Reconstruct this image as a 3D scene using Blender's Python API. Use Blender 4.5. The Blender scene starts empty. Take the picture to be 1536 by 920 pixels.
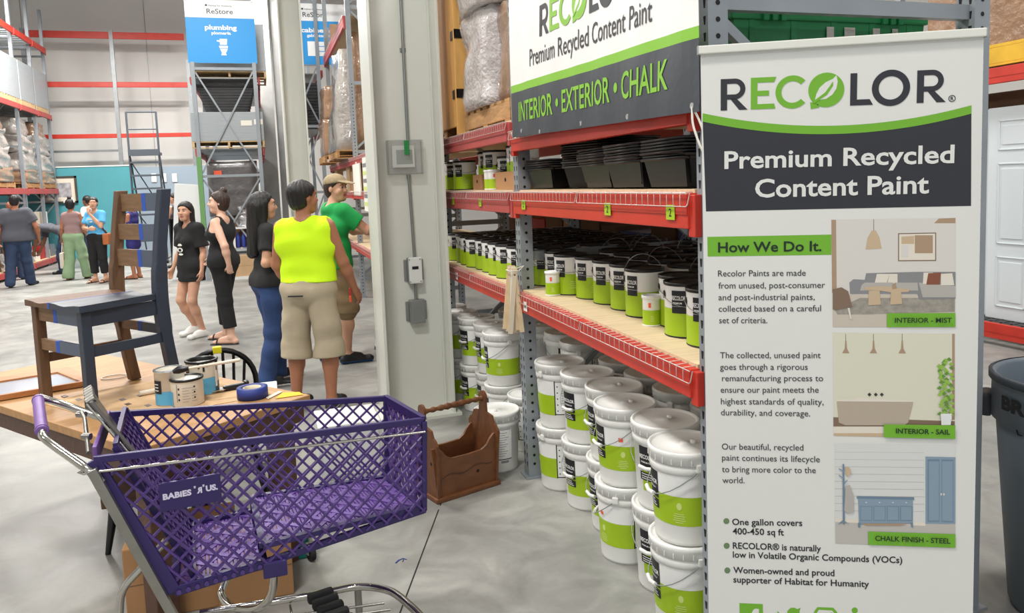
import bpy, bmesh, math, random
import numpy as np
from mathutils import Vector, Matrix
random.seed(7)
PI = math.pi
SC = bpy.context.scene
COL = SC.collection
# ------------------------------------------------------------------ camera, world, lamps, exposure
FPX, CX, CY, CAMH = 1130.0, 768.0, 376.0, 1.66
VPX, VPY, SLOPE = 393.0, 287.0, -0.038
def _d(px, py): return Vector(((px-CX)/FPX, -(py-CY)/FPX, -1.0))
_Y = _d(VPX, VPY).normalized()
_Z = _d(VPX+1000, VPY+1000*SLOPE).normalized().cross(_Y).normalized()
if _Z.y < 0: _Z = -_Z
_X = _Y.cross(_Z)
ROT = Matrix((_X, _Y, _Z))
CAM = Vector((0, 0, CAMH))
def W(px, py, ax, v):
    """point of the photograph's pixel on the plane axis = v"""
    r = ROT @ _d(px, py); i = 'xyz'.index(ax)
    return CAM + r*((v-CAM[i])/r[i])
cam = bpy.data.cameras.new('camera'); camo = bpy.data.objects.new('camera', cam); COL.objects.link(camo)
cam.sensor_width = 36; cam.lens = 36*FPX/1536; cam.shift_y = -(460-CY)/1536; cam.clip_start = .05; cam.clip_end = 200
camo.matrix_world = Matrix.Translation(CAM) @ ROT.to_4x4()
SC.camera = camo
wd = bpy.data.worlds.new('world'); SC.world = wd; wd.use_nodes = True
wd.node_tree.nodes['Background'].inputs[0].default_value = (.93, .97, 1, 1)
wd.node_tree.nodes['Background'].inputs[1].default_value = 0.8
SC.view_settings.view_transform = 'Standard'; SC.view_settings.look = 'None'
SC.view_settings.gamma = 1; SC.view_settings.use_curve_mapping = False
SC.view_settings.exposure = -0.30
def lamp(x, y, z, e, sx=1.2, sy=.5):
    l = bpy.data.lights.new('high_bay_and_fill_light', 'AREA'); l.shape = 'RECTANGLE'; l.size = sx; l.size_y = sy
    l.energy = e; l.color = (1, .975, .93)
    o = bpy.data.objects.new('high_bay_and_fill_light', l); o.location = (x, y, z); COL.objects.link(o)
for lx, ly, le in ((-1.2, 1.2, 330), (-1.2, 6.5, 330), (-1.2, 12, 330), (-1.2, 18, 420), (-6.5, 3, 300), (-6.5, 9, 300), (-6.5, 15, 360),
                   (4.6, 1.5, 380), (4.6, 7, 200), (4.6, 13, 260), (-1.2, -3.5, 180), (4.0, -3.5, 110), (-4.5, 18.2, 680), (-.5, 19.5, 480)):  # last two: unseen lamps added to brighten the back wall
    lamp(lx, ly, 6.6, le*1.0)
# ------------------------------------------------------------------ materials
def lin(c):
    return tuple((x/12.92 if x <= .04045 else ((x+.055)/1.055)**2.4) for x in c)
def rgb(r, g, b): return lin((r/255, g/255, b/255))
def mat(name, c, rough=.5, metal=0., noise=0., scale=8., bump=0., bscale=None, spec=.5, trans=0., alpha=1., stretch=None, c2=None, coat=0.):
    m = bpy.data.materials.new(name); m.use_nodes = True; nt = m.node_tree; b = nt.nodes['Principled BSDF']
    b.inputs['Base Color'].default_value = (*c, 1); b.inputs['Roughness'].default_value = rough; b.inputs['Metallic'].default_value = metal
    b.inputs['Specular IOR Level'].default_value = spec; b.inputs['Transmission Weight'].default_value = trans; b.inputs['Alpha'].default_value = alpha
    b.inputs['Coat Weight'].default_value = coat
    if noise or bump or c2:
        tc = nt.nodes.new('ShaderNodeTexCoord'); mp = nt.nodes.new('ShaderNodeMapping'); nt.links.new(tc.outputs['Object'], mp.inputs[0])
        if stretch: mp.inputs['Scale'].default_value = stretch
        n = nt.nodes.new('ShaderNodeTexNoise'); n.inputs['Scale'].default_value = scale; n.inputs['Detail'].default_value = 5
        nt.links.new(mp.outputs[0], n.inputs['Vector'])
        if noise or c2:
            r = nt.nodes.new('ShaderNodeValToRGB'); r.color_ramp.elements[0].position = .3; r.color_ramp.elements[1].position = .7
            r.color_ramp.elements[0].color = (*[x*(1-noise) for x in c], 1)
            r.color_ramp.elements[1].color = (*(c2 if c2 else [min(1, x*(1+noise)) for x in c]), 1)
            nt.links.new(n.outputs['Fac'], r.inputs[0]); nt.links.new(r.outputs[0], b.inputs['Base Color'])
        if bump:
            n2 = n
            if bscale:
                n2 = nt.nodes.new('ShaderNodeTexNoise'); n2.inputs['Scale'].default_value = bscale; n2.inputs['Detail'].default_value = 4
                nt.links.new(mp.outputs[0], n2.inputs['Vector'])
            bp = nt.nodes.new('ShaderNodeBump'); bp.inputs['Strength'].default_value = bump; bp.inputs['Distance'].default_value = .02 if name.startswith('film') else .01
            nt.links.new(n2.outputs['Fac'], bp.inputs['Height']); nt.links.new(bp.outputs[0], b.inputs['Normal'])
    return m
M = {}
def mk(k, *a, **kw): M[k] = mat(k, *a, **kw)
mk('ceiling', rgb(226, 228, 230), .7)
mk('white_wall', rgb(226, 224, 220), .7, noise=.03, scale=.6)
mk('teal_paint', rgb(74, 148, 158), .7, noise=.03, scale=2)
mk('greyblue_paint', rgb(140, 155, 168), .7)
mk('column_paint', rgb(212, 213, 204), .35, noise=.02, scale=2)
mk('rack_red', rgb(198, 54, 40), .38, noise=.10, scale=6)
mk('rack_red_dull', rgb(174, 72, 70), .5, noise=.10, scale=6)
mk('rack_grey', rgb(146, 152, 158), .4, metal=.25, noise=.06, scale=5)
mk('galv', rgb(142, 146, 148), .4, metal=.5, noise=.08, scale=9)
mk('hole', rgb(16, 16, 18), .8)
mk('wire', rgb(196, 178, 172), .35, metal=.5)
mk('deck_wood', rgb(212, 190, 155), .7, noise=.10, scale=5, stretch=(1, 12, 1))
mk('pallet_wood', rgb(176, 134, 88), .8, noise=.28, scale=4, stretch=(9, 2, 9), bump=.3)
mk('crate_wood', rgb(222, 170, 96), .7, noise=.16, scale=3, stretch=(6, 6, 1), bump=.2)
mk('pallet_pale', rgb(196, 168, 124), .75, noise=.16, scale=4, stretch=(6, 2, 6))
mk('yellow_wood', rgb(214, 170, 44), .6, noise=.14, scale=5)
mk('pail_white', rgb(226, 226, 222), .35, noise=.02, scale=4)
mk('pail_lid', rgb(230, 230, 227), .35)
mk('label_white', rgb(236, 236, 234), .45)
mk('lime', rgb(160, 192, 24), .5, noise=.04, scale=10)
mk('lime_pale', rgb(205, 222, 130), .5)
mk('black_print', rgb(27, 28, 32), .5)
mk('grey_print', rgb(140, 142, 145), .6)
mk('white_print', rgb(240, 240, 238), .5)
mk('red_sticker', rgb(236, 74, 48), .5)
mk('black_plastic', rgb(20, 20, 22), .38, noise=.1, scale=12)
mk('black_tray', rgb(15, 15, 17), .38)
mk('carton', rgb(170, 126, 84), .75, noise=.06, scale=5)
mk('carton_dark', rgb(104, 78, 58), .75, noise=.08, scale=5)
mk('carton_pale', rgb(192, 160, 122), .75, noise=.06, scale=5)
mk('tape_tan', rgb(186, 150, 108), .35)
mk('film', rgb(172, 166, 160), .16, noise=.2, scale=4, bump=1., bscale=14, coat=.6)
mk('film_mauve', rgb(176, 158, 152), .14, noise=.2, scale=4, bump=1.0, bscale=34, coat=.6, c2=rgb(222, 218, 218))
mk('film_brown', rgb(150, 118, 92), .2, noise=.14, scale=3, bump=.8, bscale=10, coat=.5)
mk('film_grey', rgb(98, 94, 94), .25, noise=.2, scale=3, bump=.9, bscale=8, coat=.4)
mk('panel_white', rgb(224, 226, 226), .45)
mk('sheet_stack', rgb(158, 164, 168), .4, noise=.08, scale=3, stretch=(1, 1, 40))
mk('dark_panel', rgb(38, 38, 40), .5, noise=.2, scale=4, stretch=(1, 1, 20))
mk('sign_blue', rgb(42, 150, 222), .45)
mk('sign_white', rgb(238, 240, 242), .45)
mk('sign_text', rgb(60, 66, 72), .5)
mk('vinyl_white', rgb(232, 231, 229), .5, noise=.02, scale=3, bump=.12, bscale=5)
mk('vinyl_slate', rgb(52, 58, 66), .45, bump=.2, bscale=5, noise=.05, scale=4)
mk('vinyl_green', rgb(126, 186, 38), .5)
mk('fabric_white', rgb(220, 220, 216), .6, noise=.012, scale=2)
mk('fabric_slate', rgb(42, 43, 50), .55)
mk('fabric_green', rgb(112, 174, 44), .55)
mk('dark_green_text', rgb(18, 40, 26), .5)
mk('text_grey', rgb(58, 58, 60), .6)
mk('dot_green', rgb(104, 130, 92), .6)
mk('alu', rgb(190, 192, 192), .35, metal=.7)
mk('alu_white', rgb(222, 222, 214), .4)
mk('chrome', rgb(196, 192, 184), .16, metal=1., noise=.06, scale=14)
mk('chrome_dull', rgb(150, 148, 142), .32, metal=.9, noise=.1, scale=14)
mk('cart_purple', rgb(74, 50, 116), .42, noise=.10, scale=12)
mk('cart_floor_lit', rgb(104, 74, 150), .45, noise=.08, scale=12)  # lighter purple: light from above put into the basket floor's colour
mk('cart_purple_dark', rgb(44, 30, 88), .40, noise=.08, scale=12)
mk('grip_purple', rgb(118, 84, 150), .45, noise=.08, scale=20)
mk('cart_text', rgb(214, 206, 230), .5)
mk('flap_grey', rgb(78, 74, 72), .35)
mk('rubber', rgb(30, 30, 31), .7)
mk('wood_table', rgb(176, 132, 84), .5, noise=.14, scale=3, stretch=(1.5, 14, 6))
mk('wood_dark', rgb(84, 54, 40), .5, noise=.22, scale=4, stretch=(2, 12, 12))
mk('wood_brown', rgb(100, 72, 50), .55, noise=.22, scale=5, stretch=(10, 10, 1.5))
mk('wood_brown_h', rgb(126, 95, 66), .55, noise=.2, scale=5, stretch=(2, 2, 16))
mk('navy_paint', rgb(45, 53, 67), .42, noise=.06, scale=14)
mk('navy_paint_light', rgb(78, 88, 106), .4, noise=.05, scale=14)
mk('blue_tape', rgb(42, 84, 178), .6, noise=.05, scale=20)
mk('blue_tape_roll', rgb(38, 56, 132), .6, noise=.05, scale=20)
mk('craft_paper', rgb(206, 170, 128), .8, noise=.06, scale=4)
mk('pine_orange', rgb(178, 116, 66), .45, noise=.15, scale=5, stretch=(1, 9, 9))
mk('basket_wood', rgb(108, 66, 38), .5, noise=.2, scale=5, stretch=(2, 12, 5))
mk('basket_dark', rgb(70, 42, 28), .5, noise=.15, scale=8)
mk('mirror_painted_reflection', rgb(196, 208, 222), .12, metal=.25)  # pale reflection put into the base colour, only weakly mirroring
mk('can_cream', rgb(226, 220, 204), .45, noise=.04, scale=10)
mk('can_blue', rgb(86, 168, 206), .45, noise=.05, scale=8)
mk('can_teal', rgb(60, 92, 110), .45)
mk('paint_white', rgb(228, 226, 218), .3)
mk('stick_white', rgb(224, 214, 196), .55)
mk('yellow_note', rgb(238, 190, 40), .7)
mk('yellow_tag', rgb(236, 224, 20), .6)
mk('black_gloss', rgb(18, 18, 20), .3)
mk('teal_bin', rgb(20, 128, 118), .5)
mk('tote_green', rgb(20, 112, 62), .45, noise=.12, scale=4)
mk('can_grey', rgb(96, 106, 116), .5, noise=.1, scale=3)
mk('can_grey_dark', rgb(48, 54, 60), .5, noise=.08, scale=5)
mk('door_white', rgb(214, 222, 226), .5)
mk('mesh_dark', rgb(40, 48, 62), .5)
mk('conduit', rgb(150, 152, 150), .35, metal=.7)
mk('plastic_clear', rgb(188, 190, 186), .12, noise=.02, alpha=.16)
mk('thermo', rgb(224, 226, 222), .4)
mk('lcd', rgb(146, 158, 150), .25)
mk('green_tape', rgb(24, 130, 62), .6)
mk('ladder_dark', rgb(66, 74, 82), .5)
mk('paper', rgb(232, 228, 218), .7)
mk('stir_wood', rgb(220, 196, 158), .7, noise=.12, scale=9)
mk('foil', rgb(190, 188, 190), .2, metal=.6, bump=1., bscale=16, noise=.2, scale=20)
mk('orange_sticker', rgb(238, 96, 60), .5)
mk('green_post', rgb(104, 150, 92), .5)
mk('picture', rgb(160, 158, 162), .5, noise=.5, scale=6)
mk('frame_dark', rgb(66, 62, 54), .5)
mk('leather', rgb(170, 96, 48), .5)
mk('canvas', rgb(216, 206, 190), .8)
mk('blue_pack', rgb(44, 62, 150), .4)
mk('red_item', rgb(176, 44, 40), .5)
mk('cream_item', rgb(214, 202, 178), .6)
mk('grey_item', rgb(120, 122, 128), .6)
mk('steel_dark', rgb(150, 150, 148), .5, metal=.3, noise=.1, scale=3)
def floor_material():
    m = bpy.data.materials.new('polished_concrete'); m.use_nodes = True; nt = m.node_tree; b = nt.nodes['Principled BSDF']
    L = nt.links.new
    tc = nt.nodes.new('ShaderNodeTexCoord')
    def noise(s, d, dist=0.):
        n = nt.nodes.new('ShaderNodeTexNoise'); n.inputs['Scale'].default_value = s; n.inputs['Detail'].default_value = d
        n.inputs['Distortion'].default_value = dist; L(tc.outputs['Object'], n.inputs['Vector']); return n
    a, c, e = noise(.9, 8, .8), noise(3.4, 9, 1.6), noise(40, 3)
    r1 = nt.nodes.new('ShaderNodeValToRGB'); r1.color_ramp.elements[0].position = .28; r1.color_ramp.elements[1].position = .72
    r1.color_ramp.elements[0].color = (*rgb(128, 128, 125), 1); r1.color_ramp.elements[1].color = (*rgb(172, 171, 166), 1)
    L(a.outputs['Fac'], r1.inputs[0])
    r2 = nt.nodes.new('ShaderNodeValToRGB'); r2.color_ramp.elements[0].position = .3; r2.color_ramp.elements[1].position = .68
    r2.color_ramp.elements[0].color = (.66, .66, .66, 1); r2.color_ramp.elements[1].color = (1.08, 1.08, 1.07, 1)
    L(c.outputs['Fac'], r2.inputs[0])
    mx = nt.nodes.new('ShaderNodeMix'); mx.data_type = 'RGBA'; mx.blend_type = 'MULTIPLY'; mx.inputs[0].default_value = .85
    L(r1.outputs[0], mx.inputs[6]); L(r2.outputs[0], mx.inputs[7])
    r3 = nt.nodes.new('ShaderNodeValToRGB'); r3.color_ramp.elements[0].color = (.9, .9, .9, 1); r3.color_ramp.elements[1].color = (1.05, 1.05, 1.05, 1)
    L(e.outputs['Fac'], r3.inputs[0])
    mx2 = nt.nodes.new('ShaderNodeMix'); mx2.data_type = 'RGBA'; mx2.blend_type = 'MULTIPLY'; mx2.inputs[0].default_value = 1
    L(mx.outputs[2], mx2.inputs[6]); L(r3.outputs[0], mx2.inputs[7])
    L(mx2.outputs[2], b.inputs['Base Color'])
    rr = nt.nodes.new('ShaderNodeMapRange'); rr.inputs[3].default_value = .3; rr.inputs[4].default_value = .55
    L(c.outputs['Fac'], rr.inputs[0]); L(rr.outputs[0], b.inputs['Roughness'])
    return m
M['floor'] = floor_material()
# ------------------------------------------------------------------ mesh helpers
class MB:
    """collects shapes and links them as ONE mesh object"""
    def __init__(s): s.v = []; s.f = []; s.m = []; s.mats = []; s.sm = []
    def mi(s, k):
        if k not in s.mats: s.mats.append(k)
        return s.mats.index(k)
    def add(s, vs, fs, k, smooth=False):
        o = len(s.v); s.v += [tuple(v) for v in vs]; i = s.mi(k)
        for f in fs: s.f.append(tuple(o+j for j in f)); s.m.append(i); s.sm.append(smooth)
    def box(s, c, d, k, rot=None, ch=0.):
        """box of size d about c; ch > 0 chamfers every edge"""
        hx, hy, hz = d[0]/2, d[1]/2, d[2]/2
        if ch <= 0:
            vs = [Vector((x*hx, y*hy, z*hz)) for x in (-1, 1) for y in (-1, 1) for z in (-1, 1)]
            fs = [(0, 1, 3, 2), (4, 6, 7, 5), (0, 4, 5, 1), (2, 3, 7, 6), (0, 2, 6, 4), (1, 5, 7, 3)]
        else:
            ch = min(ch, .45*min(d)); bm = bmesh.new(); bmesh.ops.create_cube(bm, size=1)
            for v in bm.verts: v.co = Vector((v.co.x*d[0], v.co.y*d[1], v.co.z*d[2]))
            bmesh.ops.bevel(bm, geom=bm.edges[:], offset=ch, segments=2, affect='EDGES', profile=.6)
            bm.verts.index_update(); vs = [v.co.copy() for v in bm.verts]; fs = [[v.index for v in f.verts] for f in bm.faces]; bm.free()
        if rot is not None:
            if not isinstance(rot, Matrix): rot = Matrix.Rotation(rot, 3, 'Z')
            vs = [rot @ v for v in vs]
        c = Vector(c); s.add([v+c for v in vs], fs, k)
    def bx(s, x0, x1, y0, y1, z0, z1, k, ch=0.): s.box(((x0+x1)/2, (y0+y1)/2, (z0+z1)/2), (abs(x1-x0), abs(y1-y0), abs(z1-z0)), k, None, ch)
    def beam(s, a, b, w, h, k, up=(0, 0, 1), ch=0.):
        a = Vector(a); b = Vector(b); t = (b-a); L = t.length
        if L < 1e-6: return
        t /= L; up = Vector(up)
        if abs(t.dot(up)) > .97: up = Vector((0, 1, 0)) if abs(t.y) < .9 else Vector((1, 0, 0))
        r = t.cross(up).normalized(); u = r.cross(t)
        s.box((a+b)/2, (w, L, h), k, Matrix((r, t, u)).transposed(), ch)
    def tube(s, pts, r, k, n=10, closed=False, caps=True):
        pts = [Vector(p) for p in pts]; N = len(pts)
        rr = r if isinstance(r, (list, tuple)) else [r]*N
        vs = []; fs = []; pu = None
        for i, p in enumerate(pts):
            if closed: t = pts[(i+1) % N]-pts[i-1]
            else: t = pts[min(i+1, N-1)]-pts[max(i-1, 0)]
            t = t.normalized() if t.length > 1e-9 else Vector((0, 0, 1))
            if pu is None: pu = t.orthogonal().normalized()
            else:
                pu = pu-t*pu.dot(t); pu = pu.normalized() if pu.length > 1e-6 else t.orthogonal().normalized()
            w = t.cross(pu)
            vs += [p+(pu*math.cos(2*PI*j/n)+w*math.sin(2*PI*j/n))*rr[i] for j in range(n)]
        for i in range(N if closed else N-1):
            a = i*n; b = ((i+1) % N)*n
            fs += [(a+j, a+(j+1) % n, b+(j+1) % n, b+j) for j in range(n)]
        s.add(vs, fs, k, True)
        if caps and not closed: s.add(vs[:n], [tuple(range(n))[::-1]], k); s.add(vs[-n:], [tuple(range(n))], k)
    def lathe(s, prof, k, c=(0, 0, 0), n=24, sx=1, sy=1, cap0=True, cap1=True, smooth=True):
        c = Vector(c); vs = []; fs = []
        for r, z in prof: vs += [c+Vector((r*sx*math.cos(2*PI*j/n), r*sy*math.sin(2*PI*j/n), z)) for j in range(n)]
        for i in range(len(prof)-1): fs += [(i*n+j, i*n+(j+1) % n, (i+1)*n+(j+1) % n, (i+1)*n+j) for j in range(n)]
        s.add(vs, fs, k, smooth)
        if cap0: s.add(vs[:n], [tuple(range(n))[::-1]], k)
        if cap1: s.add(vs[-n:], [tuple(range(n))], k)
    def prism(s, poly, t, k, fr):
        """poly: 2-D outline; fr(x, y, d) -> point; thickness t along d"""
        n = len(poly); A = [fr(x, y, 0) for x, y in poly]; B = [fr(x, y, t) for x, y in poly]
        s.add(A+B, [tuple(range(n))[::-1], tuple(range(n, 2*n))]+[(i, (i+1) % n, n+(i+1) % n, n+i) for i in range(n)], k)
    def strip(s, inner, outer, t, k, fr, closed=False):
        n = len(inner); vs = [fr(x, y, 0) for x, y in inner]+[fr(x, y, 0) for x, y in outer]+[fr(x, y, t) for x, y in inner]+[fr(x, y, t) for x, y in outer]
        fs = []
        for i in range(n if closed else n-1):
            j = (i+1) % n
            fs += [(i, j, n+j, n+i), (2*n+i, 3*n+i, 3*n+j, 2*n+j), (i, 2*n+i, 2*n+j, j), (n+i, n+j, 3*n+j, 3*n+i)]
        if not closed: fs += [(0, n, 3*n, 2*n), (n-1, 3*n-1, 4*n-1, 2*n-1)]
        s.add(vs, fs, k)
    def text(s, body, k, fr, x0, y0, w, h, d=.0, bold=0., spacing=1., t=.0004, ital=0.):
        """lettering fitted to width w and cap height h with its baseline start at x0, y0 in the frame fr"""
        key = (body, bold, spacing)
        if key not in TXT:
            cu = bpy.data.curves.new('t', 'FONT'); cu.body = body; cu.size = 1; cu.offset = bold; cu.space_character = spacing; cu.resolution_u = 3
            ob = bpy.data.objects.new('t', cu); me = bpy.data.meshes.new_from_object(ob)
            TXT[key] = ([v.co.copy() for v in me.vertices], [tuple(p.vertices) for p in me.polygons])
            bpy.data.objects.remove(ob); bpy.data.curves.remove(cu); bpy.data.meshes.remove(me)
        vs, fs = TXT[key]
        if not vs: return
        xa = min(v.x for v in vs); xb = max(v.x for v in vs); sx = w/(xb-xa); sy = h/.73
        s.add([fr(x0+(v.x-xa)*sx+ital*v.y*sy, y0+v.y*sy, d+t) for v in vs], fs, k)
    def build(s, name, parent=None, loc=None, bevel=0.):
        me = bpy.data.meshes.new(name); me.from_pydata(s.v, [], s.f)
        for k in s.mats: me.materials.append(M[k])
        me.polygons.foreach_set('material_index', s.m); me.polygons.foreach_set('use_smooth', s.sm); me.update()
        o = bpy.data.objects.new(name, me); COL.objects.link(o)
        if parent: o.parent = parent
        if loc is not None: o.location = loc
        if bevel:
            b = o.modifiers.new('bevel', 'BEVEL'); b.width = bevel; b.segments = 2; b.limit_method = 'ANGLE'
        return o
TXT = {}
def tag(o, label=None, cat=None, group=None, kind=None):
    if label: o['label'] = label
    if cat: o['category'] = cat
    if group: o['group'] = group
    if kind: o['kind'] = kind
    return o
def thing(name, label, cat, loc=(0, 0, 0), rz=0., group=None):
    o = bpy.data.objects.new(name, None); COL.objects.link(o); o.empty_display_size = .1
    o.location = loc; o.rotation_euler = (0, 0, rz)
    return tag(o, label, cat, group)
KIDS = {}
def copy_tree(o, label=None, loc=None, rz=None, group=None):
    def rec(a, p):
        c = a.copy(); COL.objects.link(c); c.parent = p
        for ch in KIDS.setdefault(a.name, list(a.children)): rec(ch, c)
        return c
    c = rec(o, None)
    if label: c['label'] = label
    if group: c['group'] = group
    if loc is not None: c.location = loc
    if rz is not None: c.rotation_euler = (0, 0, rz)
    return c
ORD = ['first', 'second', 'third', 'fourth', 'fifth', 'sixth', 'seventh', 'eighth', 'ninth', 'tenth', 'eleventh', 'twelfth', 'thirteenth', 'fourteenth', 'fifteenth', 'sixteenth']
def smooth_path(pts, n=6):
    """Catmull-Rom through pts"""
    P = [Vector(p) for p in pts]; P = [P[0]*2-P[1]]+P+[P[-1]*2-P[-2]]; out = []
    for i in range(1, len(P)-2):
        for j in range(n):
            t = j/n; a, b, c, d = P[i-1], P[i], P[i+1], P[i+2]
            out.append(.5*((2*b)+(c-a)*t+(2*a-5*b+4*c-d)*t*t+(3*b-a-3*c+d)*t**3))
    out.append(P[-2]); return out
def bent(pts, r=.04, n=5):
    """polyline with rounded corners"""
    P = [Vector(p) for p in pts]; out = [P[0]]
    for i in range(1, len(P)-1):
        a = (P[i-1]-P[i]); b = (P[i+1]-P[i]); q = min(r, a.length*.48, b.length*.48); a = P[i]+a.normalized()*q; b = P[i]+b.normalized()*q
        for j in range(n+1):
            t = j/n; out.append(a*(1-t)**2+P[i]*2*t*(1-t)+b*t*t)
    out.append(P[-1]); return out
# ------------------------------------------------------------------ setting
def structure(name, mb, label=None):
    o = mb.build(name); o['kind'] = 'structure'; return o
b = MB(); b.bx(-14, 12, -6, 25.2, -.1, 0, 'floor'); structure('floor', b)
b = MB(); b.bx(-14, 12, 25.2, 25.4, 0, 9, 'white_wall')
for x in (-9.5, -6.2, -3, .2, 3.4): b.bx(x, x+.012, 25.185, 25.2, 0, 9, 'galv')
structure('wall_back', b)
b = MB(); b.bx(-14.2, -14, -6, 25.2, 0, 9, 'white_wall'); structure('wall_left', b)
b = MB(); b.bx(12, 12.2, -6, 25.2, 0, 9, 'white_wall'); structure('wall_right', b)
b = MB(); b.bx(-14.2, 12.2, -6, 25.4, 9, 9.1, 'ceiling')
for i in range(16): b.bx(-14, 12, -5.2+i*2, -5.0+i*2, 8.55, 9, 'ceiling')
structure('ceiling', b)
# teal partition below the back wall, with its grey-blue end
b = MB(); b.bx(-9, -3.35, 23.3, 23.45, 0, 2.50, 'teal_paint'); b.bx(-9, -3.35, 23.28, 23.47, 2.50, 2.53, 'white_wall')
b.bx(-3.35, -.2, 23.3, 23.45, 0, 2.46, 'greyblue_paint'); structure('trim_1', b)
# control joints in the slab
b = MB()
j0, j1 = Vector((.754, 3.674, 0)), Vector((.478, 2.995, 0)); dj = (j1-j0).normalized()
b.beam(j0-dj*.0+Vector((0, 0, .0008)), j1+dj*5+Vector((0, 0, .0008)), .006, .001, 'hole')
b.beam(j0-dj*.05+Vector((0, 0, .0008)), j0-dj*16+Vector((0, 0, .0008)), .006, .001, 'hole')
structure('trim_2', b)
b = MB(); p = W(600, 842, 'z', 0)
b.tube([p+Vector((math.cos(t*.9)*.03*(1-t*.06), math.sin(t*1.3)*.016, .001)) for t in range(9)], .0022, 'blue_tape_roll', 5); structure('trim_3', b)
# ------------------------------------------------------------------ columns
def column(name, x0, x1, y0, y1, h, fl=.022):
    b = MB(); ym = (y0+y1)/2
    b.bx(x0, x0+fl, y0, y1, 0, h, 'column_paint', .004); b.bx(x1-fl, x1, y0, y1, 0, h, 'column_paint', .004)
    b.bx(x0+fl, x1-fl, ym-.01, ym+.01, 0, h, 'column_paint'); b.bx(x0-.04, x1+.04, y0-.02, y1+.02, 0, .02, 'column_paint')
    for x in (x0+fl, x1-fl-.012): b.bx(x, x+.012, ym-.022, ym-.01, 0, h, 'column_paint')
    return structure(name, b)
column('column_1', .735, 1.225, 5.18, 5.62, 8)
column('column_2', .385, .73, 12.05, 12.55, 8)
b = MB(); b.bx(.02, .42, 20, 20.4, 0, 8.5, 'steel_dark'); b.bx(.47, .62, 20.1, 20.3, 0, 8.5, 'steel_dark'); structure('column_3', b)
CW = 5.389   # front of the near column's web
def on_web(px, py): return W(px, py, 'y', CW)
b = MB(); c0 = on_web(611, 215); c1 = on_web(600, 0)
b.tube([(c0.x, CW-.02, c0.z), (c0.x, CW-.02, 4.5)], .011, 'conduit'); 
b.bx(c0.x-.022, c0.x+.022, CW-.004, CW, 2.6, 2.63, 'conduit')
tag(b.build('conduit'), 'grey metal conduit running up the white column above the boxed control', 'conduit', 'conduits on the near white column')
c2 = on_web(612, 262); c3 = on_web(621, 388); c4 = on_web(623, 452); 
b = MB(); b.tube([(c2.x, CW-.02, c2.z), (c3.x, CW-.02, c3.z)], .011, 'conduit'); b.lathe([(.016, 0), (.016, .03)], 'conduit', (c2.x, CW-.02, c2.z-.03), 10)
tag(b.build('conduit'), 'grey metal conduit between the boxed control and the upper junction box', 'conduit', 'conduits on the near white column')
b = MB(); b.tube([(c3.x, CW-.02, c3.z-.1), (c4.x, CW-.02, c4.z)], .011, 'conduit')
tag(b.build('conduit'), 'short grey conduit joining the two junction boxes on the column', 'conduit', 'conduits on the near white column')
# control in its clear guard
t0 = on_web(578, 211); t1 = on_web(634, 261); tc = (t0+t1)/2
t = thing('thermostat_guard', 'clear plastic guard box over a white wall control on the column', 'thermostat', (tc.x, CW, tc.z))
w, h = t1.x-t0.x, t0.z-t1.z
b = MB(); b.box((0, -.004, 0), (w, .008, h), 'plastic_clear', None, .003)
for sx in (-1, 1): b.box((sx*(w/2-.004), -.035, 0), (.007, .06, h), 'plastic_clear')
for sz in (-1, 1): b.box((0, -.035, sz*(h/2-.004)), (w-.016, .06, .007), 'plastic_clear')
b.box((0, -.067, 0), (w, .005, h), 'plastic_clear', None, .002); b.build('guard_cover', t)
b = MB(); b.box((-.01, -.02, .005), (.16, .03, .155), 'thermo', None, .006); b.build('control_body', t)
b = MB(); b.box((-.004, -.036, .002), (.115, .003, .10), 'lcd'); b.build('display', t)
b = MB(); b.box((.008, -.072, .066), (.035, .003, .10), 'green_tape'); b.build('tape', t)['label'] = 'strip of green tape'
def jbox(px0, py0, px1, py1, k, label, lid):
    a, c = on_web(px0, py0), on_web(px1, py1); m = (a+c)/2; w, h = abs(c.x-a.x), abs(a.z-c.z)
    t = thing('junction_box', label, 'electrical box', (m.x, CW, m.z), 0, 'electrical boxes on the near white column')
    b = MB(); b.box((0, -.025, 0), (w*.72, .05, h*.95), 'conduit', None, .006)
    for s in (-1, 1): b.box((s*w*.42, -.006, 0), (w*.2, .012, h*.8), 'conduit', None, .004)
    b.build('back_box', t)
    b = MB(); b.box((.004, -.058, 0), (w*.7, .02, h), k, None, .02)
    for sx, sz in ((-1, -1), (1, 1), (-1, 1), (1, -1)): b.box((sx*w*.28, -.069, sz*h*.42), (.008, .004, .008), 'conduit')
    b.build('cover', t)
    b = MB(); lid(b, w, h); b.build('switch', t)
jbox(605, 386, 635, 423, 'thermo', 'upper white-covered electrical box on the column with a dark window', lambda b, w, h: b.box((.002, -.07, .02), (.045, .004, .02), 'hole'))
jbox(608, 449, 640, 482, 'conduit', 'lower bare metal electrical box on the column', lambda b, w, h: (b.box((0, -.07, .035), (.02, .006, .012), 'galv'), b.box((0, -.07, -.03), (.05, .006, .02), 'galv')))
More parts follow.
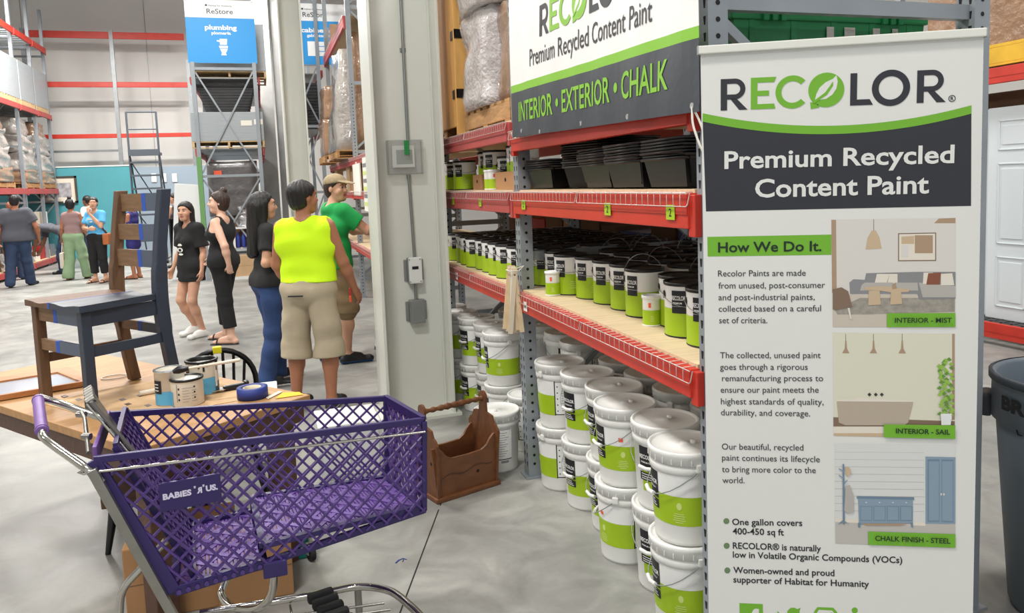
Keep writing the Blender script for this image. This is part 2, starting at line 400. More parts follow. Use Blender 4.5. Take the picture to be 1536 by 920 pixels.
# ------------------------------------------------------------------ pallet racks
def post(b, x, y, z1, k, w=.076, d=.07, holes=True, front=-1, hy=1):
    """upright post; front = -1: its punched face looks to -x, else to +x"""
    b.bx(x, x+d, y-w/2, y+w/2, .006, z1, k); b.bx(x-.02, x+d+.02, y-w/2-.02, y+w/2+.02, 0, .008, k)
    if holes:
        z = .08
        while z < min(z1, 3.2):
            for dy in (-.02, .02):
                xx = x-.0006 if front < 0 else x+d+.0006
                b.add([(xx, y+dy-.007, z+.012), (xx, y+dy+.007, z+.012), (xx, y+dy+.004, z-.014), (xx, y+dy-.004, z-.014)], [(0, 1, 2, 3)], 'hole')
            n = 8; yy = y-w/2-.0006
            b.add([(x+d/2+.0085*math.cos(2*PI*i/n), yy, z+.0085*math.sin(2*PI*i/n)) for i in range(n)], [tuple(range(n))], 'hole')
            z += .05
def frame(rack, x0, x1, y, z1, k='rack_grey', zs=(.25, 1.3, 2.2, 3.2, 4.2), holes=True, name='upright_frame', xx=False):
    b = MB(); post(b, x0, y, z1, k, holes=holes); post(b, x1-.07, y, z1, k, holes=holes)
    f = b.build(name, rack)
    b = MB()
    zs = [z for z in zs if z < z1]
    for i, z in enumerate(zs):
        b.beam((x0+.07, y, z), (x1-.07, y, z), .035, .05, k)
        if i+1 < len(zs):
            zz = zs[i+1]
            b.beam((x0+.07, y, z+.06), (x1-.07, y, zz-.06), .03, .03, k) if (i % 2 == 0 or xx) else None
            if i % 2 or xx: b.beam((x1-.07, y+.0305*xx, z+.06), (x0+.07, y+.0305*xx, zz-.06), .03, .03, k)
    b.build('brace', f); return f
def rbeam(rack, xf, y0, y1, z0, z1, k='rack_red', tags=(), dz=0., lip=True):
    """beam along the aisle; dz drops its near end"""
    b = MB(); h = z1-z0
    A = Vector((xf-.012, y0+.042, (z0+z1)/2-dz)); B = Vector((xf-.012, y1-.042, (z0+z1)/2))
    b.beam(A, B, .042, h, k, ch=.004); b.beam(A+Vector((-.0225, 0, h*.18)), B+Vector((-.0225, 0, h*.18)), .004, h*.55, k)
    for y, p in ((y0+.03, A), (y1-.03, B)): b.bx(xf-.026, xf-.0, y-.02, y+.02, p.z-h*.72, p.z+h*.46, k, .003)
    o = b.build('beam', rack)
    for yy, k2 in tags:
        q = MB(); zz = (z0+z1)/2-dz*(y1-yy)/(y1-y0)-.005; xq = xf-.0385
        q.box((xq, yy, zz), (.0012, .055, .05), k2); 
        if k2 == 'lime': q.text('2', 'hole', lambda x, y, d: Vector((xq-.0009-d, yy-x, zz+y)), -.008, -.014, .016, .028, bold=.01)
        else: q.text('100%', 'black_print', lambda x, y, d: Vector((xq-.0009-d, yy-x, zz+y)), -.02, -.008, .04, .016, bold=.01)
        q.build('tag', o)
    return o
def deck(rack, xf, x1, y0, y1, z, dz=0., sheet='deck_wood', lipk='wire', n=2):
    b = MB(); L = (y1-y0-.03)/n
    for i in range(n):
        ya = y0+.015+i*L+.008; yb = ya+L-.016
        za = z-dz*(y1-ya)/(y1-y0); zb = z-dz*(y1-yb)/(y1-y0)
        xw = xf-.046
        b.tube(bent([(xw+.01, ya, za), (xw, ya, za-.042), (xw, yb, zb-.042), (xw+.01, yb, zb)], .01, 2), .0022, lipk, 5)
        b.tube([(xw, ya, za), (xw, yb, zb)], .0025, lipk, 5)
        m = max(4, int((yb-ya)/.042))
        for j in range(1, m):
            y = ya+(yb-ya)*j/m; zz = za+(zb-za)*j/m
            b.tube([(xw+.06, y, zz+.003), (xw, y, zz+.003), (xw, y, zz-.042)], .0019, lipk, 4, caps=False)
    b.build('wire_deck', rack)
    if sheet:
        b = MB(); b.beam((( xf+x1)/2, y0+.05, z+.006-dz), ((xf+x1)/2, y1-.05, z+.006), x1-xf, .012, sheet); b.build('shelf_board', rack)
RX, RX1 = 1.318, 2.455
rack = thing('pallet_rack', 'long red and grey pallet rack holding paint pails and cans on the right', 'storage rack', (0, 0, 0))
FY = [2.068, 3.91, 5.75, 7.6, 9.6, 11.45, 15.15]
for y in FY: frame(rack, RX, RX1, y, 6.0 if y > 7 else 4.6, zs=(.3, 1.25, 2.19, 3.2, 4.3, 5.3))
LOW = 1.062; MID = 1.612; TOP = 1.99
for i in range(len(FY)-1):
    y0, y1 = FY[i], FY[i+1]; near = i == 0; k = 'rack_red' if near else 'rack_red_dull'
    if i < 4:
        dz = .03 if near else 0
        rbeam(rack, RX, y0, y1, LOW-.10, LOW-.004, 'rack_red', [(3.72, 'label_white')] if near else [(y1-.25, 'label_white'), (y1-.55, 'label_white')], dz)
        rbeam(rack, RX1+.046, y0, y1, LOW-.10, LOW-.004, k)
        deck(rack, RX-.0, RX1, y0, y1, LOW-.004, dz)
        rbeam(rack, RX, y0, y1, MID-.125, MID-.01, k, [(y0+.14, 'lime'), (y0+.62, 'lime'), (y1-.22, 'lime')] if near else [(y0+.6, 'lime'), (y0+1.3, 'lime')])
        rbeam(rack, RX1+.046, y0, y1, MID-.125, MID-.01, k); deck(rack, RX, RX1, y0, y1, MID-.01)
    else:
        for z in (.72, 1.5): rbeam(rack, RX, y0, y1, z, z+.1, 'rack_red'); deck(rack, RX, RX1, y0, y1, z+.1)
    tz = 1.93 if near else TOP if i < 4 else 2.10
    rbeam(rack, RX, y0, y1, tz-.11, tz-.005, k); rbeam(rack, RX1+.046, y0, y1, tz-.11, tz-.005, k); deck(rack, RX, RX1, y0, y1, tz-.005)
    if i == 5:
        rbeam(rack, RX, y0, y1, 4.02, 4.18, k); rbeam(rack, RX1+.046, y0, y1, 4.02, 4.18, k); deck(rack, RX, RX1, y0, y1, 4.18, n=3)
# back rack against the far wall: tall posts and three red beams
BYK = 23.9
t = thing('pallet_rack', 'empty tall rack with three long red beams against the white back wall', 'storage rack')
b = MB(); P = lambda px, py: W(px, py, 'y', BYK)
xs = [P(40, 127).x, P(172, 127).x, P(284, 127).x]; xs = [-5.9]+xs[1:]
for i, x in enumerate(xs):
    b = MB(); top = P(160, 45).z if i < 2 else P(283, 95).z+.1
    b.bx(x-.05, x+.05, BYK, BYK+.08, 0, top, 'galv'); b.build('post', t)
for py, hh in ((53, .19), (127, .15), (204, .12)):
    for i in range(2):
        z = P(160, py).z; b = MB(); b.bx(xs[i]+.05, xs[i+1]-.05, BYK-.02, BYK+.03, z-hh/2, z+hh/2, 'rack_red', .01); b.build('beam', t)
b = MB(); z = P(120, 226).z; b.bx(xs[0], xs[1], BYK+.35, BYK+.4, z-.03, z+.03, 'galv'); b.build('rail', t)
# left rack
LX = -5.2
t = thing('pallet_rack', 'red and grey rack along the left side stacked with wrapped pallets', 'storage rack')
LFY = [23.0, W(57, 200, 'x', LX).y, W(31, 200, 'x', LX).y, 15.6]
for y in LFY: frame(t, LX-1.1, LX, y, 6.6, zs=(.3, 1.6, 2.9, 4.2, 5.4), holes=False)
for i in range(3):
    y0, y1 = LFY[i+1], LFY[i]
    for z, h in ((1.93, .13), (3.87, .12), (5.6, .14)):
        if z > 5 and i == 9: continue
        rbeam(t, LX+.046, y0, y1, z-h, z, 'rack_red' if z > 5 else 'rack_red_dull'); rbeam(t, LX-1.1, y0, y1, z-h, z, 'rack_red_dull')
        b = MB()
        for j in range(6): y = y0+(y1-y0)*(j+.5)/6; b.bx(LX-1.1, LX, y-.04, y+.04, z-.05, z-.02, 'galv')
        b.build('cross_bar', t)
    rbeam(t, LX+.046, y0, y1, .06, .17, 'rack_red_dull'); b = MB(); b.bx(LX-1.1, LX, y0, y1, .17, .19, 'deck_wood'); b.build('shelf_board', t)
# racks standing end-on in the middle, each with its hanging sign
def aisle_sign(x0, x1, z0, z1, y, head, sub, icon, label):
    t = thing('aisle_sign', label, 'sign', ((x0+x1)/2, y, z0), 0, 'blue and white aisle signs')
    w, h = x1-x0, z1-z0; fr = lambda x, y_, d: Vector((x, -d, y_))
    b = MB(); b.bx(-w/2, w/2, 0, .02, 0, h, 'sign_white'); b.build('board', t)
    b = MB(); b.bx(-w/2, w/2, -.002, 0, 0, h*.715, 'sign_blue'); b.build('blue_panel', t)
    b = MB(); b.text('ReStore', 'sign_text', fr, -w*.19, h*.78, w*.38, h*.08, bold=.012)
    b.text('Habitat for Humanity', 'sign_text', fr, -w*.16, h*.895, w*.34, h*.026, bold=.012); b.box((-w*.19, -.002, h*.91), (w*.03, .002, h*.03), 'sign_text')
    b.text(head, 'sign_white', fr, -w*.23, h*.53, w*.46, h*.075, d=.002, bold=.035); b.text(sub, 'sign_white', fr, -w*.14, h*.455, w*.28, h*.048, d=.002, bold=.03)
    b.build('lettering', t)
    b = MB(); icon(b, fr, w, h); b.build('pictogram', t)
    b = MB()
    for x in (-w/2+.03, w/2-.03): b.lathe([(.012, 0), (.012, .002)], 'hole', (x, -.001, h*.975), 8)
    b.build('grommet', t)
def toilet(b, fr, w, h):
    q = lambda p: b.prism([(x*w, y*h) for x, y in p], .002, 'sign_white', lambda x, y, d: fr(x, y, d+.002))
    q([(-.03, .29), (.07, .29), (.08, .385), (-.03, .385), (-.03, .36), (-.07, .365), (-.075, .345), (-.03, .335)])
    q([(-.04, .24), (.08, .24), (.085, .275), (-.045, .275)]); q([(-.035, .232), (.08, .232), (.06, .18), (.045, .165), (.06, .125), (-.02, .125), (-.01, .165)])
def cabinet(b, fr, w, h):
    q = lambda a, c, e, f: b.prism([(a*w, e*h), (c*w, e*h), (c*w, f*h), (a*w, f*h)], .002, 'sign_white', lambda x, y, d: fr(x, y, d+.002))
    q(-.14, -.02, .14, .38)
    for i in range(3): q(0, .14, .14+i*.083, .21+i*.083)
def endrack(x0, x1, y, label, sign):
    t = thing('pallet_rack', label, 'storage rack')
    for yy in (y, y+2.6, y+5.2): frame(t, x0, x1, yy, 4.12 if yy == y else 6.2, zs=(.25, 1.98, 4.0) if yy == y else (.3, 2, 4, 5.8), xx=yy == y, holes=False)
    for ya in (y, y+2.6):
        for z in (2.5, 3.85):
            for x in (x0, x1+.046): rbeam(t, x, ya, ya+2.6, z-.12, z, 'rack_red_dull')
            b = MB(); b.bx(x0, x1, ya+.1, ya+2.5, z-.02, z, 'galv'); b.build('deck', t)
    for x in (x0, x1+.046): rbeam(t, x, y, y+2.6, .48, .58, 'rack_red_dull')
    b = MB(); b.bx(x0, x1, y+.1, y+2.5, .56, .58, 'panel_white'); b.build('deck', t)
    aisle_sign(x0-.03, x1+.03, 4.10, 5.27, y-.03, *sign)
endrack(-1.12, .045, 15.5, 'grey rack standing end-on under the plumbing sign', ('plumbing', 'plomería', toilet, 'blue and white hanging sign reading plumbing with a toilet pictogram'))
endrack(.6, 1.8-.62, 17.6, 'grey rack standing end-on under the cabinets sign', ('', '', cabinet, 'x')) if False else None
sx0, sx1 = .60, 1.79
t = thing('pallet_rack', 'far rack standing end-on behind the second column', 'storage rack')
for yy in (15.52, 18.6):
    frame(t, .62, 1.24, yy, 5.6, zs=(.3, 1.6, 2.9, 4.1, 5.3), xx=True, holes=False)
for z in (2.9, 4.0):
    for x in (.62, 1.24+.046): rbeam(t, x, 15.52, 18.6, z-.12, z, 'rack_red_dull')
    b = MB(); b.bx(.62, 1.24, 16, 18.5, z-.02, z, 'galv'); b.build('deck', t)
aisle_sign(sx0, sx1, 4.10, 5.27, 15.5, 'cabinets', 'gabinetes', cabinet, 'blue and white hanging sign reading cabinets, half hidden by the column')
# ------------------------------------------------------------------ five-gallon pails
PH, PR = .345, .134          # body height, rim radius
def prad(z): return .121+.0135*min(1, z/.28)
def patch(b, a0, a1, z0, z1, k, off=.0012, R=prad, n=None):
    """piece of the wall of a round body between two angles (degrees) and heights; angle 0 looks to -y, + to the viewer's right"""
    n = n or max(2, int(abs(a1-a0)/9)+1); vs = []
    for i in range(n+1):
        a = math.radians(a0+(a1-a0)*i/n)
        for z in (z0, z1): r = R(z)+off; vs.append((r*math.sin(a), -r*math.cos(a), z))
    b.add(vs, [(2*i, 2*i+2, 2*i+3, 2*i+1) for i in range(n)], k, True)
def wrapfr(R, off): return lambda x, y, d: Vector(((R(y)+off+d)*math.sin(x), -(R(y)+off+d)*math.cos(x), y))
def make_pail(sticker):
    t = thing('paint_pail', 'x', 'paint pail')
    b = MB(); b.lathe([(.112, .004), (.121, 0), (.122, .012), (.134, .262), (.1395, .266), (.1400, .290), (.135, .294), (.1355, .318)], 'pail_white', n=28)
    for s in (-1, 1): b.lathe([(.016, 0), (.013, .012)], 'pail_white', (0, 0, 0), 8) if False else b.box((s*.141*math.cos(math.radians(-62)), s*.141*math.sin(math.radians(-62)), .292), (.018, .03, .03), 'pail_white', math.radians(-62), .005)
    b.build('body', t)
    b = MB(); b.lathe([(.1365, .300), (.1440, .302), (.1450, .328), (.1466, .331), (.1466, .341), (.143, .346), (.136, .3465), (.133, .340), (.128, .338), (.02, .339), (.018, .343), (.0, .343)], 'pail_lid', n=32, cap1=False)
    for i in range(24): a = 2*PI*i/24; b.box((.1443*math.cos(a), .1443*math.sin(a), .312), (.003, .003, .018), 'pail_lid', a)
    b.lathe([(.012, .339), (.012, .349), (.004, .35)], 'pail_lid', (.03, .01, 0), 10); b.build('lid', t)
    b = MB(); patch(b, -78, 62, .075, .183, 'lime'); patch(b, -78, 62, .183, .262, 'label_white', .0008); patch(b, 63, 160, .075, .262, 'label_white', .0008)
    patch(b, -84, -46, .158, .258, 'black_print', .0018); patch(b, -84, -46, .118, .152, 'black_print', .0018)
    fr = wrapfr(prad, .0022); sc = 1/.131
    b.text('RECOLOR', 'white_print', fr, math.radians(-83), .208, math.radians(35), .017, bold=.02)
    b.text('PREMIUM PAINT', 'white_print', fr, math.radians(-80), .19, math.radians(27), .007, bold=.01)
    for i, z in enumerate((.145, .135, .126)): patch(b, -80, -58+i*3, z-.002, z+.002, 'white_print', .0024)
    for i, w in enumerate((16, 20, 18, 22, 14)): patch(b, -6-w/2, -6+w/2, .118-i*.008, .121-i*.008, 'lime_pale', .0018)
    b.prism([(.0+.09*math.cos(a)*.9-.1, .148+.014*math.sin(a)) for a in [i*PI/5 for i in range(10)]], .0004, 'lime_pale', wrapfr(prad, .0016))
    patch(b, 62, 64.5, .075, .262, 'black_print', .0018); patch(b, 64, 160, .078, .083, 'black_print', .0016, n=12); patch(b, 64, 155, .255, .258, 'grey_print', .0016, n=12)
    for i in range(5): b.prism([(math.radians(70)+.03*math.cos(a), .10+i*.033+.004*math.sin(a)) for a in [j*PI/3 for j in range(6)]], .0004, 'black_print', wrapfr(prad, .0014))
    for i in range(11): patch(b, 80, 104+(i*7) % 12, .10+i*.0135, .103+i*.0135, 'grey_print', .0014); patch(b, 112, 138+(i*5) % 14, .10+i*.0135, .103+i*.0135, 'grey_print', .0014)
    patch(b, 128, 150, .058, .072, 'grey_print', .0014); b.build('label', t)
    if sticker:
        b = MB(); patch(b, sticker, sticker+9, .205, .222, 'orange_sticker', .003); b.build('price_sticker', t)
    b = MB(); pts = []; gr = math.radians(-62)
    for i in range(13):
        a = PI*i/12; x_, y_ = .147*math.cos(a), -.150*math.sin(a); pts.append((x_*math.cos(gr)-y_*math.sin(gr), x_*math.sin(gr)+y_*math.cos(gr), .289-.115*math.sin(a)))
    h = None
    b.tube(pts, .0022, 'galv', 5); h = b.build('bail', t)
    b = MB(); p, q = pts[5], pts[7]; b.tube([Vector(p)*1.01, Vector(pts[6])*1.012, Vector(q)*1.01], .0085, 'pail_white', 8); b.build('grip', h)
    return t
carton_later = []
pail_plain = make_pail(None); pail_stick = make_pail(-14)
for o in (pail_plain, pail_stick): o.scale = (.94, .94, 1)
used = {}
def place(proto, label, group, loc, rz):
    if proto.name not in used:
        used[proto.name] = 1; proto['label'] = label
        if group: proto['group'] = group
        proto.location = loc; proto.rotation_euler = (0, 0, rz); return proto
    return copy_tree(proto, label, loc, rz, group)
def face(x, y, rel):
    """yaw that turns a label's middle towards the aisle; rel: degrees to the right"""
    return math.atan2(x, y)*-1+math.radians(rel)
STK = .343
row = [(1.465, 3.735, -78, 0), (1.502, 3.455, 14, 0), (1.515, 3.175, 0, 0), (1.438, 2.908, 0, 1), (1.478, 2.632, 30, 1), (1.408, 2.362, -6, 0), (1.505, 2.098, 38, 0)]
nm = ['beside the near rack post', 'second from the near rack post', 'third from the near rack post, set back', 'fourth from the near rack post', 'fifth from the near rack post', 'sixth from the near rack post', 'half hidden behind the roll-up banner']
for i, (x, y, rel, st) in enumerate(row):
    lowrel = [-76, 12, 4, -48, 30, -4, 34][i]
    place(pail_stick if st else pail_plain, 'lower white paint pail of the front stack '+nm[i], 'front row of stacked paint pails, near bay', (x, y, 0), face(x, y, lowrel))
    place(pail_stick if st and i != 9 else pail_plain, 'upper white paint pail of the front stack '+nm[i], 'front row of stacked paint pails, near bay', (x+.004, y, STK), face(x, y, rel))
for k, (x, ys) in enumerate(((1.80, (2.40, 2.70, 3.00, 3.30, 3.62)), (2.11, (2.25, 2.55, 2.86, 3.16, 3.47, 3.77)))):
    for j, y in enumerate(ys):
        for lv in (0, 1):
            r = random.uniform(-60, 60)
            place(pail_plain, 'shaded paint pail in the rows behind the front stacks, near bay', 'back rows of stacked paint pails, near bay', (x+random.uniform(-.02, .02), y, lv*STK), face(x, y, r))
row2 = [(1.44, 4.66, 62, 'nearest the post in the far bay'), (1.47, 4.99, -5, 'second in the far bay'), (1.43, 5.28, 8, 'third in the far bay'), (1.38, 5.56, 0, 'fourth in the far bay'), (1.37, 5.86, 10, 'fifth in the far bay')]
row2[0] = (1.44, 4.66, -15, row2[0][3])
for i, (x, y, rel, n_) in enumerate(row2):
    for lv, wd_ in ((0, 'lower'), (1, 'upper')):
        place(pail_stick if i in (2,) else pail_plain, wd_+' white paint pail of the front stack '+n_, 'front row of stacked paint pails, far bay', (x, y, lv*STK), face(x, y, rel+lv*6))
place(pail_plain, 'lone white paint pail on the floor behind the wooden basket', 'single pails by the rack post', (1.215, 4.12, 0), face(1.2, 4.12, -120))
place(pail_plain, 'white paint pail behind the rack post, lid just above the lone pail', 'single pails by the rack post', (1.50, 4.35, .03 if False else 0), face(1.5, 4.3, -100))
for x in (1.78, 2.08):
    for y in (4.15, 4.46, 4.78, 5.1, 5.42):
        for lv in (0, 1):
            place(pail_plain, 'shaded paint pail in the rows behind the front stacks, far bay', 'back rows of stacked paint pails, far bay', (x+random.uniform(-.02, .02), y, lv*STK), random.uniform(0, 6))
for x, y, z, n_ in ((1.50, 9.95, 0, 'on the floor by the far rack post'), (1.50, 9.95, STK, 'stacked by the far rack post'), (1.52, 10.3, 0, 'second on the floor past the far rack post'), (1.52, 10.3, STK, 'second stacked past the far rack post'), (1.5, 9.95, .832, 'on the low far shelf beside the green shirt'), (1.52, 10.28, .832, 'second on the low far shelf')):
    place(pail_plain, 'small distant white pail '+n_, 'distant pails past the column', (x, y, z), face(x, y, 5))
# ------------------------------------------------------------------ gallon cans
def make_can(R0, Hh, lidk, stick, small=False):
    t = thing('paint_can', 'x', 'paint can'); R = lambda z: R0
    b = MB(); b.lathe([(R0-.004, 0), (R0, .003), (R0, Hh-.012)], 'label_white', n=24, cap1=False)
    patch(b, -180, 180, .006, Hh*.53, 'lime', .0008, R, 30); b.build('body', t)
    b = MB(); b.lathe([(R0+.0008, .0), (R0+.0026, .003), (R0+.0008, .006)], lidk if not small else 'label_white', n=24, cap0=False, cap1=False); b.build('base_rim', t)
    b = MB(); b.lathe([(R0+.001, Hh-.014), (R0+.004, Hh-.011), (R0+.004, Hh), (R0-.001, Hh+.001), (R0-.004, Hh-.008), (R0-.012, Hh-.010), (R0-.018, Hh-.004), (.0, Hh-.004)], lidk, n=24, cap1=False, cap0=False); b.build('lid', t)
    b = MB(); fr = wrapfr(R, .0022)
    if small: patch(b, -8, 8, Hh*.62, Hh*.78, 'orange_sticker', .0016, R)
    else:
        patch(b, -52, -14, Hh*.58, Hh*.86, 'black_print', .0014, R); patch(b, -52, -14, Hh*.45, Hh*.57, 'black_print', .0014, R)
        b.text('RECOLOR', 'white_print', fr, math.radians(-51), Hh*.69, math.radians(36), .017, bold=.02)
        b.text('PREMIUM', 'white_print', fr, math.radians(-48), Hh*.62, math.radians(24), .007, bold=.02)
        for i in range(9): patch(b, 100, 122+(i*5) % 9, Hh*(.28+i*.06), Hh*(.295+i*.06), 'grey_print', .0012, R); patch(b, 130, 150-(i*5) % 8, Hh*(.28+i*.06), Hh*(.295+i*.06), 'grey_print', .0012, R)
    for i, w in enumerate((18, 24, 20, 22)): patch(b, 14-w/2, 14+w/2, Hh*(.33-i*.05), Hh*(.345-i*.05), 'lime_pale', .0014, R)
    b.build('label', t)
    if not small:
        b = MB()
        for s in (-1, 1):
            b.tube([(s*R0, 0, Hh*.76), (s*(R0+.004), 0, Hh*.76)], .015, 'black_plastic', 12)
        b.build('ear', t)
        b = MB(); pts = []
        up = stick == 'up'
        for i in range(13):
            a = PI*i/12; rr = R0+.006
            if up: pts.append((rr*math.cos(a), -.045*math.sin(a), Hh*.76+.115*math.sin(a)))
            else: pts.append((rr*math.cos(a), -(rr+.004)*math.sin(a), Hh*.76-.04*math.sin(a)))
        if stick == 'black': b.tube(pts[:], .0016, 'black_plastic', 5); b.tube(pts[3:10], .005, 'black_plastic', 6)
        elif stick == 'arm': b.tube([(R0+.004, 0, Hh*.76), (R0*.7, -R0*.95, Hh*.62), (0, -R0-.012, Hh*.5)], .006, 'black_plastic', 6)
        else: b.tube(pts, .0016, 'galv', 5)
        b.build('handle', t)
    return t
can_a = make_can(.0845, .210, 'black_plastic', 'down'); can_b = make_can(.0845, .210, 'black_plastic', 'black'); can_u = make_can(.0845, .210, 'black_plastic', 'up')
can_arm = make_can(.0845, .210, 'black_plastic', 'arm'); quart = make_can(.037, .125, 'label_white', '', True)
CZ = LOW+.0085
def canbase(px, py, r=.0845):
    p = W(px, py, 'z', CZ); v = Vector((p.x, p.y, 0)).normalized(); return p.x+v.x*r, p.y+v.y*r
front = [(1066, 513, can_a, 8), (1031, 503, can_a, 12), (1021, 490, can_a, 10), (968, 472, can_u, -8), (944, 465, can_a, 0), (917, 458, can_a, -2), (890, 452, can_a, -8), (857, 444, can_a, -6), (842, 437, can_a, -4), (822, 433, can_a, 10), (808, 428, can_a, 10)]
placed = []
for i, (px, py, pr, rel) in enumerate(front):
    x, y = canbase(px, py); zz = -.03*(3.91-y)/1.84
    vx, vy = x/math.hypot(x, y), y/math.hypot(x, y)
    while any(math.hypot(x-a, y-c) < .1765 for a, c in placed): x += vx*.004; y += vy*.004
    placed.append((x, y))
    place(pr, ['green and white gallon paint can at the roll-up banner edge, front row', 'green and white gallon paint can second from the roll-up banner, front row', 'green and white gallon can third from the banner, behind the small can'][i] if i < 3 else 'gallon paint can with raised wire handle in the front row' if i == 3 else 'green and white gallon can, '+ORD[i-4]+' to the left of the raised-handle can', 'front row of gallon cans, near bay', (x, y, CZ+zz), face(x, y, rel))
x, y = canbase(978, 483, .037); place(quart, 'small white and green can with an orange price sticker between the gallon cans', 'small quart cans', (x, y, CZ-.02), face(x, y, -12))
x, y = canbase(865, 449, .037); place(quart, 'small can peeping out between two front gallon cans', 'small quart cans', (1.40, 3.62, CZ-.004), face(x, y, -12))
quart_used = 1
for r in range(1, 5):
    xx = 1.60+.187*r
    for j in range(10):
        y = 2.19+j*.182+(r % 2)*.03
        if y > 3.83 or (r == 1 and any(math.hypot(xx-a, y-c) < .18 for a, c in placed)): continue
        pr = random.choice([can_a, can_b, can_b, can_u]); up2 = r >= 3 and random.random() < .0
        zz = -.03*(3.91-y)/1.84
        place(pr, 'gallon paint can with a black lid in the back rows, near bay', 'back rows of gallon cans, near bay', (xx, y, CZ+zz), random.uniform(0, 6.28))
for j in range(10):
    y = 4.06+j*.18; x = 1.435+random.uniform(-.012, .012)
    if y > 5.7: break
    place(can_b if j in (1, 2, 5, 6) else can_a, 'gallon paint can, '+ORD[j]+' past the rack post in the far bay front row', 'front row of gallon cans, far bay', (x, y, CZ), face(x, y, 10+random.uniform(-8, 8)))
for r in range(1, 5):
    for j in range(9):
        place(random.choice([can_a, can_b, can_b]), 'gallon paint can with a black lid in the back rows, far bay', 'back rows of gallon cans, far bay', (1.46+.195*r, 4.08+j*.183+(r % 2)*.03, CZ), random.uniform(0, 6.28))
t = thing('pallet_rack', 'second rack standing back to back behind the paint shelves', 'storage rack')
for y in (4.05, 6.2, 8.4): frame(t, 2.60, 3.5, y, 3.4, holes=False)
for i_, (ya, yb) in enumerate(((4.05, 6.2), (6.2, 8.4))):
    for z in (.95, 1.5):
        b = MB(); b.bx(2.59, 2.63, ya+.04, yb-.04, z-.09, z, 'rack_red_dull'); b.build('beam', t); b = MB(); b.bx(2.59, 3.5, ya+.04, yb-.04, z, z+.015, 'deck_wood'); b.build('shelf_board', t)
for z in (.966, 1.516):
    y = 4.12; i_ = 0
    while y < 8.2:
        w_ = random.uniform(.26, .5); h_ = random.uniform(.26, .44); k_ = random.choice(['blue_pack', 'carton_dark', 'grey_item', 'carton', 'red_item', 'black_plastic', 'panel_white', 'carton_dark'])
        carton_later.append((2.66, 3.1, y, y+w_, z, h_, k_, i_)); y += w_+.04; i_ += 1
# cans and cut-down cartons on the middle shelf of the far bay
MZ = MID+.0035
def shelfpt(px, py): return W(px, py, 'z', MZ)
for i, (y, x, pr, lab) in enumerate(((5.6, 1.41, can_a, 'gallon can at the column edge of the middle shelf'), (5.38, 1.42, can_a, 'gallon can second from the column on the middle shelf'), (5.16, 1.55, can_arm, 'gallon can with a black handle arm behind a cut carton'), (4.93, 1.52, can_arm, 'gallon can in the middle of the far middle shelf'), (4.35, 1.50, can_a, 'gallon can in the right-hand carton on the middle shelf'), (4.16, 1.46, can_a, 'gallon can beside the post on the middle shelf'), (4.7, 1.55, can_b, 'gallon can behind the small cans on the middle shelf'))):
    place(pr, lab, 'gallon cans on the middle shelf', (x, y, MZ+(.05 if i in (5, 4, 3, 2) else 0)), face(x, y, 0 if i != 5 else 34))
for i, y in enumerate((4.66, 4.57)): place(quart, 'small green and white can on the middle shelf, '+('left' if i == 0 else 'right')+' of the pair', 'small quart cans', (1.395, y, MZ), face(1.39, y, 0))
def carton(name, label, x0, x1, y0, y1, z0, h, k='carton', cat='cardboard box', flaps=False, hole=False, rz=0, tape=True, group=None, mark=None):
    t = thing(name, label, cat, ((x0+x1)/2, (y0+y1)/2, z0), rz, group); w, d = x1-x0, y1-y0
    b = MB()
    if flaps:   # open tray
        for s in (-1, 1): b.box((s*(w/2-.003), 0, h/2), (.006, d, h), k); b.box((0, s*(d/2-.003), h/2), (w-.012, .006, h), k)
        b.box((0, 0, .004), (w-.012, d-.012, .006), k)
    else:
        b.box((0, 0, h/2), (w, d, h), k, None, .005)
    if hole: b.lathe([(.016, 0), (.016, .001)], 'hole', (0, 0, 0), 4) if False else b.add([(-w/2-.001, .018*math.cos(i*PI/5), h*.55+.012*math.sin(i*PI/5)) for i in range(10)], [tuple(range(10))], 'hole')
    b.build('box_body', t)
    if tape and not flaps:
        b = MB(); b.box((0, 0, h+.0006), (w*1.002, .05, .0012), 'tape_tan'); b.box((-w/2-.0006, 0, h-.035), (.0012, .05, .07), 'tape_tan'); b.box((w/2+.0006, 0, h-.035), (.0012, .05, .07), 'tape_tan'); b.box((0, -d/2-.0004, h*.5), (w*.995, .0008, .003), 'carton_dark'); b.build('tape', t)
    if mark:
        b = MB(); mark(b, w, d, h); b.build('printing', t)
    return t
for x0_, x1_, y0_, y1_, z_, h_, k_, i_ in carton_later:
    carton('boxed_goods', {'blue_pack': 'blue', 'carton_dark': 'dark brown', 'grey_item': 'grey', 'carton': 'brown', 'red_item': 'red', 'black_plastic': 'black', 'panel_white': 'white'}[k_]+' box on the '+('middle' if z_ < 1.2 else 'upper')+' shelf of the rear rack, '+ORD[i_]+' from the right', x0_, x1_, y0_, y1_, z_, h_, k_, tape=False, group='goods on the rear rack')
carton('carton_tray', 'cut-down brown carton with a hand hole holding a can on the middle shelf, left', 1.385, 1.62, 4.82, 5.04, MZ, .10, 'carton', flaps=True, hole=True)
carton('carton_tray', 'cut-down brown carton with a hand hole beside the post on the middle shelf', 1.37, 1.62, 4.06, 4.46, MZ, .105, 'carton', flaps=True, hole=True)
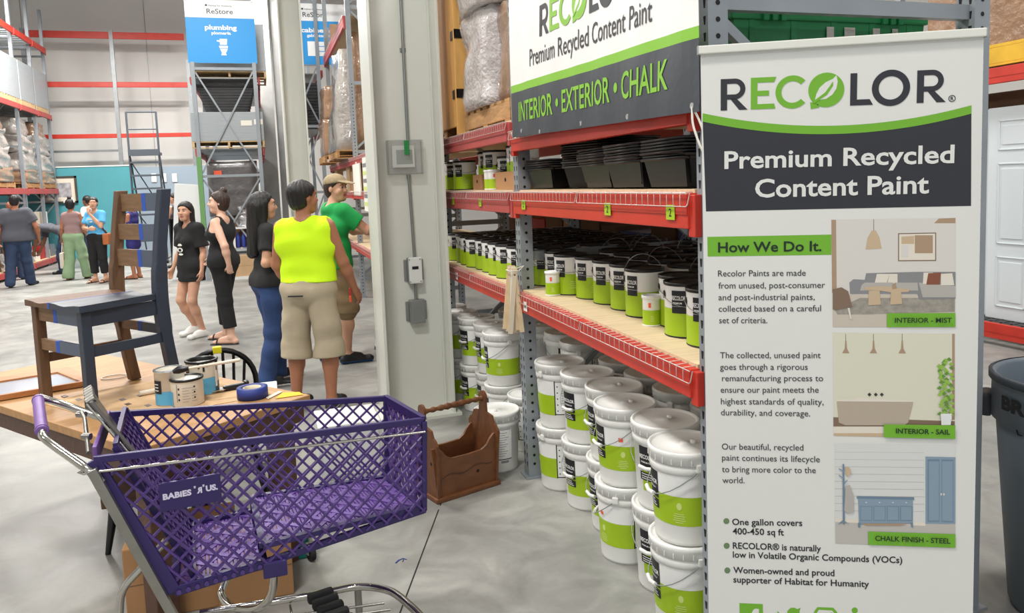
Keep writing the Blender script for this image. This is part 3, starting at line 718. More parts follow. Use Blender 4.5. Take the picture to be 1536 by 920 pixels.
# ------------------------------------------------------------------ paint trays
def make_tray():
    t = thing('paint_tray', 'x', 'paint tray'); L, Wd = .40, .285
    b = MB(); th = .0025
    prof = [(-L/2, .0), (-L/2+.012, 0), (-L/2+.03, -.095), (-L/2+.13, -.10), (L/2-.05, -.018), (L/2-.012, 0), (L/2, 0)]
    n = len(prof)
    vs = []
    for x, z in prof:
        q = .018 if z < -.001 else 0
        vs += [(x, -Wd/2+q, z), (x, Wd/2-q, z)]
    fs = [(2*i, 2*i+2, 2*i+3, 2*i+1) for i in range(n-1)]
    for s in (0, 1):   # sides
        o = len(vs)
        for i in range(1, n-1): x, z = prof[i]; vs.append((x, (-1 if s == 0 else 1)*(Wd/2-.004), 0))
        for i in range(1, n-2): fs.append((2*i+s, 2*(i+1)+s, o+i, o+i-1))
    b.add(vs, fs, 'black_tray'); b.build('basin', t).modifiers.new('solidify', 'SOLIDIFY').thickness = .003
    b = MB()
    b.tube([(-L/2, -Wd/2, 0), (L/2, -Wd/2, 0), (L/2, Wd/2, 0), (-L/2, Wd/2, 0)], .0055, 'black_tray', 6, closed=True)
    b.build('rim', t)
    b = MB()
    for s in (-1, 1): b.bx(L/2-.06, L/2-.04, s*(Wd/2-.03)-.006, s*(Wd/2-.03)+.006, -.098, -.015, 'black_tray')
    b.build('foot', t)
    return t
tray = make_tray()
stacks = [(1.52, 2.33, 7, 0, .0, 'right-hand stack by the roll-up banner'), (1.53, 2.66, 7, 0, 0, 'second stack from the banner'), (1.55, 2.98, 7, 0, 0, 'third stack from the banner'), (1.62, 3.34, 13, .42, .0, 'skewed middle stack'), (1.56, 3.70, 5, .1, 0, 'low stack by the rack post'), (1.98, 2.5, 8, .1, 0, 'back stack right'), (1.98, 2.95, 9, -.1, 0, 'back stack left')]
tray.rotation_mode = 'XYZ'
for si, (x, y, n, rz, tilt, nm_) in enumerate(stacks):
    for i in range(n):
        loc = (x+random.uniform(-.006, .006), y+random.uniform(-.004, .004), MZ+.103+i*.0112)
        place(tray, 'black plastic paint tray, '+ORD[i]+' from the bottom of the '+nm_, 'paint trays in the '+nm_, loc, rz+random.uniform(-.02, .02))
# ------------------------------------------------------------------ stir sticks hanging on the post
for i in range(12):
    t = thing('stir_stick', 'flat wooden paint stirring stick in the bundle tied to the rack post', 'stir stick', (1.245+.0022*(i % 6), 3.86-.0055*i, 1.20-(i % 4)*.006), -.25, 'stir sticks tied to the rack post')
    a = (i-5.5)*.020*(1 if i % 2 else -1)
    b = MB(); b.box((0, 0, -.165), (.026, .0035, .35), ['stir_wood', 'paper', 'stir_wood', 'cream_item'][i % 4], None, .001)
    o = b.build('blade', t); o.rotation_euler = (0, a, 0)
    b = MB(); b.tube([(0, -.0023, -.02), (0, .0023, -.02)], .004, 'hole', 8); q = b.build('tie_hole', t); q.rotation_euler = (0, a, 0)
b = MB(); b.tube([(1.225, 3.86, 1.185), (1.225, 3.79, 1.185), (1.275, 3.79, 1.185), (1.33, 3.862, 1.20), (1.275, 3.87, 1.185)], .003, 'paper', 5, True)
tag(b.build('tie_cord'), 'thin white cord tying the stirring sticks to the rack post', 'cord')
# ------------------------------------------------------------------ pallets and loads
def make_pallet(label, loc, rz=0, w=1.0, d=1.1, k='pallet_wood', group=None, h=.13):
    t = thing('pallet', label, 'pallet', loc, rz, group)
    for i in range(7):
        y = -d/2+.045+(d-.09)*i/6; b = MB(); b.box((0, y, h-.009), (w, .09, .018), k, None, .002); b.build('top_board', t)
    for s in (-1, 0, 1):
        b = MB(); x = s*(w/2-.02); b.box((x, 0, h/2), (.04, d, h-.036), k, None, .002); b.build('stringer', t)
    for i in range(3):
        b = MB(); b.box((0, (i-1)*(d/2-.05), .009), (w, .09, .018), k, None, .002); b.build('bottom_board', t)
    return t
def lump(b, x0, x1, y0, y1, z0, z1, k, seed=0, amp=.03, n=7, taper=.0):
    """wrapped load: a box of soft, uneven faces"""
    rnd = random.Random(seed); bm = bmesh.new(); bmesh.ops.create_cube(bm, size=1)
    bmesh.ops.subdivide_edges(bm, edges=bm.edges[:], cuts=n, use_grid_fill=True)
    ph = [rnd.uniform(0, 6) for _ in range(9)]
    for v in bm.verts:
        x, y, z = v.co; f = 1-.06*(abs(2*x)**6*abs(2*y)**6)
        tp = 1-taper*(z+.5)
        d = amp*(math.sin(9*z+ph[0]+4*y)+.6*math.sin(17*z+ph[1]+7*x)+.5*math.sin(11*y+ph[2]+5*z))
        nx = x*f*tp*(x1-x0)+(d if abs(x) > .49 else 0)*(1 if x > 0 else -1)*.6
        ny = y*f*tp*(y1-y0)+(amp*(math.sin(8*z+ph[3]+5*x)+.6*math.sin(15*z+ph[4])) if abs(y) > .49 else 0)*(1 if y > 0 else -1)*.6
        nz = z*(z1-z0)+(amp*.8*(math.sin(7*x+ph[5])+math.sin(9*y+ph[6])) if z > .49 else 0)
        v.co = Vector((nx+(x0+x1)/2, ny+(y0+y1)/2, nz+(z0+z1)/2))
    bm.verts.index_update(); b.add([v.co.copy() for v in bm.verts], [[v.index for v in f.verts] for f in bm.faces], k, True); bm.free()
def load(name, label, x0, x1, y0, y1, z0, parts, cat='wrapped load', group=None, inner=None):
    t = thing(name, label, cat, ((x0+x1)/2, (y0+y1)/2, z0), 0, group); w, d = x1-x0, y1-y0
    for i, (pn, fx0, fx1, fy0, fy1, h0, h1, k, amp, tp) in enumerate(parts):
        b = MB(); lump(b, -w/2+w*fx0, -w/2+w*fx1, -d/2+d*fy0, -d/2+d*fy1, h0, h1, k, hash(label) % 97 if False else len(label)+i*7, amp, 7, tp); b.build(pn, t)
    return t
TZ = TOP+.006
p1 = make_pallet('wooden pallet under the cling-wrapped sacks on the top shelf', (1.87, 4.50, TZ), 0, 1.08, .98)
load('wrapped_load', 'tall load of sacks in wrinkled clear film on the top shelf beside the banner', 1.30, 2.35, 4.08, 4.98, TZ+.132, [('wrapped_sacks', 0, 1, .32, 1, 0, .62, 'film_mauve', .022, .03), ('wrapped_cartons', .08, 1, -.02, .36, .0, .56, 'film_brown', .012, .02), ('film_wrap', .0, .98, .25, 1.08, .60, 1.2, 'film_mauve', .03, .02), ('wrapped_cartons', .1, 1, 0, .3, .57, 1.2, 'film_brown', .015, 0)])
t = thing('timber_crate', 'upright orange timber crate with black metal brackets on the top shelf', 'crate', (1.75, 5.36, TZ))
b = MB()
for i in range(3): b.bx(-.42, .5, -.26+i*.17, -.095+i*.17, .10, 1.5, 'crate_wood', .004)
b.bx(-.44, -.42, -.27, .27, .06, 1.5, 'crate_wood', .003); b.build('panel', t)
for x in (-.40, .45):
    b = MB(); b.bx(x-.05, x+.05, -.29, -.26, .0, 1.5, 'crate_wood', .004); b.build('corner_post', t)
b = MB(); b.bx(-.42, .5, -.24, -.14, 0, .10, 'pallet_wood', .004); b.bx(-.42, .5, .14, .24, 0, .10, 'pallet_wood', .004); b.build('skid', t)
for z in (.28, .68, 1.08):
    b = MB(); b.bx(-.447, -.33, -.296, -.29, z-.03, z+.03, 'black_gloss'); b.bx(-.447, -.441, -.296, -.18, z-.03, z+.03, 'black_gloss'); b.build('bracket', t)
# loads on the far bays of the right rack
FZ = 2.106
make_pallet('yellow wooden pallet under brown cartons at the end of the right rack', (1.62, 14.2, FZ), 0, 1.1, 1.3, group=None)
load('wrapped_load', 'brown cartons in clear film on the last pallet of the right rack', 1.08, 2.14, 13.55, 14.75, FZ+.132, [('wrapped_cartons', 0, 1, 0, 1, 0, .62, 'film_brown', .012, 0), ('wrapped_cartons', .03, 1, .02, .98, .62, 1.2, 'film_brown', .012, .04)])
make_pallet('wooden pallet under the tall white wrapped load behind the green-shirted man', (1.66, 12.45, FZ), 0, 1.1, 1.5)
load('wrapped_load', 'tall white film-wrapped load narrowing upward on the right rack', 1.10, 2.2, 11.75, 13.2, FZ+.132, [('film_wrap', 0, 1, 0, 1, 0, 1.5, 'film', .03, .22), ('wrapped_cartons', .25, .9, -.12, .3, .1, 1.75, 'film_brown', .012, .1)])
carton('carton', 'brown wrapped carton high on the end beam of the right rack', 1.36, 1.9, 14.3, 15.0, 4.19, .45, 'film_brown')
for i, (y, x, w, h, k, lab) in enumerate(((14.6, 1.34, .5, .5, 'carton_pale', 'pale carton on the far low shelf behind the cap'), (13.9, 1.34, .45, .25, 'carton', 'brown carton on the far low shelf with a white note'), (13.2, 1.36, .5, .35, 'panel_white', 'white carton on the far low shelf'), (12.5, 1.34, .5, .42, 'carton_pale', 'second pale carton on the far low shelf'), (11.9, 1.34, .4, .3, 'carton', 'brown carton at the near end of the far low shelf'))):
    carton('carton', lab, x, x+w, y-.25, y+.25, 1.606, h, k)
b = MB(); b.bx(1.272, 1.289, 10.4, 11.2, 1.55, 1.99, 'paper'); b.bx(1.272, 1.289, 10.78, 10.82, 1.99, 2.02, 'paper'); 
tag(b.build('price_board'), 'white price board hung on the rack behind the capped man', 'notice')
b = MB(); b.bx(1.276, 1.289, 9.7, 10.1, 1.35, 2.05, 'paper')
for i in range(6): b.bx(1.2735, 1.276, 9.74, 10.06, 1.42+i*.1, 1.47+i*.1, 'grey_item' if i % 2 else 'lime_pale')
tag(b.build('leaflet_panel'), 'tall leaflet panel hung on the rack between the cap and the column', 'notice')
# left rack loads
def lpx(px): return W(px, 200, 'x', LX).y
ll = [(6, 'film_brown', 'nearest'), (43, 'film', 'middle'), (66, 'film', 'farthest')]
for i, (px, k, wd_) in enumerate(((3, 'film', 'nearest'), (43, 'film', 'middle'), (68, 'film', 'farthest'))):
    y = lpx(px)
    make_pallet('wooden pallet under the '+wd_+' wrapped load on the left rack', (LX-.55, y, 1.935), 0, 1.1, 1.2, group='pallets on the left rack, lower tier')
    load('wrapped_load', 'lumpy load in white film on the left rack, '+wd_+' of three', LX-1.05, LX+.02, y-.6, y+.6, 2.067, [('wrapped_cartons', 0, 1, 0, 1, 0, .30, 'film_brown', .02, .0), ('film_wrap', .02, .98, .02, .98, .28, .74, 'film', .04, .04), ('film_wrap', .05, .95, .08, .95, .72, 1.15, 'film', .045, .05), ('wrapped_cartons', .02, .9, .1, .9, 1.13, 1.55, 'film_brown' if i != 1 else 'film', .03, .1)], group='wrapped loads on the left rack')
for i, (px, wd_) in enumerate(((8, 'nearest'), (40, 'second'), (58, 'third'), (74, 'farthest'))):
    y = 18.62+1.24*i
    make_pallet('wooden pallet under the '+wd_+' stack of white sheets on the left rack', (LX-.55, y, 3.875), 0, 1.1, 1.15, 'pallet_pale', 'pallets on the left rack, upper tier')
    b = MB(); b.box((LX-.55, y, 3.875+.132+.46), (1.1, 1.16, .92), 'sheet_stack', None, .01); tag(b.build('sheet_stack'), 'pale stack of sheets on a pallet on the left rack, '+wd_+' of four', 'sheet stack', 'sheet stacks on the left rack')
b = MB(); b.bx(LX-1.0, LX-.95, 21.2, 22.9, 3.9, 5.1, 'cream_item'); tag(b.build('panel_sheet'), 'cream panel standing behind the sheet stacks on the left rack', 'panel')
# clutter on the low left shelf
rnd = random.Random(3)
ks = ['paper', 'red_item', 'cream_item', 'grey_item', 'carton', 'film', 'blue_pack', 'film', 'carton_pale', 'film']
for i in range(14):
    y = 16.2+i*.48; w = rnd.uniform(.25, .42); h = rnd.uniform(.18, .42); k = ks[i % 10]
    if k == 'film':
        load('plastic_bag', 'plastic-wrapped bundle on the low left shelf, '+ORD[i]+' from the near end', LX-.5, LX-.08, y-w/2, y+w/2, .191, [('film_wrap', 0, 1, 0, 1, 0, h, 'film', .04, .3)], 'bag', 'goods on the low left shelf')
    else: carton('carton', {'paper': 'white', 'red_item': 'red', 'cream_item': 'cream', 'grey_item': 'grey', 'carton': 'brown', 'blue_pack': 'blue', 'carton_pale': 'tan'}[k]+' box on the low left shelf, '+ORD[i]+' from the near end', LX-.5, LX-.08, y-w/2, y+w/2, .191, h, k, tape=k.startswith('carton'), group='goods on the low left shelf')
b = MB(); b.bx(LX-1.09, LX-.02, 15.6, 23, .95, .98, 'rack_red_dull')
b.build('shelf_board', bpy.data.objects['pallet_rack.002'])
for i in range(9):
    y = 16.3+i*.72; h = rnd.uniform(.15, .4)
    carton('carton', {'paper': 'white', 'red_item': 'red', 'cream_item': 'cream', 'grey_item': 'grey', 'carton': 'brown'}[ks[(i*3+1) % 5]]+' box on the waist-high left shelf, '+ORD[i]+' from the near end', LX-.55, LX-.1, y-.2, y+.2, .981, h, ks[(i*3+1) % 5], tape=False, group='goods on the upper left shelf')
# goods in the plumbing rack
X0, X1, PY = -1.12, .045, 15.5
make_pallet('pale wooden pallet behind the plumbing sign', (-.45, PY+.75, 3.855), 0, 1.35, 1.1, 'pallet_pale')
b = MB(); b.box((-.45, PY+.75, 3.99+.45), (1.35, 1.1, .9), 'sheet_stack', None, .01); tag(b.build('sheet_stack'), 'pale sheet stack on the pallet behind the plumbing sign', 'sheet stack')
t = thing('panel_stack', 'stack of dark panels tapering downward under the plumbing sign', 'panel stack', (-.54, PY+.8, 3.2))
for i in range(10): w = .78+.03*i; b = MB(); b.box((0, 0, .03+i*.055), (w, 1.0, .05), 'dark_panel', None, .004); b.build('panel', t)
t = thing('panel_stack', 'stack of dark panels behind the second column, under the cabinets sign', 'panel stack', (.93, 16.3, 2.905))
for i in range(14): b = MB(); b.box((0, 0, .04+i*.062), (.50+.006*i, 1.1, .055), 'dark_panel', None, .004); b.build('panel', t)
make_pallet('pale wooden pallet under the wrapped white sheets in the plumbing rack', (-.54, PY+.62, 2.51), 0, 1.3, 1.2, 'pallet_pale')
b = MB(); b.box((-.54, PY+.62, 2.642+.275), (1.3, 1.2, .55), 'sheet_stack', None, .008); b.box((-.2, PY+.015, 2.98), (.2, .003, .1), 'paper'); b.box((.02, PY+.015, 3.0), (.16, .003, .1), 'paper'); tag(b.build('sheet_stack'), 'film-wrapped white sheet stack on the middle level of the plumbing rack', 'sheet stack')
load('wrapped_load', 'dark wrapped crate with an orange sticker low in the plumbing rack', -1.0, -.06, PY+.25, PY+1.2, .585, [('film_wrap', 0, 1, 0, 1, .62, 1.68, 'film_grey', .008, 0), ('base', .1, .9, .1, .9, 0, .62, 'carton_dark', .004, 0)])
b = MB(); b.bx(-.86, -.72, PY+.21, PY+.218, 1.98, 2.09, 'orange_sticker'); tag(b.build('hazard_label'), 'orange square label on the dark wrapped crate', 'sticker')
load('bubble_wrap_bundle', 'silvery crumpled wrapping on the low shelf of the plumbing rack', -.5, -.02, PY+.04, PY+.24, .99, [('film_wrap', 0, 1, 0, 1, 0, .32, 'foil', .05, .3)], 'bundle')
b = MB(); b.bx(-.62, .02, PY-.02, PY+.24, .95, .985, 'panel_white'); b.bx(-.6, -.55, PY, PY+.2, .585, .95, 'panel_white'); b.bx(-.04, .0, PY, PY+.2, .585, .95, 'panel_white'); tag(b.build('shelf_unit'), 'low white shelf unit under the silvery wrapping', 'shelf')
for i in range(5):
    b = MB(); x = -.5+i*.1; b.lathe([(.035, 0), (.04, .01), (.04, .2), (.02, .25), (.02, .29)], 'blue_pack', (x, PY+.08, .585), 10); tag(b.build('bottle'), 'blue bottle on the low shelf under the silvery wrapping, '+ORD[i]+' from the left', 'bottle', 'blue bottles in the plumbing rack')
carton('carton', 'flat tan carton on the floor at the plumbing rack', -.62, -.1, PY-.25, PY+.1, .05, .40, 'carton_pale'); 
b = MB(); b.bx(-1.0, .05, PY-.3, PY+.12, 0, .05, 'panel_white'); tag(b.build('skirting_board'), 'long white board lying on the floor at the plumbing rack', 'board')
b = MB(); b.bx(X0-.02, X0+.07, PY-.05, PY-.035, 1.0, 2.35, 'green_post', .004); tag(b.build('protector_strip'), 'green protective strip on the left post of the plumbing rack', 'post guard')
t = thing('door_slab', 'white slab door with a round lock hole leaning at the plumbing rack', 'door', (-1.42, PY+.2, 0))
b = MB(); b.box((0, 0, .93), (.48, .04, 1.84), 'panel_white', Matrix.Rotation(.1, 3, 'Y') @ Matrix.Rotation(.03, 3, 'X'), .004); b.build('slab', t)
b = MB(); b.tube([(.05, -.03, 1.6), (.05, -.012, 1.6)], .03, 'hole', 12); b.build('lock_hole', t)
# ------------------------------------------------------------------ logo lettering
def ring(cx, cy, ro, ri, a0, a1, n=40):
    A = [math.radians(a0+(a1-a0)*i/n) for i in range(n+1)]
    return [(cx+ri*math.cos(a), cy+ri*math.sin(a)) for a in A], [(cx+ro*math.cos(a), cy+ro*math.sin(a)) for a in A]
def logo(b, fr, x, y, w, kd, kg, kw, t=.0006, it=0.):
    """the RECOLOR word with its leaf letter; total width w, baseline at y"""
    u = w/352.; f = lambda X, Y, d: fr(x+(X+it*Y)*u, y+Y*u, d)
    T = lambda p, k, d=0: b.prism(p, t, k, lambda X, Y, q: f(X, Y, q+d))
    def R(x0, k):
        T([(x0, 0), (x0+10, 0), (x0+10, 50), (x0, 50)], k); T([(x0+10, 42), (x0+22, 42), (x0+22, 50), (x0+10, 50)], k); T([(x0+10, 17), (x0+22, 17), (x0+22, 25), (x0+10, 25)], k)
        b.strip(*ring(x0+22, 33.5, 16.5, 8.5, -90, 90, 20), t, k, f); T([(x0+15, 18), (x0+25, 18), (x0+42, 0), (x0+29, 0)], k)
    R(0, kd)
    T([(47, 0), (57, 0), (57, 50), (47, 50)], kg); T([(57, 0), (85, 0), (83, 8), (57, 8)], kg); T([(57, 42), (83, 42), (86, 50), (57, 50)], kg); T([(57, 21), (75, 21), (75, 29), (57, 29)], kg)
    b.strip(*ring(111, 25, 26, 17, 42, 318, 40), t, kg, f)
    b.prism([(162+27*math.cos(i*PI/24), 26+27*math.sin(i*PI/24)) for i in range(48)], t, kg, f); T([(138, 8), (150, 4), (152, -1), (139, -3)], kg)
    leaf = [(145, 10), (147, 20), (152, 30), (161, 38), (172, 43), (177, 48), (179, 38), (177, 27), (171, 18), (162, 12), (152, 11)]
    T(leaf, kw, t); b.strip([(143, 5), (152, 11), (163, 18), (172, 32), (172, 38)], [(141, 8), (150, 14.5), (160, 22), (168, 33), (171, 38)], t, kg, lambda X, Y, q: f(X, Y, q+2*t))
    T([(198, 0), (208, 0), (208, 50), (198, 50)], kd); T([(208, 0), (232, 0), (227, 9), (208, 9)], kd)
    b.strip(*ring(258, 25, 28, 18, 0, 360, 48), t, kd, f, True) if False else b.strip(*[q[:-1] for q in ring(258, 25, 28, 18, 0, 360, 48)], t, kd, f, True)
    R(296, kd)
    b.strip(*[q[:-1] for q in ring(347, 5, 5.2, 4.2, 0, 360, 20)], t, kd, f, True); b.text('R', kd, f, 345, 2.4, 4.4, 5.4, bold=.02)
# ------------------------------------------------------------------ vinyl banner tied to the rack
VX = 1.250
t = thing('vinyl_banner', 'large white and slate vinyl banner tied across the rack reading interior exterior chalk', 'banner', (VX, 3.0, 1.87))
vf0 = lambda px, py: W(px, py, 'x', VX)
YA, YB = vf0(766, 100).y, vf0(1050, 100).y
ZL0, ZR0 = vf0(768, 207).z, vf0(1047, 168).z
def zlow(y): return ZR0+(ZL0-ZR0)*(y-YB)/(YA-YB)
def wob(y, z): return .005*math.sin(5*y+.6*z)+.0015*math.sin(23*y+5*z)+.001*math.sin(31*y-9*z)
def vfr(x, y, d): return Vector((wob(y and 3-x, y)-d, -x, y))      # x to the right, y up from z 1.87
def vmesh(name, f0, f1, k, d=0., parent=t, nx=40, nz=8, ext=0):
    b = MB(); vs = []
    for i in range(nx+1):
        yy = YA+(YB-YA)*i/nx
        for j in range(nz+1):
            z0, z1 = f0(yy), f1(yy); z = z0+(z1-z0)*j/nz; vs.append(Vector((wob(yy, z-1.87)-d, yy-3.0, z-1.87)))
    b.add(vs, [(i*(nz+1)+j, (i+1)*(nz+1)+j, (i+1)*(nz+1)+j+1, i*(nz+1)+j+1) for i in range(nx) for j in range(nz)], k, False)
    o = b.build(name, parent); m = o.modifiers.new('solidify', 'SOLIDIFY'); m.thickness = .0015; m.offset = 1; return o
gl0, gl1 = vf0(764.5, 142).z, vf0(764.5, 131).z; gr0, gr1 = vf0(1042, 59).z, vf0(1042, 41).z
lerp = lambda a, c: (lambda y: a+(c-a)*(YA-y)/(YA-YB))
vmesh('white_field', lerp(gl1, gr1), lambda y: 2.97, 'vinyl_white', nz=14); vmesh('green_stripe', lerp(gl0, gr0), lerp(gl1, gr1), 'vinyl_green', nz=2); vmesh('slate_field', zlow, lerp(gl0, gr0), 'vinyl_slate', nz=5)
vmesh('hem', zlow, lambda y: zlow(y)+.022, 'vinyl_slate', .002, nz=1)
def vbl(px0, py0, px1, py1):
    a, c = vf0(px0, py0), vf0(px1, py1); A = Vector((3-a.y, a.z-1.87)); Bv = Vector((3-c.y, c.z-1.87)); dr = (Bv-A); L = dr.length; dr /= L
    return (lambda x, y, d: vfr(A.x+dr.x*x-dr.y*y, A.y+dr.y*x+dr.x*y, d+.003)), L
b = MB(); f, L = vbl(780, 182, 1005, 133); b.text('INTERIOR • EXTERIOR • CHALK', 'vinyl_green', f, 0, 0, L, .098, bold=.014, ital=.05); b.build('lettering', t)
b = MB(); f, L = vbl(797, 99.5, 981, 31.5); b.text('Premium Recycled Content Paint', 'fabric_slate', f, 0, 0, L, .082, bold=.004, ital=.05); b.build('lettering', t)
b = MB(); f, L = vbl(811, 55, 883, 20); logo(b, f, 0, 0, L/.564, 'fabric_slate', 'vinyl_green', 'vinyl_white', .0008, .08); b.build('logo', t)
b = MB()
for px, py in ((784, 197), (811, 198), (870, 186), (943, 176), (1040, 160)):
    p = vf0(px, py); b.tube([(wob(p.y, 0)-.004, p.y-3, p.z-1.868), (wob(p.y, 0)-.0005, p.y-3, p.z-1.868)], .010, 'alu', 12)
b.build('grommet', t)
b = MB(); p = vf0(1040, 160); a = Vector((0-.004, p.y-3, p.z-1.87)); b.tube(smooth_path([a, a+Vector((.0, -.006, -.06)), a+Vector((.02, -.03, -.14)), a+Vector((.035, -.045, -.10)), a+Vector((.06, -.03, .0))], 5), .0035, 'paper', 5)
b.tube(smooth_path([a, a+Vector((.01, -.02, -.04)), a+Vector((.03, -.05, -.12)), a+Vector((.06, -.04, .01))], 5), .0035, 'paper', 5)
pa = vf0(768, 205); a = Vector((-.004, pa.y-3, pa.z-1.85)); b.tube(smooth_path([a, a+Vector((.02, .01, -.03)), a+Vector((.06, .0, .0))], 4), .004, 'paper', 5)
for y in (YA, YB): b.tube([(0, y-3, 1.06), (.05, y-3, 1.06), (.13, y-3, 1.04)], .004, 'paper', 5); b.tube([(.13, y-3, 1.04), (.075, y-3, .9)], .004, 'paper', 5)
b.build('tie_cord', t)
# ------------------------------------------------------------------ roll-up banner stand
BL, BR = Vector((1.238, 1.95, 0)), Vector((1.917, 1.600, 0)); BU = (BR-BL).normalized(); BN = Vector((BU.y, -BU.x, 0))   # BN looks to the camera
if BN.y > 0: BN = -BN
BW = (BR-BL).length
t = thing('roll_up_banner', 'tall white and slate roll-up banner stand reading Premium Recycled Content Paint', 'banner stand', BL, math.atan2(BU.y, BU.x))
def B(px, py):
    r = ROT @ _d(px, py); s = (BL-CAM).dot(BN)/r.dot(BN); p = CAM+r*s; return Vector(((p-BL).dot(BU), p.z))
bf = lambda x, y, d: Vector((x, -d, y))
ex0, ex1 = B(1054, 300).x, B(1471, 300).x; ztop = B(1260, 68).y
b = MB(); b.bx(ex0, ex1, 0, .0012, .06, ztop+.005, 'fabric_white'); b.build('print_sheet', t)
b = MB(); q0, q1 = B(1047, 76), B(1478, 54); b.bx(q0.x, q1.x, -.012, .014, ztop-.002, ztop+.022, 'alu_white', .003); b.bx(q0.x-.002, q0.x, -.012, .014, ztop-.003, ztop+.023, 'alu'); b.bx(q1.x, q1.x+.002, -.012, .014, ztop-.003, ztop+.023, 'alu'); b.build('top_rail', t)
b = MB(); b.bx(ex0-.01, ex1+.01, -.05, .06, .0, .075, 'alu', .012); b.build('base_cassette', t)
for s in (.12, .88):
    b = MB(); b.bx(ex0+(ex1-ex0)*s-.03, ex0+(ex1-ex0)*s+.03, -.17, .17, 0, .012, 'alu', .004); b.build('foot', t)
b = MB(); b.tube([((ex0+ex1)/2, .03, .07), ((ex0+ex1)/2, .012, ztop+.01)], .009, 'alu', 8); b.build('support_pole', t)
def bp(b, pts, k, d=.0004):
    P = [B(*p) for p in pts]; b.add([(p.x, -d, p.y) for p in P], [tuple(range(len(P)))], k)
def bell(b, px, py, rx, ry, k, d, n=16): bp(b, [(px+rx*math.cos(2*PI*i/n), py+ry*math.sin(2*PI*i/n)) for i in range(n)], k, d)
def btx(b, s, px0, py0, px1, py1, cap, k, bold=0., d=.001, spacing=1.):
    a, c = B(px0, py0), B(px1, py1); dr = c-a; L = dr.length; dr /= L
    h = (B((px0+px1)/2, (py0+py1)/2-cap)-B((px0+px1)/2, (py0+py1)/2)).length
    b.text(s, k, lambda x, y, dd: Vector((a.x+dr.x*x-dr.y*y, -dd, a.y+dr.y*x+dr.x*y)), 0, 0, L, h, d, bold, spacing)
b = MB(); n = 24; top = [(1054+403*i/n, 170+(-12)*i/n+24.5*(1-(2*i/n-1)**2)*1.0) for i in range(n+1)]
P = [(px, py+11.5) for px, py in top]
bp(b, P+[(1456.5, 309), (1059, 317.3)], 'fabric_slate', .0004); b.build('slate_panel', t)
b = MB(); bb = [(px, py+12.5) for px, py in top]
for i in range(n): bp(b, [top[i], bb[i], bb[i+1], top[i+1]], 'fabric_green', .0008)
b.build('green_swoosh', t)
b = MB(); a, c = B(1081, 166), B(1433, 152.5); dr = (c-a); L = dr.length; dr /= L
logo(b, lambda x, y, d: Vector((a.x+dr.x*x-dr.y*y, -d-.0005, a.y+dr.y*x+dr.x*y)), 0, 0, L, 'fabric_slate', 'fabric_green', 'fabric_white', .0005); b.build('logo', t)
b = MB(); btx(b, 'Premium Recycled', 1086.5, 253, 1431, 244, 27.5, 'fabric_white', .020, .001); b.build('headline', t); b = MB(); btx(b, 'Content Paint', 1132.5, 296, 1393, 289.5, 28.5, 'fabric_white', .020, .001); b.build('headline', t)
b = MB(); bp(b, [(1061, 355.5), (1247, 352), (1247, 382.4), (1061.5, 385)], 'fabric_green', .0004); btx(b, 'How We Do It.', 1077, 378.4, 1232, 376.4, 15.5, 'dark_green_text', .018, .001); b.build('green_heading', t)
b = MB()
for s, x0, y0, x1, y1 in (('Recolor Paints are made', 1077, 414.8, 1208.5, 413.8), ('from unused, post-consumer', 1077.7, 433, 1237.4, 432), ('and post-industrial paints,', 1077.7, 450.5, 1222, 450), ('collected based on a careful', 1078, 467.7, 1231.4, 467), ('set of criteria.', 1078.7, 485, 1151, 485),
  ('The collected, unused paint', 1080, 537.4, 1231, 537.4), ('goes through a rigorous', 1080, 555, 1211.5, 555), ('remanufacturing process to', 1083, 572, 1234.7, 572), ('ensure our paint meets the', 1081, 589.3, 1228, 589.3), ('highest standards of quality,', 1081.4, 606.5, 1235.4, 607.5), ('durability, and coverage.', 1081.4, 623.1, 1215.2, 624.8),
  ('Our beautiful, recycled', 1082.8, 674.4, 1205, 676), ('paint continues its lifecycle', 1083, 691, 1229.7, 693.6), ('to bring more color to the', 1083, 708.4, 1223.6, 710), ('world.', 1083.8, 725, 1116.8, 725)):
    if s.startswith(('The coll', 'Our beau')): b.build('paragraph', t); b = MB()
    btx(b, s, x0, y0, x1, y1, 9.6, 'text_grey', .004, .0006)
b.build('paragraph', t)
b = MB()
for s, x0, y0, x1, y1 in (('One gallon covers', 1098.3, 787.5, 1203.4, 789.2), ('400-450 sq ft', 1099, 801.4, 1175.8, 803.4), ('RECOLOR® is naturally', 1099.3, 823, 1231.4, 827.6), ('low in Volatile Organic Compounds (VOCs)', 1099.3, 836.4, 1353.3, 845), ('Women-owned and proud', 1100, 859.7, 1251.6, 864.4), ('supporter of Habitat for Humanity', 1100, 873.8, 1303.5, 881)):
    if s.startswith(('RECOLOR', 'Women')): b.build('bullet_text', t); b = MB()
    btx(b, s, x0, y0, x1, y1, 9.8, 'black_print', .015, .0006)
b.build('bullet_text', t)
b = MB()
for x, y in ((1089.5, 782), (1090, 819), (1091, 856)): bell(b, x, y, 4.5, 4.5, 'dot_green', .0006)
b.build('bullet', t)
b = MB(); bp(b, [(1109, 905), (1144, 906.5), (1145, 941), (1110, 940)], 'fabric_green', .0006); btx(b, 'f', 1126, 941.5, 1139, 942, 28, 'fabric_white', .06, .0010)
bp(b, [(1166, 917), (1172, 922), (1181, 925), (1181, 917), (1186, 912), (1192, 912), (1196, 914), (1201, 912), (1199, 917), (1200, 924), (1194, 936), (1184, 942), (1172, 942), (1166, 939), (1176, 936), (1168, 930), (1172, 929), (1166, 923)], 'fabric_green', .0006)
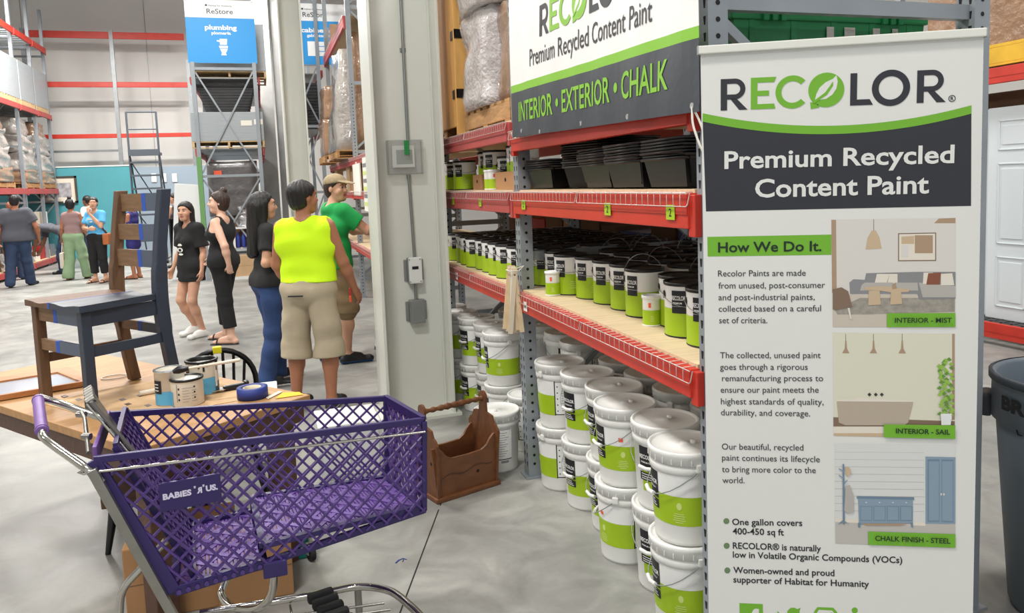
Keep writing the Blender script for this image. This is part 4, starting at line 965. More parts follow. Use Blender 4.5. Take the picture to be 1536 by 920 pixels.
bp(b, [(1221, 918), (1226, 911), (1250, 912), (1256, 919), (1256, 940), (1250, 947), (1226, 946), (1221, 940)], 'fabric_green', .0006); bp(b, [(1225, 920), (1228, 915), (1248, 916), (1252, 921), (1252, 938), (1248, 943), (1228, 942), (1225, 938)], 'fabric_white', .0009); bell(b, 1238, 929, 8.5, 8.5, 'fabric_green', .0012); bell(b, 1238, 929, 4.5, 4.5, 'fabric_white', .0015); bell(b, 1247, 921, 2, 2, 'fabric_green', .0012)
bell(b, 1282, 916, 4.6, 4.6, 'fabric_green', .0006); bp(b, [(1278, 923), (1286, 923), (1286, 947), (1278, 947)], 'fabric_green', .0006); b.build('social_marks', t)
mk('ph_wall', rgb(212, 208, 202), .6); mk('ph_wall2', rgb(214, 212, 192), .6); mk('ph_wall3', rgb(212, 213, 211), .6); mk('ph_floor', rgb(196, 186, 172), .6); mk('ph_rug', rgb(152, 146, 136), .7, noise=.2, scale=60)
mk('ph_sofa', rgb(134, 134, 136), .7); mk('ph_sofa2', rgb(176, 172, 166), .7); mk('ph_tan', rgb(168, 142, 116), .7); mk('ph_wood', rgb(196, 172, 142), .6); mk('ph_rust', rgb(134, 78, 56), .6); mk('ph_cream', rgb(222, 214, 200), .6)
mk('ph_brown', rgb(126, 104, 86), .6); mk('ph_tub', rgb(178, 164, 148), .6); mk('ph_dark', rgb(58, 56, 52), .6); mk('ph_leaf', rgb(140, 182, 70), .6); mk('ph_leaf2', rgb(96, 140, 52), .6); mk('ph_blue', rgb(132, 152, 170), .6); mk('ph_blue2', rgb(108, 130, 150), .6); mk('ph_steelfloor', rgb(186, 182, 176), .6)
# three printed room pictures
b = MB(); D = [.0005]
def L_(k, *pts): D[0] += .00006; bp(b, pts, k, D[0])
def r_(k, x0, y0, x1, y1): L_(k, (x0, y0), (x1, y0), (x1, y1), (x0, y1))
L_('ph_wall', (1247, 329.5), (1433, 327), (1432.6, 490.6), (1249, 490.8)); L_('ph_tan', (1247, 330), (1254, 330), (1255, 432), (1248, 440)); L_('ph_tan', (1408, 328), (1433, 327), (1433, 335), (1401, 335))
L_('ph_floor', (1249, 442), (1432.7, 442), (1432.6, 490.6), (1249, 490.8)); L_('ph_rug', (1252, 465), (1290, 447), (1432, 447), (1432, 468), (1300, 472), (1256, 472))
L_('ph_dark', (1310.2, 329), (1310.8, 329), (1310.8, 346), (1310.2, 346)); L_('ph_wood', (1307.5, 346), (1313.5, 346), (1319, 356), (1322.5, 373), (1298, 374.5), (1301, 357))
L_('ph_brown', (1347, 350), (1404, 349), (1404, 391.5), (1347, 392)); L_('ph_cream', (1348.5, 351.5), (1402.5, 350.5), (1402.5, 390), (1348.5, 390.5)); L_('ph_tan', (1372, 353), (1399, 353), (1399, 380), (1372, 380)); L_('ph_wood', (1352, 355), (1371, 354), (1371, 366), (1352, 366)); L_('ph_wall', (1352, 368), (1362, 368), (1362, 386), (1352, 386))
L_('ph_sofa', (1274, 424), (1280, 419), (1297, 420), (1299, 410), (1376, 408), (1433, 408), (1433, 448), (1378, 449), (1376, 441), (1275, 441)); L_('ph_sofa2', (1292, 428), (1297, 424), (1376, 424), (1377, 436), (1290, 436)); L_('ph_sofa2', (1378, 424), (1433, 429), (1433, 446), (1384, 446)); L_('ph_sofa', (1348, 409), (1375, 409), (1375, 424), (1348, 424))
L_('ph_cream', (1315, 411), (1334, 411), (1330, 424), (1312, 424)); L_('ph_cream', (1334, 411), (1346, 411), (1346, 424), (1331, 424)); L_('ph_cream', (1385, 409), (1399, 409), (1396, 426), (1384, 426)); L_('ph_rust', (1392, 410), (1411, 409), (1409, 427), (1389, 427)); L_('ph_cream', (1411, 411), (1428, 410), (1431, 428), (1411, 428))
L_('ph_wood', (1296, 431), (1322, 429), (1365, 434), (1362, 438), (1338, 439), (1320, 436), (1298, 435)); L_('ph_wood', (1303, 436), (1319, 436), (1321, 457), (1302, 458)); L_('ph_wood', (1336, 438), (1351, 438), (1353, 456), (1335, 457)); L_('ph_tan', (1338, 427), (1343, 424), (1345, 433), (1338, 434)); r_('ph_cream', 1339, 413, 1342, 425)
L_('ph_brown', (1249, 434), (1262, 431), (1272, 437), (1278, 460), (1252, 465), (1249, 464)); L_('ph_cream', (1271, 462), (1274, 462), (1277, 478), (1275, 479)); L_('fabric_green', (1330, 470), (1432.6, 469.5), (1432.6, 490.6), (1330, 490.8))
b.build('living_room_picture', t)
b = MB(); D[0] = .0005
L_('ph_wall2', (1249, 499), (1432, 501), (1432, 658), (1250.5, 654)); L_('ph_tan', (1428, 501), (1432, 501), (1432, 630), (1428, 630)); L_('ph_cream', (1250, 638), (1432, 638), (1432, 652), (1250, 650))
L_('ph_wood', (1250.5, 650), (1325, 650), (1325, 655.6), (1250.5, 654)); L_('ph_brown', (1250, 626), (1432, 632), (1432, 640), (1250, 640))
for x, y in ((1268.5, 511), (1310, 511), (1353, 511)): L_('ph_dark', (x-.3, y-10), (x+.3, y-10), (x+.3, y), (x-.3, y)); L_('ph_tan', (x-.8, y), (x+1, y), (x+2, y+12), (x+5.5, y+19), (x-5.5, y+19), (x-1.5, y+12))
L_('ph_cream', (1254, 599), (1284, 599), (1284, 597), (1372, 601), (1371, 606), (1255, 603)); L_('ph_tub', (1255, 602), (1370, 603), (1362, 634), (1356, 638), (1268, 638), (1258, 634))
for x in (1304, 1313.5, 1322.5): L_('ph_dark', (x-3, 592), (x, 589), (x+3, 592), (x, 595))
rnd2 = random.Random(5)
for i in range(60):
    y = 539+i*1.42; x = 1418+rnd2.uniform(-6, 6); s = rnd2.choice((-1, 1)); L_('ph_leaf' if i % 3 else 'ph_leaf2', (x, y), (x+s*4, y-3), (x+s*8, y+1), (x+s*4, y+3))
L_('panel_white', (1410, 620), (1426.5, 620), (1425, 637), (1411, 637)); L_('fabric_green', (1325, 636), (1432, 637.5), (1432, 658), (1325, 655.6)); b.build('bathroom_picture', t)
b = MB(); D[0] = .0005
L_('ph_wall3', (1252, 665), (1433, 668), (1432.5, 821.6), (1253, 815))
for i in range(9): y = 678+i*11; L_('ph_sofa2', (1252, y), (1386, y+1.2), (1386, y+1.6), (1252, y+.4))
L_('ph_steelfloor', (1253, 781), (1432.6, 787), (1432.5, 821.6), (1253, 815)); L_('ph_cream', (1252, 778), (1388, 784), (1388, 789), (1252, 783))
L_('ph_blue', (1388, 685), (1433, 686), (1432.7, 786), (1388, 786)); L_('ph_blue2', (1391, 689), (1409, 689), (1409, 783), (1391, 783)); L_('ph_blue2', (1412, 689), (1430, 689.5), (1430, 784), (1412, 783)); L_('ph_blue', (1393, 692), (1408, 692), (1408, 781), (1393, 781)); L_('ph_blue', (1413, 692), (1429, 692), (1429, 782), (1413, 781)); r_('ph_cream', 1410.5, 740, 1412.5, 743); r_('ph_cream', 1414.5, 740, 1416.5, 743)
L_('ph_blue2', (1285, 744), (1371, 746), (1371, 750), (1285, 748)); L_('ph_blue', (1287, 748), (1369, 750), (1369, 786), (1288, 787))
for i in range(4): x = 1290+i*20; L_('ph_blue2', (x, 759), (x+18, 759.5), (x+18, 781), (x, 781)); L_('ph_blue', (x+1, 760), (x+17, 760.5), (x+17, 780), (x+1, 780)); r_('ph_cream', x+8, 753, x+10, 754.5)
L_('ph_blue2', (1287, 784), (1291, 784), (1290, 791), (1287, 791)); L_('ph_blue2', (1365, 784), (1369, 784), (1369, 791), (1367, 791)); L_('ph_tan', (1292, 785), (1365, 785), (1350, 788), (1300, 788))
L_('ph_blue2', (1263.5, 696), (1266, 696), (1267, 786), (1264, 786)); L_('ph_blue2', (1256, 787), (1264, 780), (1274, 786), (1266, 783)); L_('ph_blue', (1258, 702), (1265, 706), (1265, 708), (1258, 704)); L_('ph_blue', (1258, 712), (1265, 716), (1265, 718), (1258, 714)); L_('ph_blue', (1266, 724), (1271, 719), (1271, 721), (1266, 727))
L_('ph_wood', (1267, 701), (1274, 701), (1277, 709), (1271, 715), (1268, 710)); L_('ph_sofa2', (1268, 730), (1274, 727), (1280, 742), (1280, 768), (1272, 770), (1266, 766)); L_('fabric_green', (1302, 797), (1432.6, 801), (1432.5, 821.6), (1302, 817)); b.build('hallway_picture', t)
b = MB(); btx(b, 'INTERIOR - MIST', 1341, 483.5, 1426, 483.5, 7.6, 'dark_green_text', .018, .0075); btx(b, 'INTERIOR - SAIL', 1342.5, 649, 1423.5, 651, 7.6, 'dark_green_text', .018, .0075); btx(b, 'CHALK FINISH - STEEL', 1311.5, 809.5, 1424, 814, 7.8, 'dark_green_text', .018, .0075); b.build('caption', t)
# ------------------------------------------------------------------ green totes on the top shelf, behind the roll-up banner
def tote(label, x0, x1, y0, y1, z0, h, rz=0):
    t = thing('storage_tote', label, 'storage tote', ((x0+x1)/2, (y0+y1)/2, z0), rz, 'green totes on the top shelf'); w, d = x1-x0, y1-y0
    b = MB(); q = .93
    b.add([(-w/2*q, -d/2*q, 0), (w/2*q, -d/2*q, 0), (w/2*q, d/2*q, 0), (-w/2*q, d/2*q, 0), (-w/2*.97, -d/2*.97, h-.07), (w/2*.97, -d/2*.97, h-.07), (w/2*.97, d/2*.97, h-.07), (-w/2*.97, d/2*.97, h-.07)], [(3, 2, 1, 0), (0, 1, 5, 4), (1, 2, 6, 5), (2, 3, 7, 6), (3, 0, 4, 7), (4, 5, 6, 7)], 'tote_green')
    for i in range(5): b.bx(-w*.4+w*.2*i-.012, -w*.4+w*.2*i+.012, -d/2*.975, -d/2*.93, .02, h-.07, 'tote_green', .003)
    b.build('body', t)
    b = MB(); b.bx(-w/2, w/2, -d/2, d/2, h-.085, h-.045, 'tote_green', .006); b.bx(-w/2+.02, w/2-.02, -d/2+.02, d/2-.02, h-.045, h, 'tote_green', .01)
    for s in (-1, 1):
        for i in range(3): b.bx(s*w*.30-.05+i*.035, s*w*.30-.03+i*.035, -d/2-.012, -d/2, h-.09, h-.01, 'tote_green', .003)
    b.build('lid', t)
    b = MB()
    for x, w_, k in ((-.02*w, .03, 'film'), (.08*w, .045, 'film'), (.22*w, .03, 'film'), (.32*w, .025, 'film')): b.box((x, -d/2*.982, h*.42), (w_, .002, h*.5), k)
    b.build('tape_remnant', t)
    return t
tote('large green storage tote with tape remnants above the roll-up banner', 1.50, 2.33, 2.17, 2.68, 1.943, .31)
tote('darker green storage tote behind the left end of the large one', 1.40, 1.95, 2.80, 3.3, 1.943, .31)
# ------------------------------------------------------------------ rack with doors, far right
QX = 6.3
t = thing('pallet_rack', 'red rack with white doors and a yellow pallet at the right edge', 'storage rack')
za, zb, zc = W(1500, 113, 'x', QX).z, W(1500, 497, 'x', QX).z, W(1500, 88, 'x', QX).z
for z in (za, zb): 
    rbeam(t, QX, 3.2, 7.2, z-.07, z+.07, 'rack_red'); b = MB()
    for i in range(40): y = 3.25+i*.1; b.tube([(QX, y, z+.075), (QX+1.0, y, z+.075)], .004, 'mesh_dark', 4)
    for i in range(12): b.tube([(QX+.02+i*.09, 3.2, z+.08), (QX+.02+i*.09, 7.2, z+.08)], .004, 'mesh_dark', 4)
    b.build('wire_deck', t)
frame(t, QX, QX+1.07, 3.16, 4.5); frame(t, QX, QX+1.07, 7.24, 4.5)
t = thing('pallet', 'yellow painted pallet under a brown carton at the top right', 'pallet', (QX+.5, 5.0, za+.09))
b = MB(); b.bx(-.5, -.45, -1, 1, .02, .16, 'yellow_wood', .004); b.build('side_board', t); b = MB(); b.bx(.4, .45, -1, 1, .02, .16, 'yellow_wood', .004); b.build('side_board', t)
b = MB(); b.bx(-.5, .5, -1, 1, .16, .19, 'yellow_wood', .004); b.bx(-.5, .5, -1, 1, 0, .02, 'yellow_wood'); b.build('deck_board', t)
carton('carton', 'large brown film-wrapped carton on the yellow pallet', QX+.02, QX+.95, 4.2, 5.9, za+.281, .9, 'film_brown')
def panel_door(y0, y1, x, label):
    t = thing('panel_door', label, 'door', (x, (y0+y1)/2, zb+.086), 0, 'white doors standing in the right rack'); w, h = y1-y0, za-zb-.36
    b = MB(); b.bx(0, .04, -w/2, w/2, 0, h, 'door_white', .003); b.build('slab', t)
    for i, (p, q) in enumerate(((.06, .30), (.36, .74), (.80, .94))):
        for s in (-1, 1):
            b = MB(); c = s*w*.22; z0, z1 = h*p, h*q
            for a in (0, 1): b.bx(-.008, 0, c-w*.16, c+w*.16, (z0, z1-.012)[a], (z0+.012, z1)[a], 'door_white', .003); b.bx(-.008, 0, (c-w*.16, c+w*.16-.012)[a], (c-w*.16+.012, c+w*.16)[a], z0, z1, 'door_white', .003)
            b.bx(-.006, 0, c-w*.12, c+w*.12, z0+.05, z1-.05, 'door_white', .004); b.build('raised_panel', t)
    return t
carton('shade_block', 'dark block added for the shadow gap behind the white doors', QX+.35, QX+.95, 3.9, 7.0, zb+.086, za-zb-.20, 'carton_dark', tape=False)  # added dark block standing in for the shade above the doors
panel_door(4.42, 5.3, QX+.12, 'white six-panel door standing on the red rack, right edge'); panel_door(5.35, 6.2, QX+.2, 'second white six-panel door behind the banner edge')
# ------------------------------------------------------------------ grey waste bin
t = thing('waste_bin', 'tall dark grey round plastic waste bin on the floor at the right edge', 'waste bin', (2.775, 1.87, 0), -.95)
b = MB(); b.lathe([(.225, 0), (.235, .02), (.285, .70), (.285, .712), (.303, .72), (.300, .855), (.306, .862), (.306, .885), (.294, .89), (.284, .875), (.270, .70), (.222, .03), (.0, .03)], 'can_grey', n=40, cap1=False)
b.build('body', t)
b = MB(); b.lathe([(.300, .86), (.311, .864), (.311, .888), (.298, .892)], 'can_grey_dark', n=40, cap0=False, cap1=False); b.build('rim', t)
for s in (-1, 1): b = MB(); b.box((s*.315, 0, .75), (.04, .11, .09), 'can_grey_dark', None, .014); b.build('handle', t)
b = MB(); fr = wrapfr(lambda z: .302, .0005); b.text('BRUTE', 'hole', fr, -1.02, .775, .9, .05, bold=.04, t=.001)
b.strip([(-.80, .735), (-.80, .695), (-.2, .695), (-.2, .735)], [(-.78, .731), (-.78, .699), (-.22, .699), (-.22, .731)], .001, 'hole', lambda x, y, d: wrapfr(lambda z: .286 if y < .712 else .3, .001)(x, y, d), True); b.build('moulded_lettering', t)
# ------------------------------------------------------------------ rolling ladder, wall picture
LY = 20.0
t = thing("rolling_ladder", "tall dark steel rolling ladder with handrails in front of the teal wall", "ladder", (W(222, 300, "y", LY).x, LY, 0)); t.scale = (1.08, 1, 1.045)
def lz(py): return W(225, py, 'y', LY).z
for s in (-1, 1):
    b = MB(); b.tube(bent([(s*.30, 0, .05), (s*.30, .0, 3.50)], .05), .022, 'ladder_dark', 8); b.tube([(s*.30, .02, .1), (s*.30, 1.6, .1), (s*.30, .0, 2.6)], .018, 'ladder_dark', 6); b.build('side_rail', t)
b = MB(); b.tube([(-.3, 0, 3.49), (.3, 0, 3.49)], .018, 'ladder_dark', 6); b.tube([(-.3, 0, 3.1), (.3, 0, 3.1)], .014, 'ladder_dark', 6); b.build('guard_rail', t)
b = MB(); b.bx(-.31, .31, -.1, .5, 2.52, 2.58, 'ladder_dark'); b.bx(-.31, .31, -.11, -.1, 2.50, 2.64, 'ladder_dark'); b.build('platform', t)
for i in range(8): b = MB(); z = .25+.30*i; b.bx(-.3, .3, -.06, .10, z-.02, z+.02, 'ladder_dark'); b.build('step', t)
b = MB(); b.tube([(-.3, .05, 2.4), (.3, .05, 1.2)], .014, 'ladder_dark', 6); b.tube([(-.3, .05, 1.3), (.3, .05, .3)], .014, 'ladder_dark', 6); b.build('diagonal_brace', t)
for s in (-1, 1):
    b = MB(); b.tube([(s*.3-.02, 0, .05), (s*.3+.02, 0, .05)], .05, 'rubber', 10); b.build('wheel', t)
t = thing('framed_picture', 'framed picture hung on the teal wall behind the shoppers', 'picture', (W(100, 286, 'y', 23.26).x, 23.27, 0))
p0, p1 = W(84, 267, 'y', 23.26), W(115, 302, 'y', 23.26); cx = t.location.x
b = MB(); b.bx(p0.x-cx-.4, p1.x-cx, -.02, 0, p1.z, p0.z, 'canvas'); b.bx(p0.x-cx-.3, p1.x-cx-.1, -.022, -.02, p1.z+.12, p0.z-.14, 'picture'); b.build('print', t)
b = MB(); xa, xb, za_, zb_ = p0.x-cx-.44, p1.x-cx+.04, p1.z-.04, p0.z+.04
b.bx(xa, xb, -.04, 0, zb_-.05, zb_, 'frame_dark'); b.bx(xa, xb, -.04, 0, za_, za_+.05, 'frame_dark'); b.bx(xa, xa+.05, -.04, 0, za_, zb_, 'frame_dark'); b.bx(xb-.05, xb, -.04, 0, za_, zb_, 'frame_dark'); b.build('frame', t)
for i, px in enumerate((231, 246, 262)):
    p = W(px, 267, 'y', 23.29); b = MB(); b.box((p.x, 23.28, p.z), (.13, .03, .24), 'panel_white', None, .01); tag(b.build('wall_plate'), 'small white plate on the grey-blue wall, '+('left', 'middle', 'right')[i]+' of three', 'wall plate', 'white plates on the grey-blue wall')
# black shelving with goods, right of the half-painted chair
t = thing('black_shelf', 'low black shelving unit with dark goods behind the chair', 'shelf', (-1.72, 17.6, 0))
b = MB(); b.bx(-.22, .22, 0, .4, .0, .08, 'black_gloss'); b.bx(-.22, -.19, 0, .4, 0, 1.15, 'black_gloss'); b.bx(.19, .22, 0, .4, 0, 1.15, 'black_gloss'); b.bx(-.22, .22, .37, .4, 0, 1.15, 'black_gloss'); b.build('carcass', t)
for z in (.3, .62, 1.13): b = MB(); b.bx(-.2, .2, 0, .38, z, z+.02, 'black_gloss'); b.build('shelf_board', t)
carton('carton', 'dark box on the black shelving unit', -1.86, -1.58, 17.65, 17.9, .321, .2, 'grey_item', tape=False)
# leaning colour card stand by the column
t = thing('colour_card_stand', 'narrow leaning metal stand of colour cards beside the white column', 'display stand', (1.02, 7.5, 0))
for s, q in ((-1, .16), (1, -.16)):
    b = MB(); b.beam((-.02, s*.02+q*.0+(-.17 if s < 0 else .17), 0), (.12, s*.02, 1.02), .03, .02, 'alu'); b.beam((.20, s*.02+(-.17 if s < 0 else .17), 0), (.14, s*.02, 1.02), .03, .02, 'alu') ; b.build('leg', t)
b = MB(); b.add([(-.03, -.15, .05), (-.03, .15, .05), (.105, .03, .99), (.105, -.03, .99)], [(0, 1, 2, 3)], 'panel_white'); b.build('board', t)
for i in range(7):
    b = MB(); z = .12+i*.12; x = -.036+.135*(z-.05)/.94; hw = .13-.1*(z-.05)/.94
    b.add([(x, -hw, z), (x, hw, z), (x+.011, hw-.01, z+.08), (x+.011, -hw+.01, z+.08)], [(0, 1, 2, 3)], ['red_item', 'cream_item', 'blue_pack', 'lime', 'orange_sticker', 'grey_item', 'red_item'][i]); b.build('colour_card', t)
# ------------------------------------------------------------------ wooden magazine basket
gp = lambda px, py: W(px, py, 'z', 0)
a, c = gp(656, 758), gp(752, 727); u = (c-a); Lb = u.length; u /= Lb
t = thing('wooden_basket', 'brown wooden magazine basket with a turned handle on the floor by the rack', 'basket', a, math.atan2(u.y, u.x))
Wb = .27
b = MB(); b.bx(-.0, Lb, 0, Wb, 0, .025, 'basket_wood', .006); b.build('base', t)
def sidepoly(L): return [(.015, 0), (L-.015, 0), (L+.012, .27), (L-.03, .268), (L-.055, .245), (L-.075, .215), (L-.11, .195), (L*.5, .192), (.11, .195), (.075, .215), (.055, .245), (.03, .268), (-.012, .27)]
for s in (0, 1):
    b = MB(); y = .02 if s == 0 else Wb-.034; sl = -.10 if s == 0 else .10
    b.prism(sidepoly(Lb), .014, 'basket_wood', lambda x, z, d: Vector((x, y+d+sl*z*.35, z+.025))); o = b.build('side_board', t)
    if s == 0:
        b = MB()
        for i in range(26):
            x = .05+(Lb-.1)*i/25; z = .125+.010*math.sin(i*.45)+.02*i/25; b.box((x, y-.0012+sl*(z-.025)*.35, z), (.010, .001, .007), 'basket_dark', Matrix.Rotation(.6*(-1)**i, 3, 'Y'))
        b.lathe([(.009, -.0006), (.009, .0006)], 'basket_dark', (0, 0, 0), 8) if False else b.box((Lb*.66, y-.0012+sl*.085*.35, .11), (.014, .001, .016), 'hole', Matrix.Rotation(.7, 3, 'Y'))
        b.build('stencil', o)
for s in (0, 1):
    b = MB(); x = .012 if s == 0 else Lb-.026; so = -.05 if s == 0 else .05
    pl = [(.01, 0), (Wb-.01, 0), (Wb+.01, .29), (Wb-.01, .315), (Wb-.03, .325), (Wb-.045, .36), (Wb/2+.035, .37), (Wb/2+.03, .43)]+[(Wb/2+.034*math.cos(q*PI/8), .45+.034*math.sin(q*PI/8)) for q in range(9)]+[(Wb/2-.03, .43), (Wb/2-.035, .37), (.045, .36), (.03, .325), (.01, .315), (-.01, .29)]
    b.prism(pl, .014, 'basket_wood', lambda y, z, d: Vector((x+d+so*z*.4, y, z+.02))); o = b.build('end_board', t)
    b = MB(); b.tube([(x-.001+so*.06, .06, .2), (x+.0155+so*.06, .06, .2)], .010, 'hole', 10); b.build('knot', o)
b = MB(); n = 30; b.tube([(.02+(Lb-.04)*i/n, Wb/2, .462) for i in range(n+1)], [.013+.003*math.sin(i*1.7)+(.003 if 8 < i < 22 else 0) for i in range(n+1)], 'basket_wood', 10); b.build('handle', t)
# ------------------------------------------------------------------ work table with the half-painted chair
TA = Vector((-.487, 2.937, 0)); TYAW = .642; TZT = .75
t = thing('work_table', 'wooden work table with a dark apron under the half-painted chair', 'table', TA, TYAW)
TLu, TLv = .79, 1.9
b = MB(); b.bx(0, TLu, 0, TLv, TZT-.035, TZT, 'wood_table', .004); b.build('tabletop', t)
b = MB()
b.bx(.025, TLu-.025, .02, .045, TZT-.115, TZT-.036, 'wood_dark'); b.bx(.025, TLu-.025, TLv-.045, TLv-.02, TZT-.115, TZT-.036, 'wood_dark'); b.bx(.02, .045, .045, TLv-.045, TZT-.115, TZT-.036, 'wood_dark'); b.bx(TLu-.045, TLu-.02, .045, TLv-.045, TZT-.115, TZT-.036, 'wood_dark'); b.build('apron', t)
for x, y in ((TLu-.10, .10), (.07, 1.84), (TLu-.12, 1.52), (.10, .10)):
    b = MB(); b.bx(x-.045, x+.045, y-.045, y+.045, 0, TZT-.036, 'wood_dark', .006); b.build('leg', t)
def onT(px, py, dz=0.): return W(px, py, 'z', TZT+dz)
# the chair: brown half, navy half, blue masking tape between
t = thing('dining_chair', 'slat-back wooden chair, one half brown and one half painted navy, on the table', 'chair', (-.868, 3.701, TZT+.0035), -.9316)
wf, wb_, dd, hs, hb = .232, .190, .354, .462, .935
def half(b, x0, x1, y, z0, z1, dy, sp, kb='wood_brown_h', kn='navy_paint', kt='blue_tape'):
    """board across the chair, split by a strip of tape at sp"""
    xt = x0+(x1-x0)*sp; q = .016
    b.bx(x0, xt-q, y-dy, y+dy, z0, z1, kb); b.bx(xt+q, x1, y-dy, y+dy, z0, z1, kn); b.bx(xt-q, xt+q, y-dy-.0006, y+dy+.0006, z0-.0006, z1+.0006, kt)
b = MB()
def seatpiece(f0, f1, k, e=0.):
    n = 6; vs = []
    for i in range(n+1):
        f = f0+(f1-f0)*i/n
        for y, w in ((-.035, wf+.02), (-.02, wf+.022), (.15, wf*.55+wb_*.45+.018), (dd-.02, wb_+.012)):
            x = -w+2*w*f; dip = -.010*math.exp(-((abs(f-.5)-.22)/.13)**2)*(1 if y < 0 else .9)
            vs += [(x, y-e, hs+dip+e), (x, y-e, hs-.028-e)]
    fs = []
    for i in range(n):
        a, c = i*8, (i+1)*8
        for j in range(3): fs += [(a+2*j, c+2*j, c+2*j+2, a+2*j+2), (a+2*j+1, a+2*j+3, c+2*j+3, c+2*j+1)]
        fs += [(a, a+1, c+1, c), (a+6, c+6, c+7, a+7)]
    fs += [(0, 2, 4, 6, 7, 5, 3, 1), tuple(n*8+j for j in (0, 1, 3, 5, 7, 6, 4, 2))]
    b.add(vs, fs, k, False)
seatpiece(0, .44, 'wood_brown'); seatpiece(.47, 1, 'navy_paint'); seatpiece(.44, .47, 'blue_tape', .0006); b.build('seat', t)
for s in (-1, 1):
    k = 'wood_brown' if s < 0 else 'navy_paint'
    b = MB(); n = 8
    b.beam((s*(wf-.02), .0, 0), (s*(wf-.022), .0, hs-.03), .042, .042, k, (0, 1, 0), .004); b.build('front_leg', t)
    b = MB(); pts = [(s*wb_, dd+.045, 0), (s*wb_, dd+.020, .16), (s*wb_, dd, .34), (s*wb_, dd-.002, .50), (s*wb_, dd+.015, .68), (s*wb_, dd+.055, hb)]
    P = smooth_path(pts, 5)
    vs = []
    for p in P:
        w = .021; d = .030 if .3 < p.z < .6 else .025
        vs += [(p.x-w, p.y-d, p.z), (p.x+w, p.y-d, p.z), (p.x+w, p.y+d, p.z), (p.x-w, p.y+d, p.z)]
    fs = [(4*i+j, 4*i+(j+1) % 4, 4*i+4+(j+1) % 4, 4*i+4+j) for i in range(len(P)-1) for j in range(4)]+[(3, 2, 1, 0), tuple(len(vs)-4+j for j in range(4))]
    b.add(vs, fs, k); b.build('back_post', t, bevel=.004)
    b = MB(); b.beam((s*(wf-.022), .02, hs-.065), (s*(wb_), dd-.02, hs-.065), .018, .065, k); b.build('side_apron', t)
    b = MB(); b.beam((s*(wf-.022), .02, .19 if s < 0 else .255), (s*wb_, dd+.01, .19 if s < 0 else .255), .018, .042, k); b.build('side_stretcher', t)
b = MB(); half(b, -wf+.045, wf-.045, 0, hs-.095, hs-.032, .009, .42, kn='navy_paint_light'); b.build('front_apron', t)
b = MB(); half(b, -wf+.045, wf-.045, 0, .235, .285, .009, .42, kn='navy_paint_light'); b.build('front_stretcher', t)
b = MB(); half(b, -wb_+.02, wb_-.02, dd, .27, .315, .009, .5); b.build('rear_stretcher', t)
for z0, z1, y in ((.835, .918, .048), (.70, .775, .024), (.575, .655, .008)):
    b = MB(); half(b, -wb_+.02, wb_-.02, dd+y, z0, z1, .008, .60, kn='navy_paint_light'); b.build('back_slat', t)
# things lying on the table
b = MB()
def sheet(name, pts, k, label, cat, z=.001, th=.0012, group=None):
    b = MB(); P = [onT(*p) for p in pts]; n = len(P)
    b.add([(p.x, p.y, TZT+z) for p in P]+[(p.x, p.y, TZT+z+th) for p in P], [tuple(range(n))[::-1], tuple(range(n, 2*n))]+[(i, (i+1) % n, n+(i+1) % n, n+i) for i in range(n)], k)
    return tag(b.build(name), label, cat, group)
sheet('paper_sheet', [(64, 606), (150, 585), (275, 566), (330, 573), (345, 577), (420, 590), (300, 612), (210, 622), (120, 622)], 'craft_paper', 'large sheet of tan craft paper spread over the work table', 'paper', .0006, .0012)
for i, (x, y) in enumerate(((97, 595), (118, 600), (184, 600), (192, 607), (222, 609), (210, 594))): sheet('dark_scrap', [(x-6, y), (x+1, y-2), (x+6, y), (x-1, y+2.5)], 'wood_dark', 'small dark slot mark on the craft paper, '+ORD[i]+' counted from the chair', 'scrap', .002, .0006, 'dark scraps on the craft paper')
sheet('sandpaper', [(413, 599), (455, 593), (449, 589), (424, 590)], 'yellow_note', 'yellow sheet of sandpaper at the right corner of the table', 'sandpaper', .002, .001)
sheet('stir_stick', [(399, 598), (402, 600), (424, 589), (418, 588)], 'stick_white', 'pale flat stick beside the blue tape roll', 'stir stick', .0022, .002)
def tcan(px, py, r, h, build, label):
    p = onT(px, py); v = Vector((p.x, p.y, 0)).normalized(); t = thing('paint_can', label, 'paint can', (p.x+v.x*r, p.y+v.y*r, TZT+.0025), math.atan2(-p.x, p.y)); build(t, r, h); return t
def canA(t, r, h):
    R = lambda z: r
    b = MB(); b.lathe([(r-.003, 0), (r, .004), (r, h-.006), (r+.003, h-.004), (r+.003, h), (r-.006, h), (r-.010, h-.006), (r-.012, h-.02), (0, h-.02)], 'can_cream', n=28, cap1=False); b.build('body', t)
    b = MB(); patch(b, -180, 180, .004, h*.42, 'can_blue', .0008, R, 28); patch(b, -75, -35, h*.36, h*.74, 'black_print', .0014, R); 
    for i in range(3): patch(b, -70, -48, h*(.44+i*.09), h*(.465+i*.09), 'white_print', .0018, R)
    b.build('label', t)
    b = MB(); b.lathe([(r+.0035, h-.001), (r+.002, h+.003), (r-.006, h+.003), (r-.007, h)], 'galv', n=28, cap0=False, cap1=False); b.build('rim', t)
    b = MB(); b.lathe([(r-.011, h-.012), (0, h-.012)], 'paint_white', n=24, cap0=False, cap1=False); b.build('paint_surface', t)
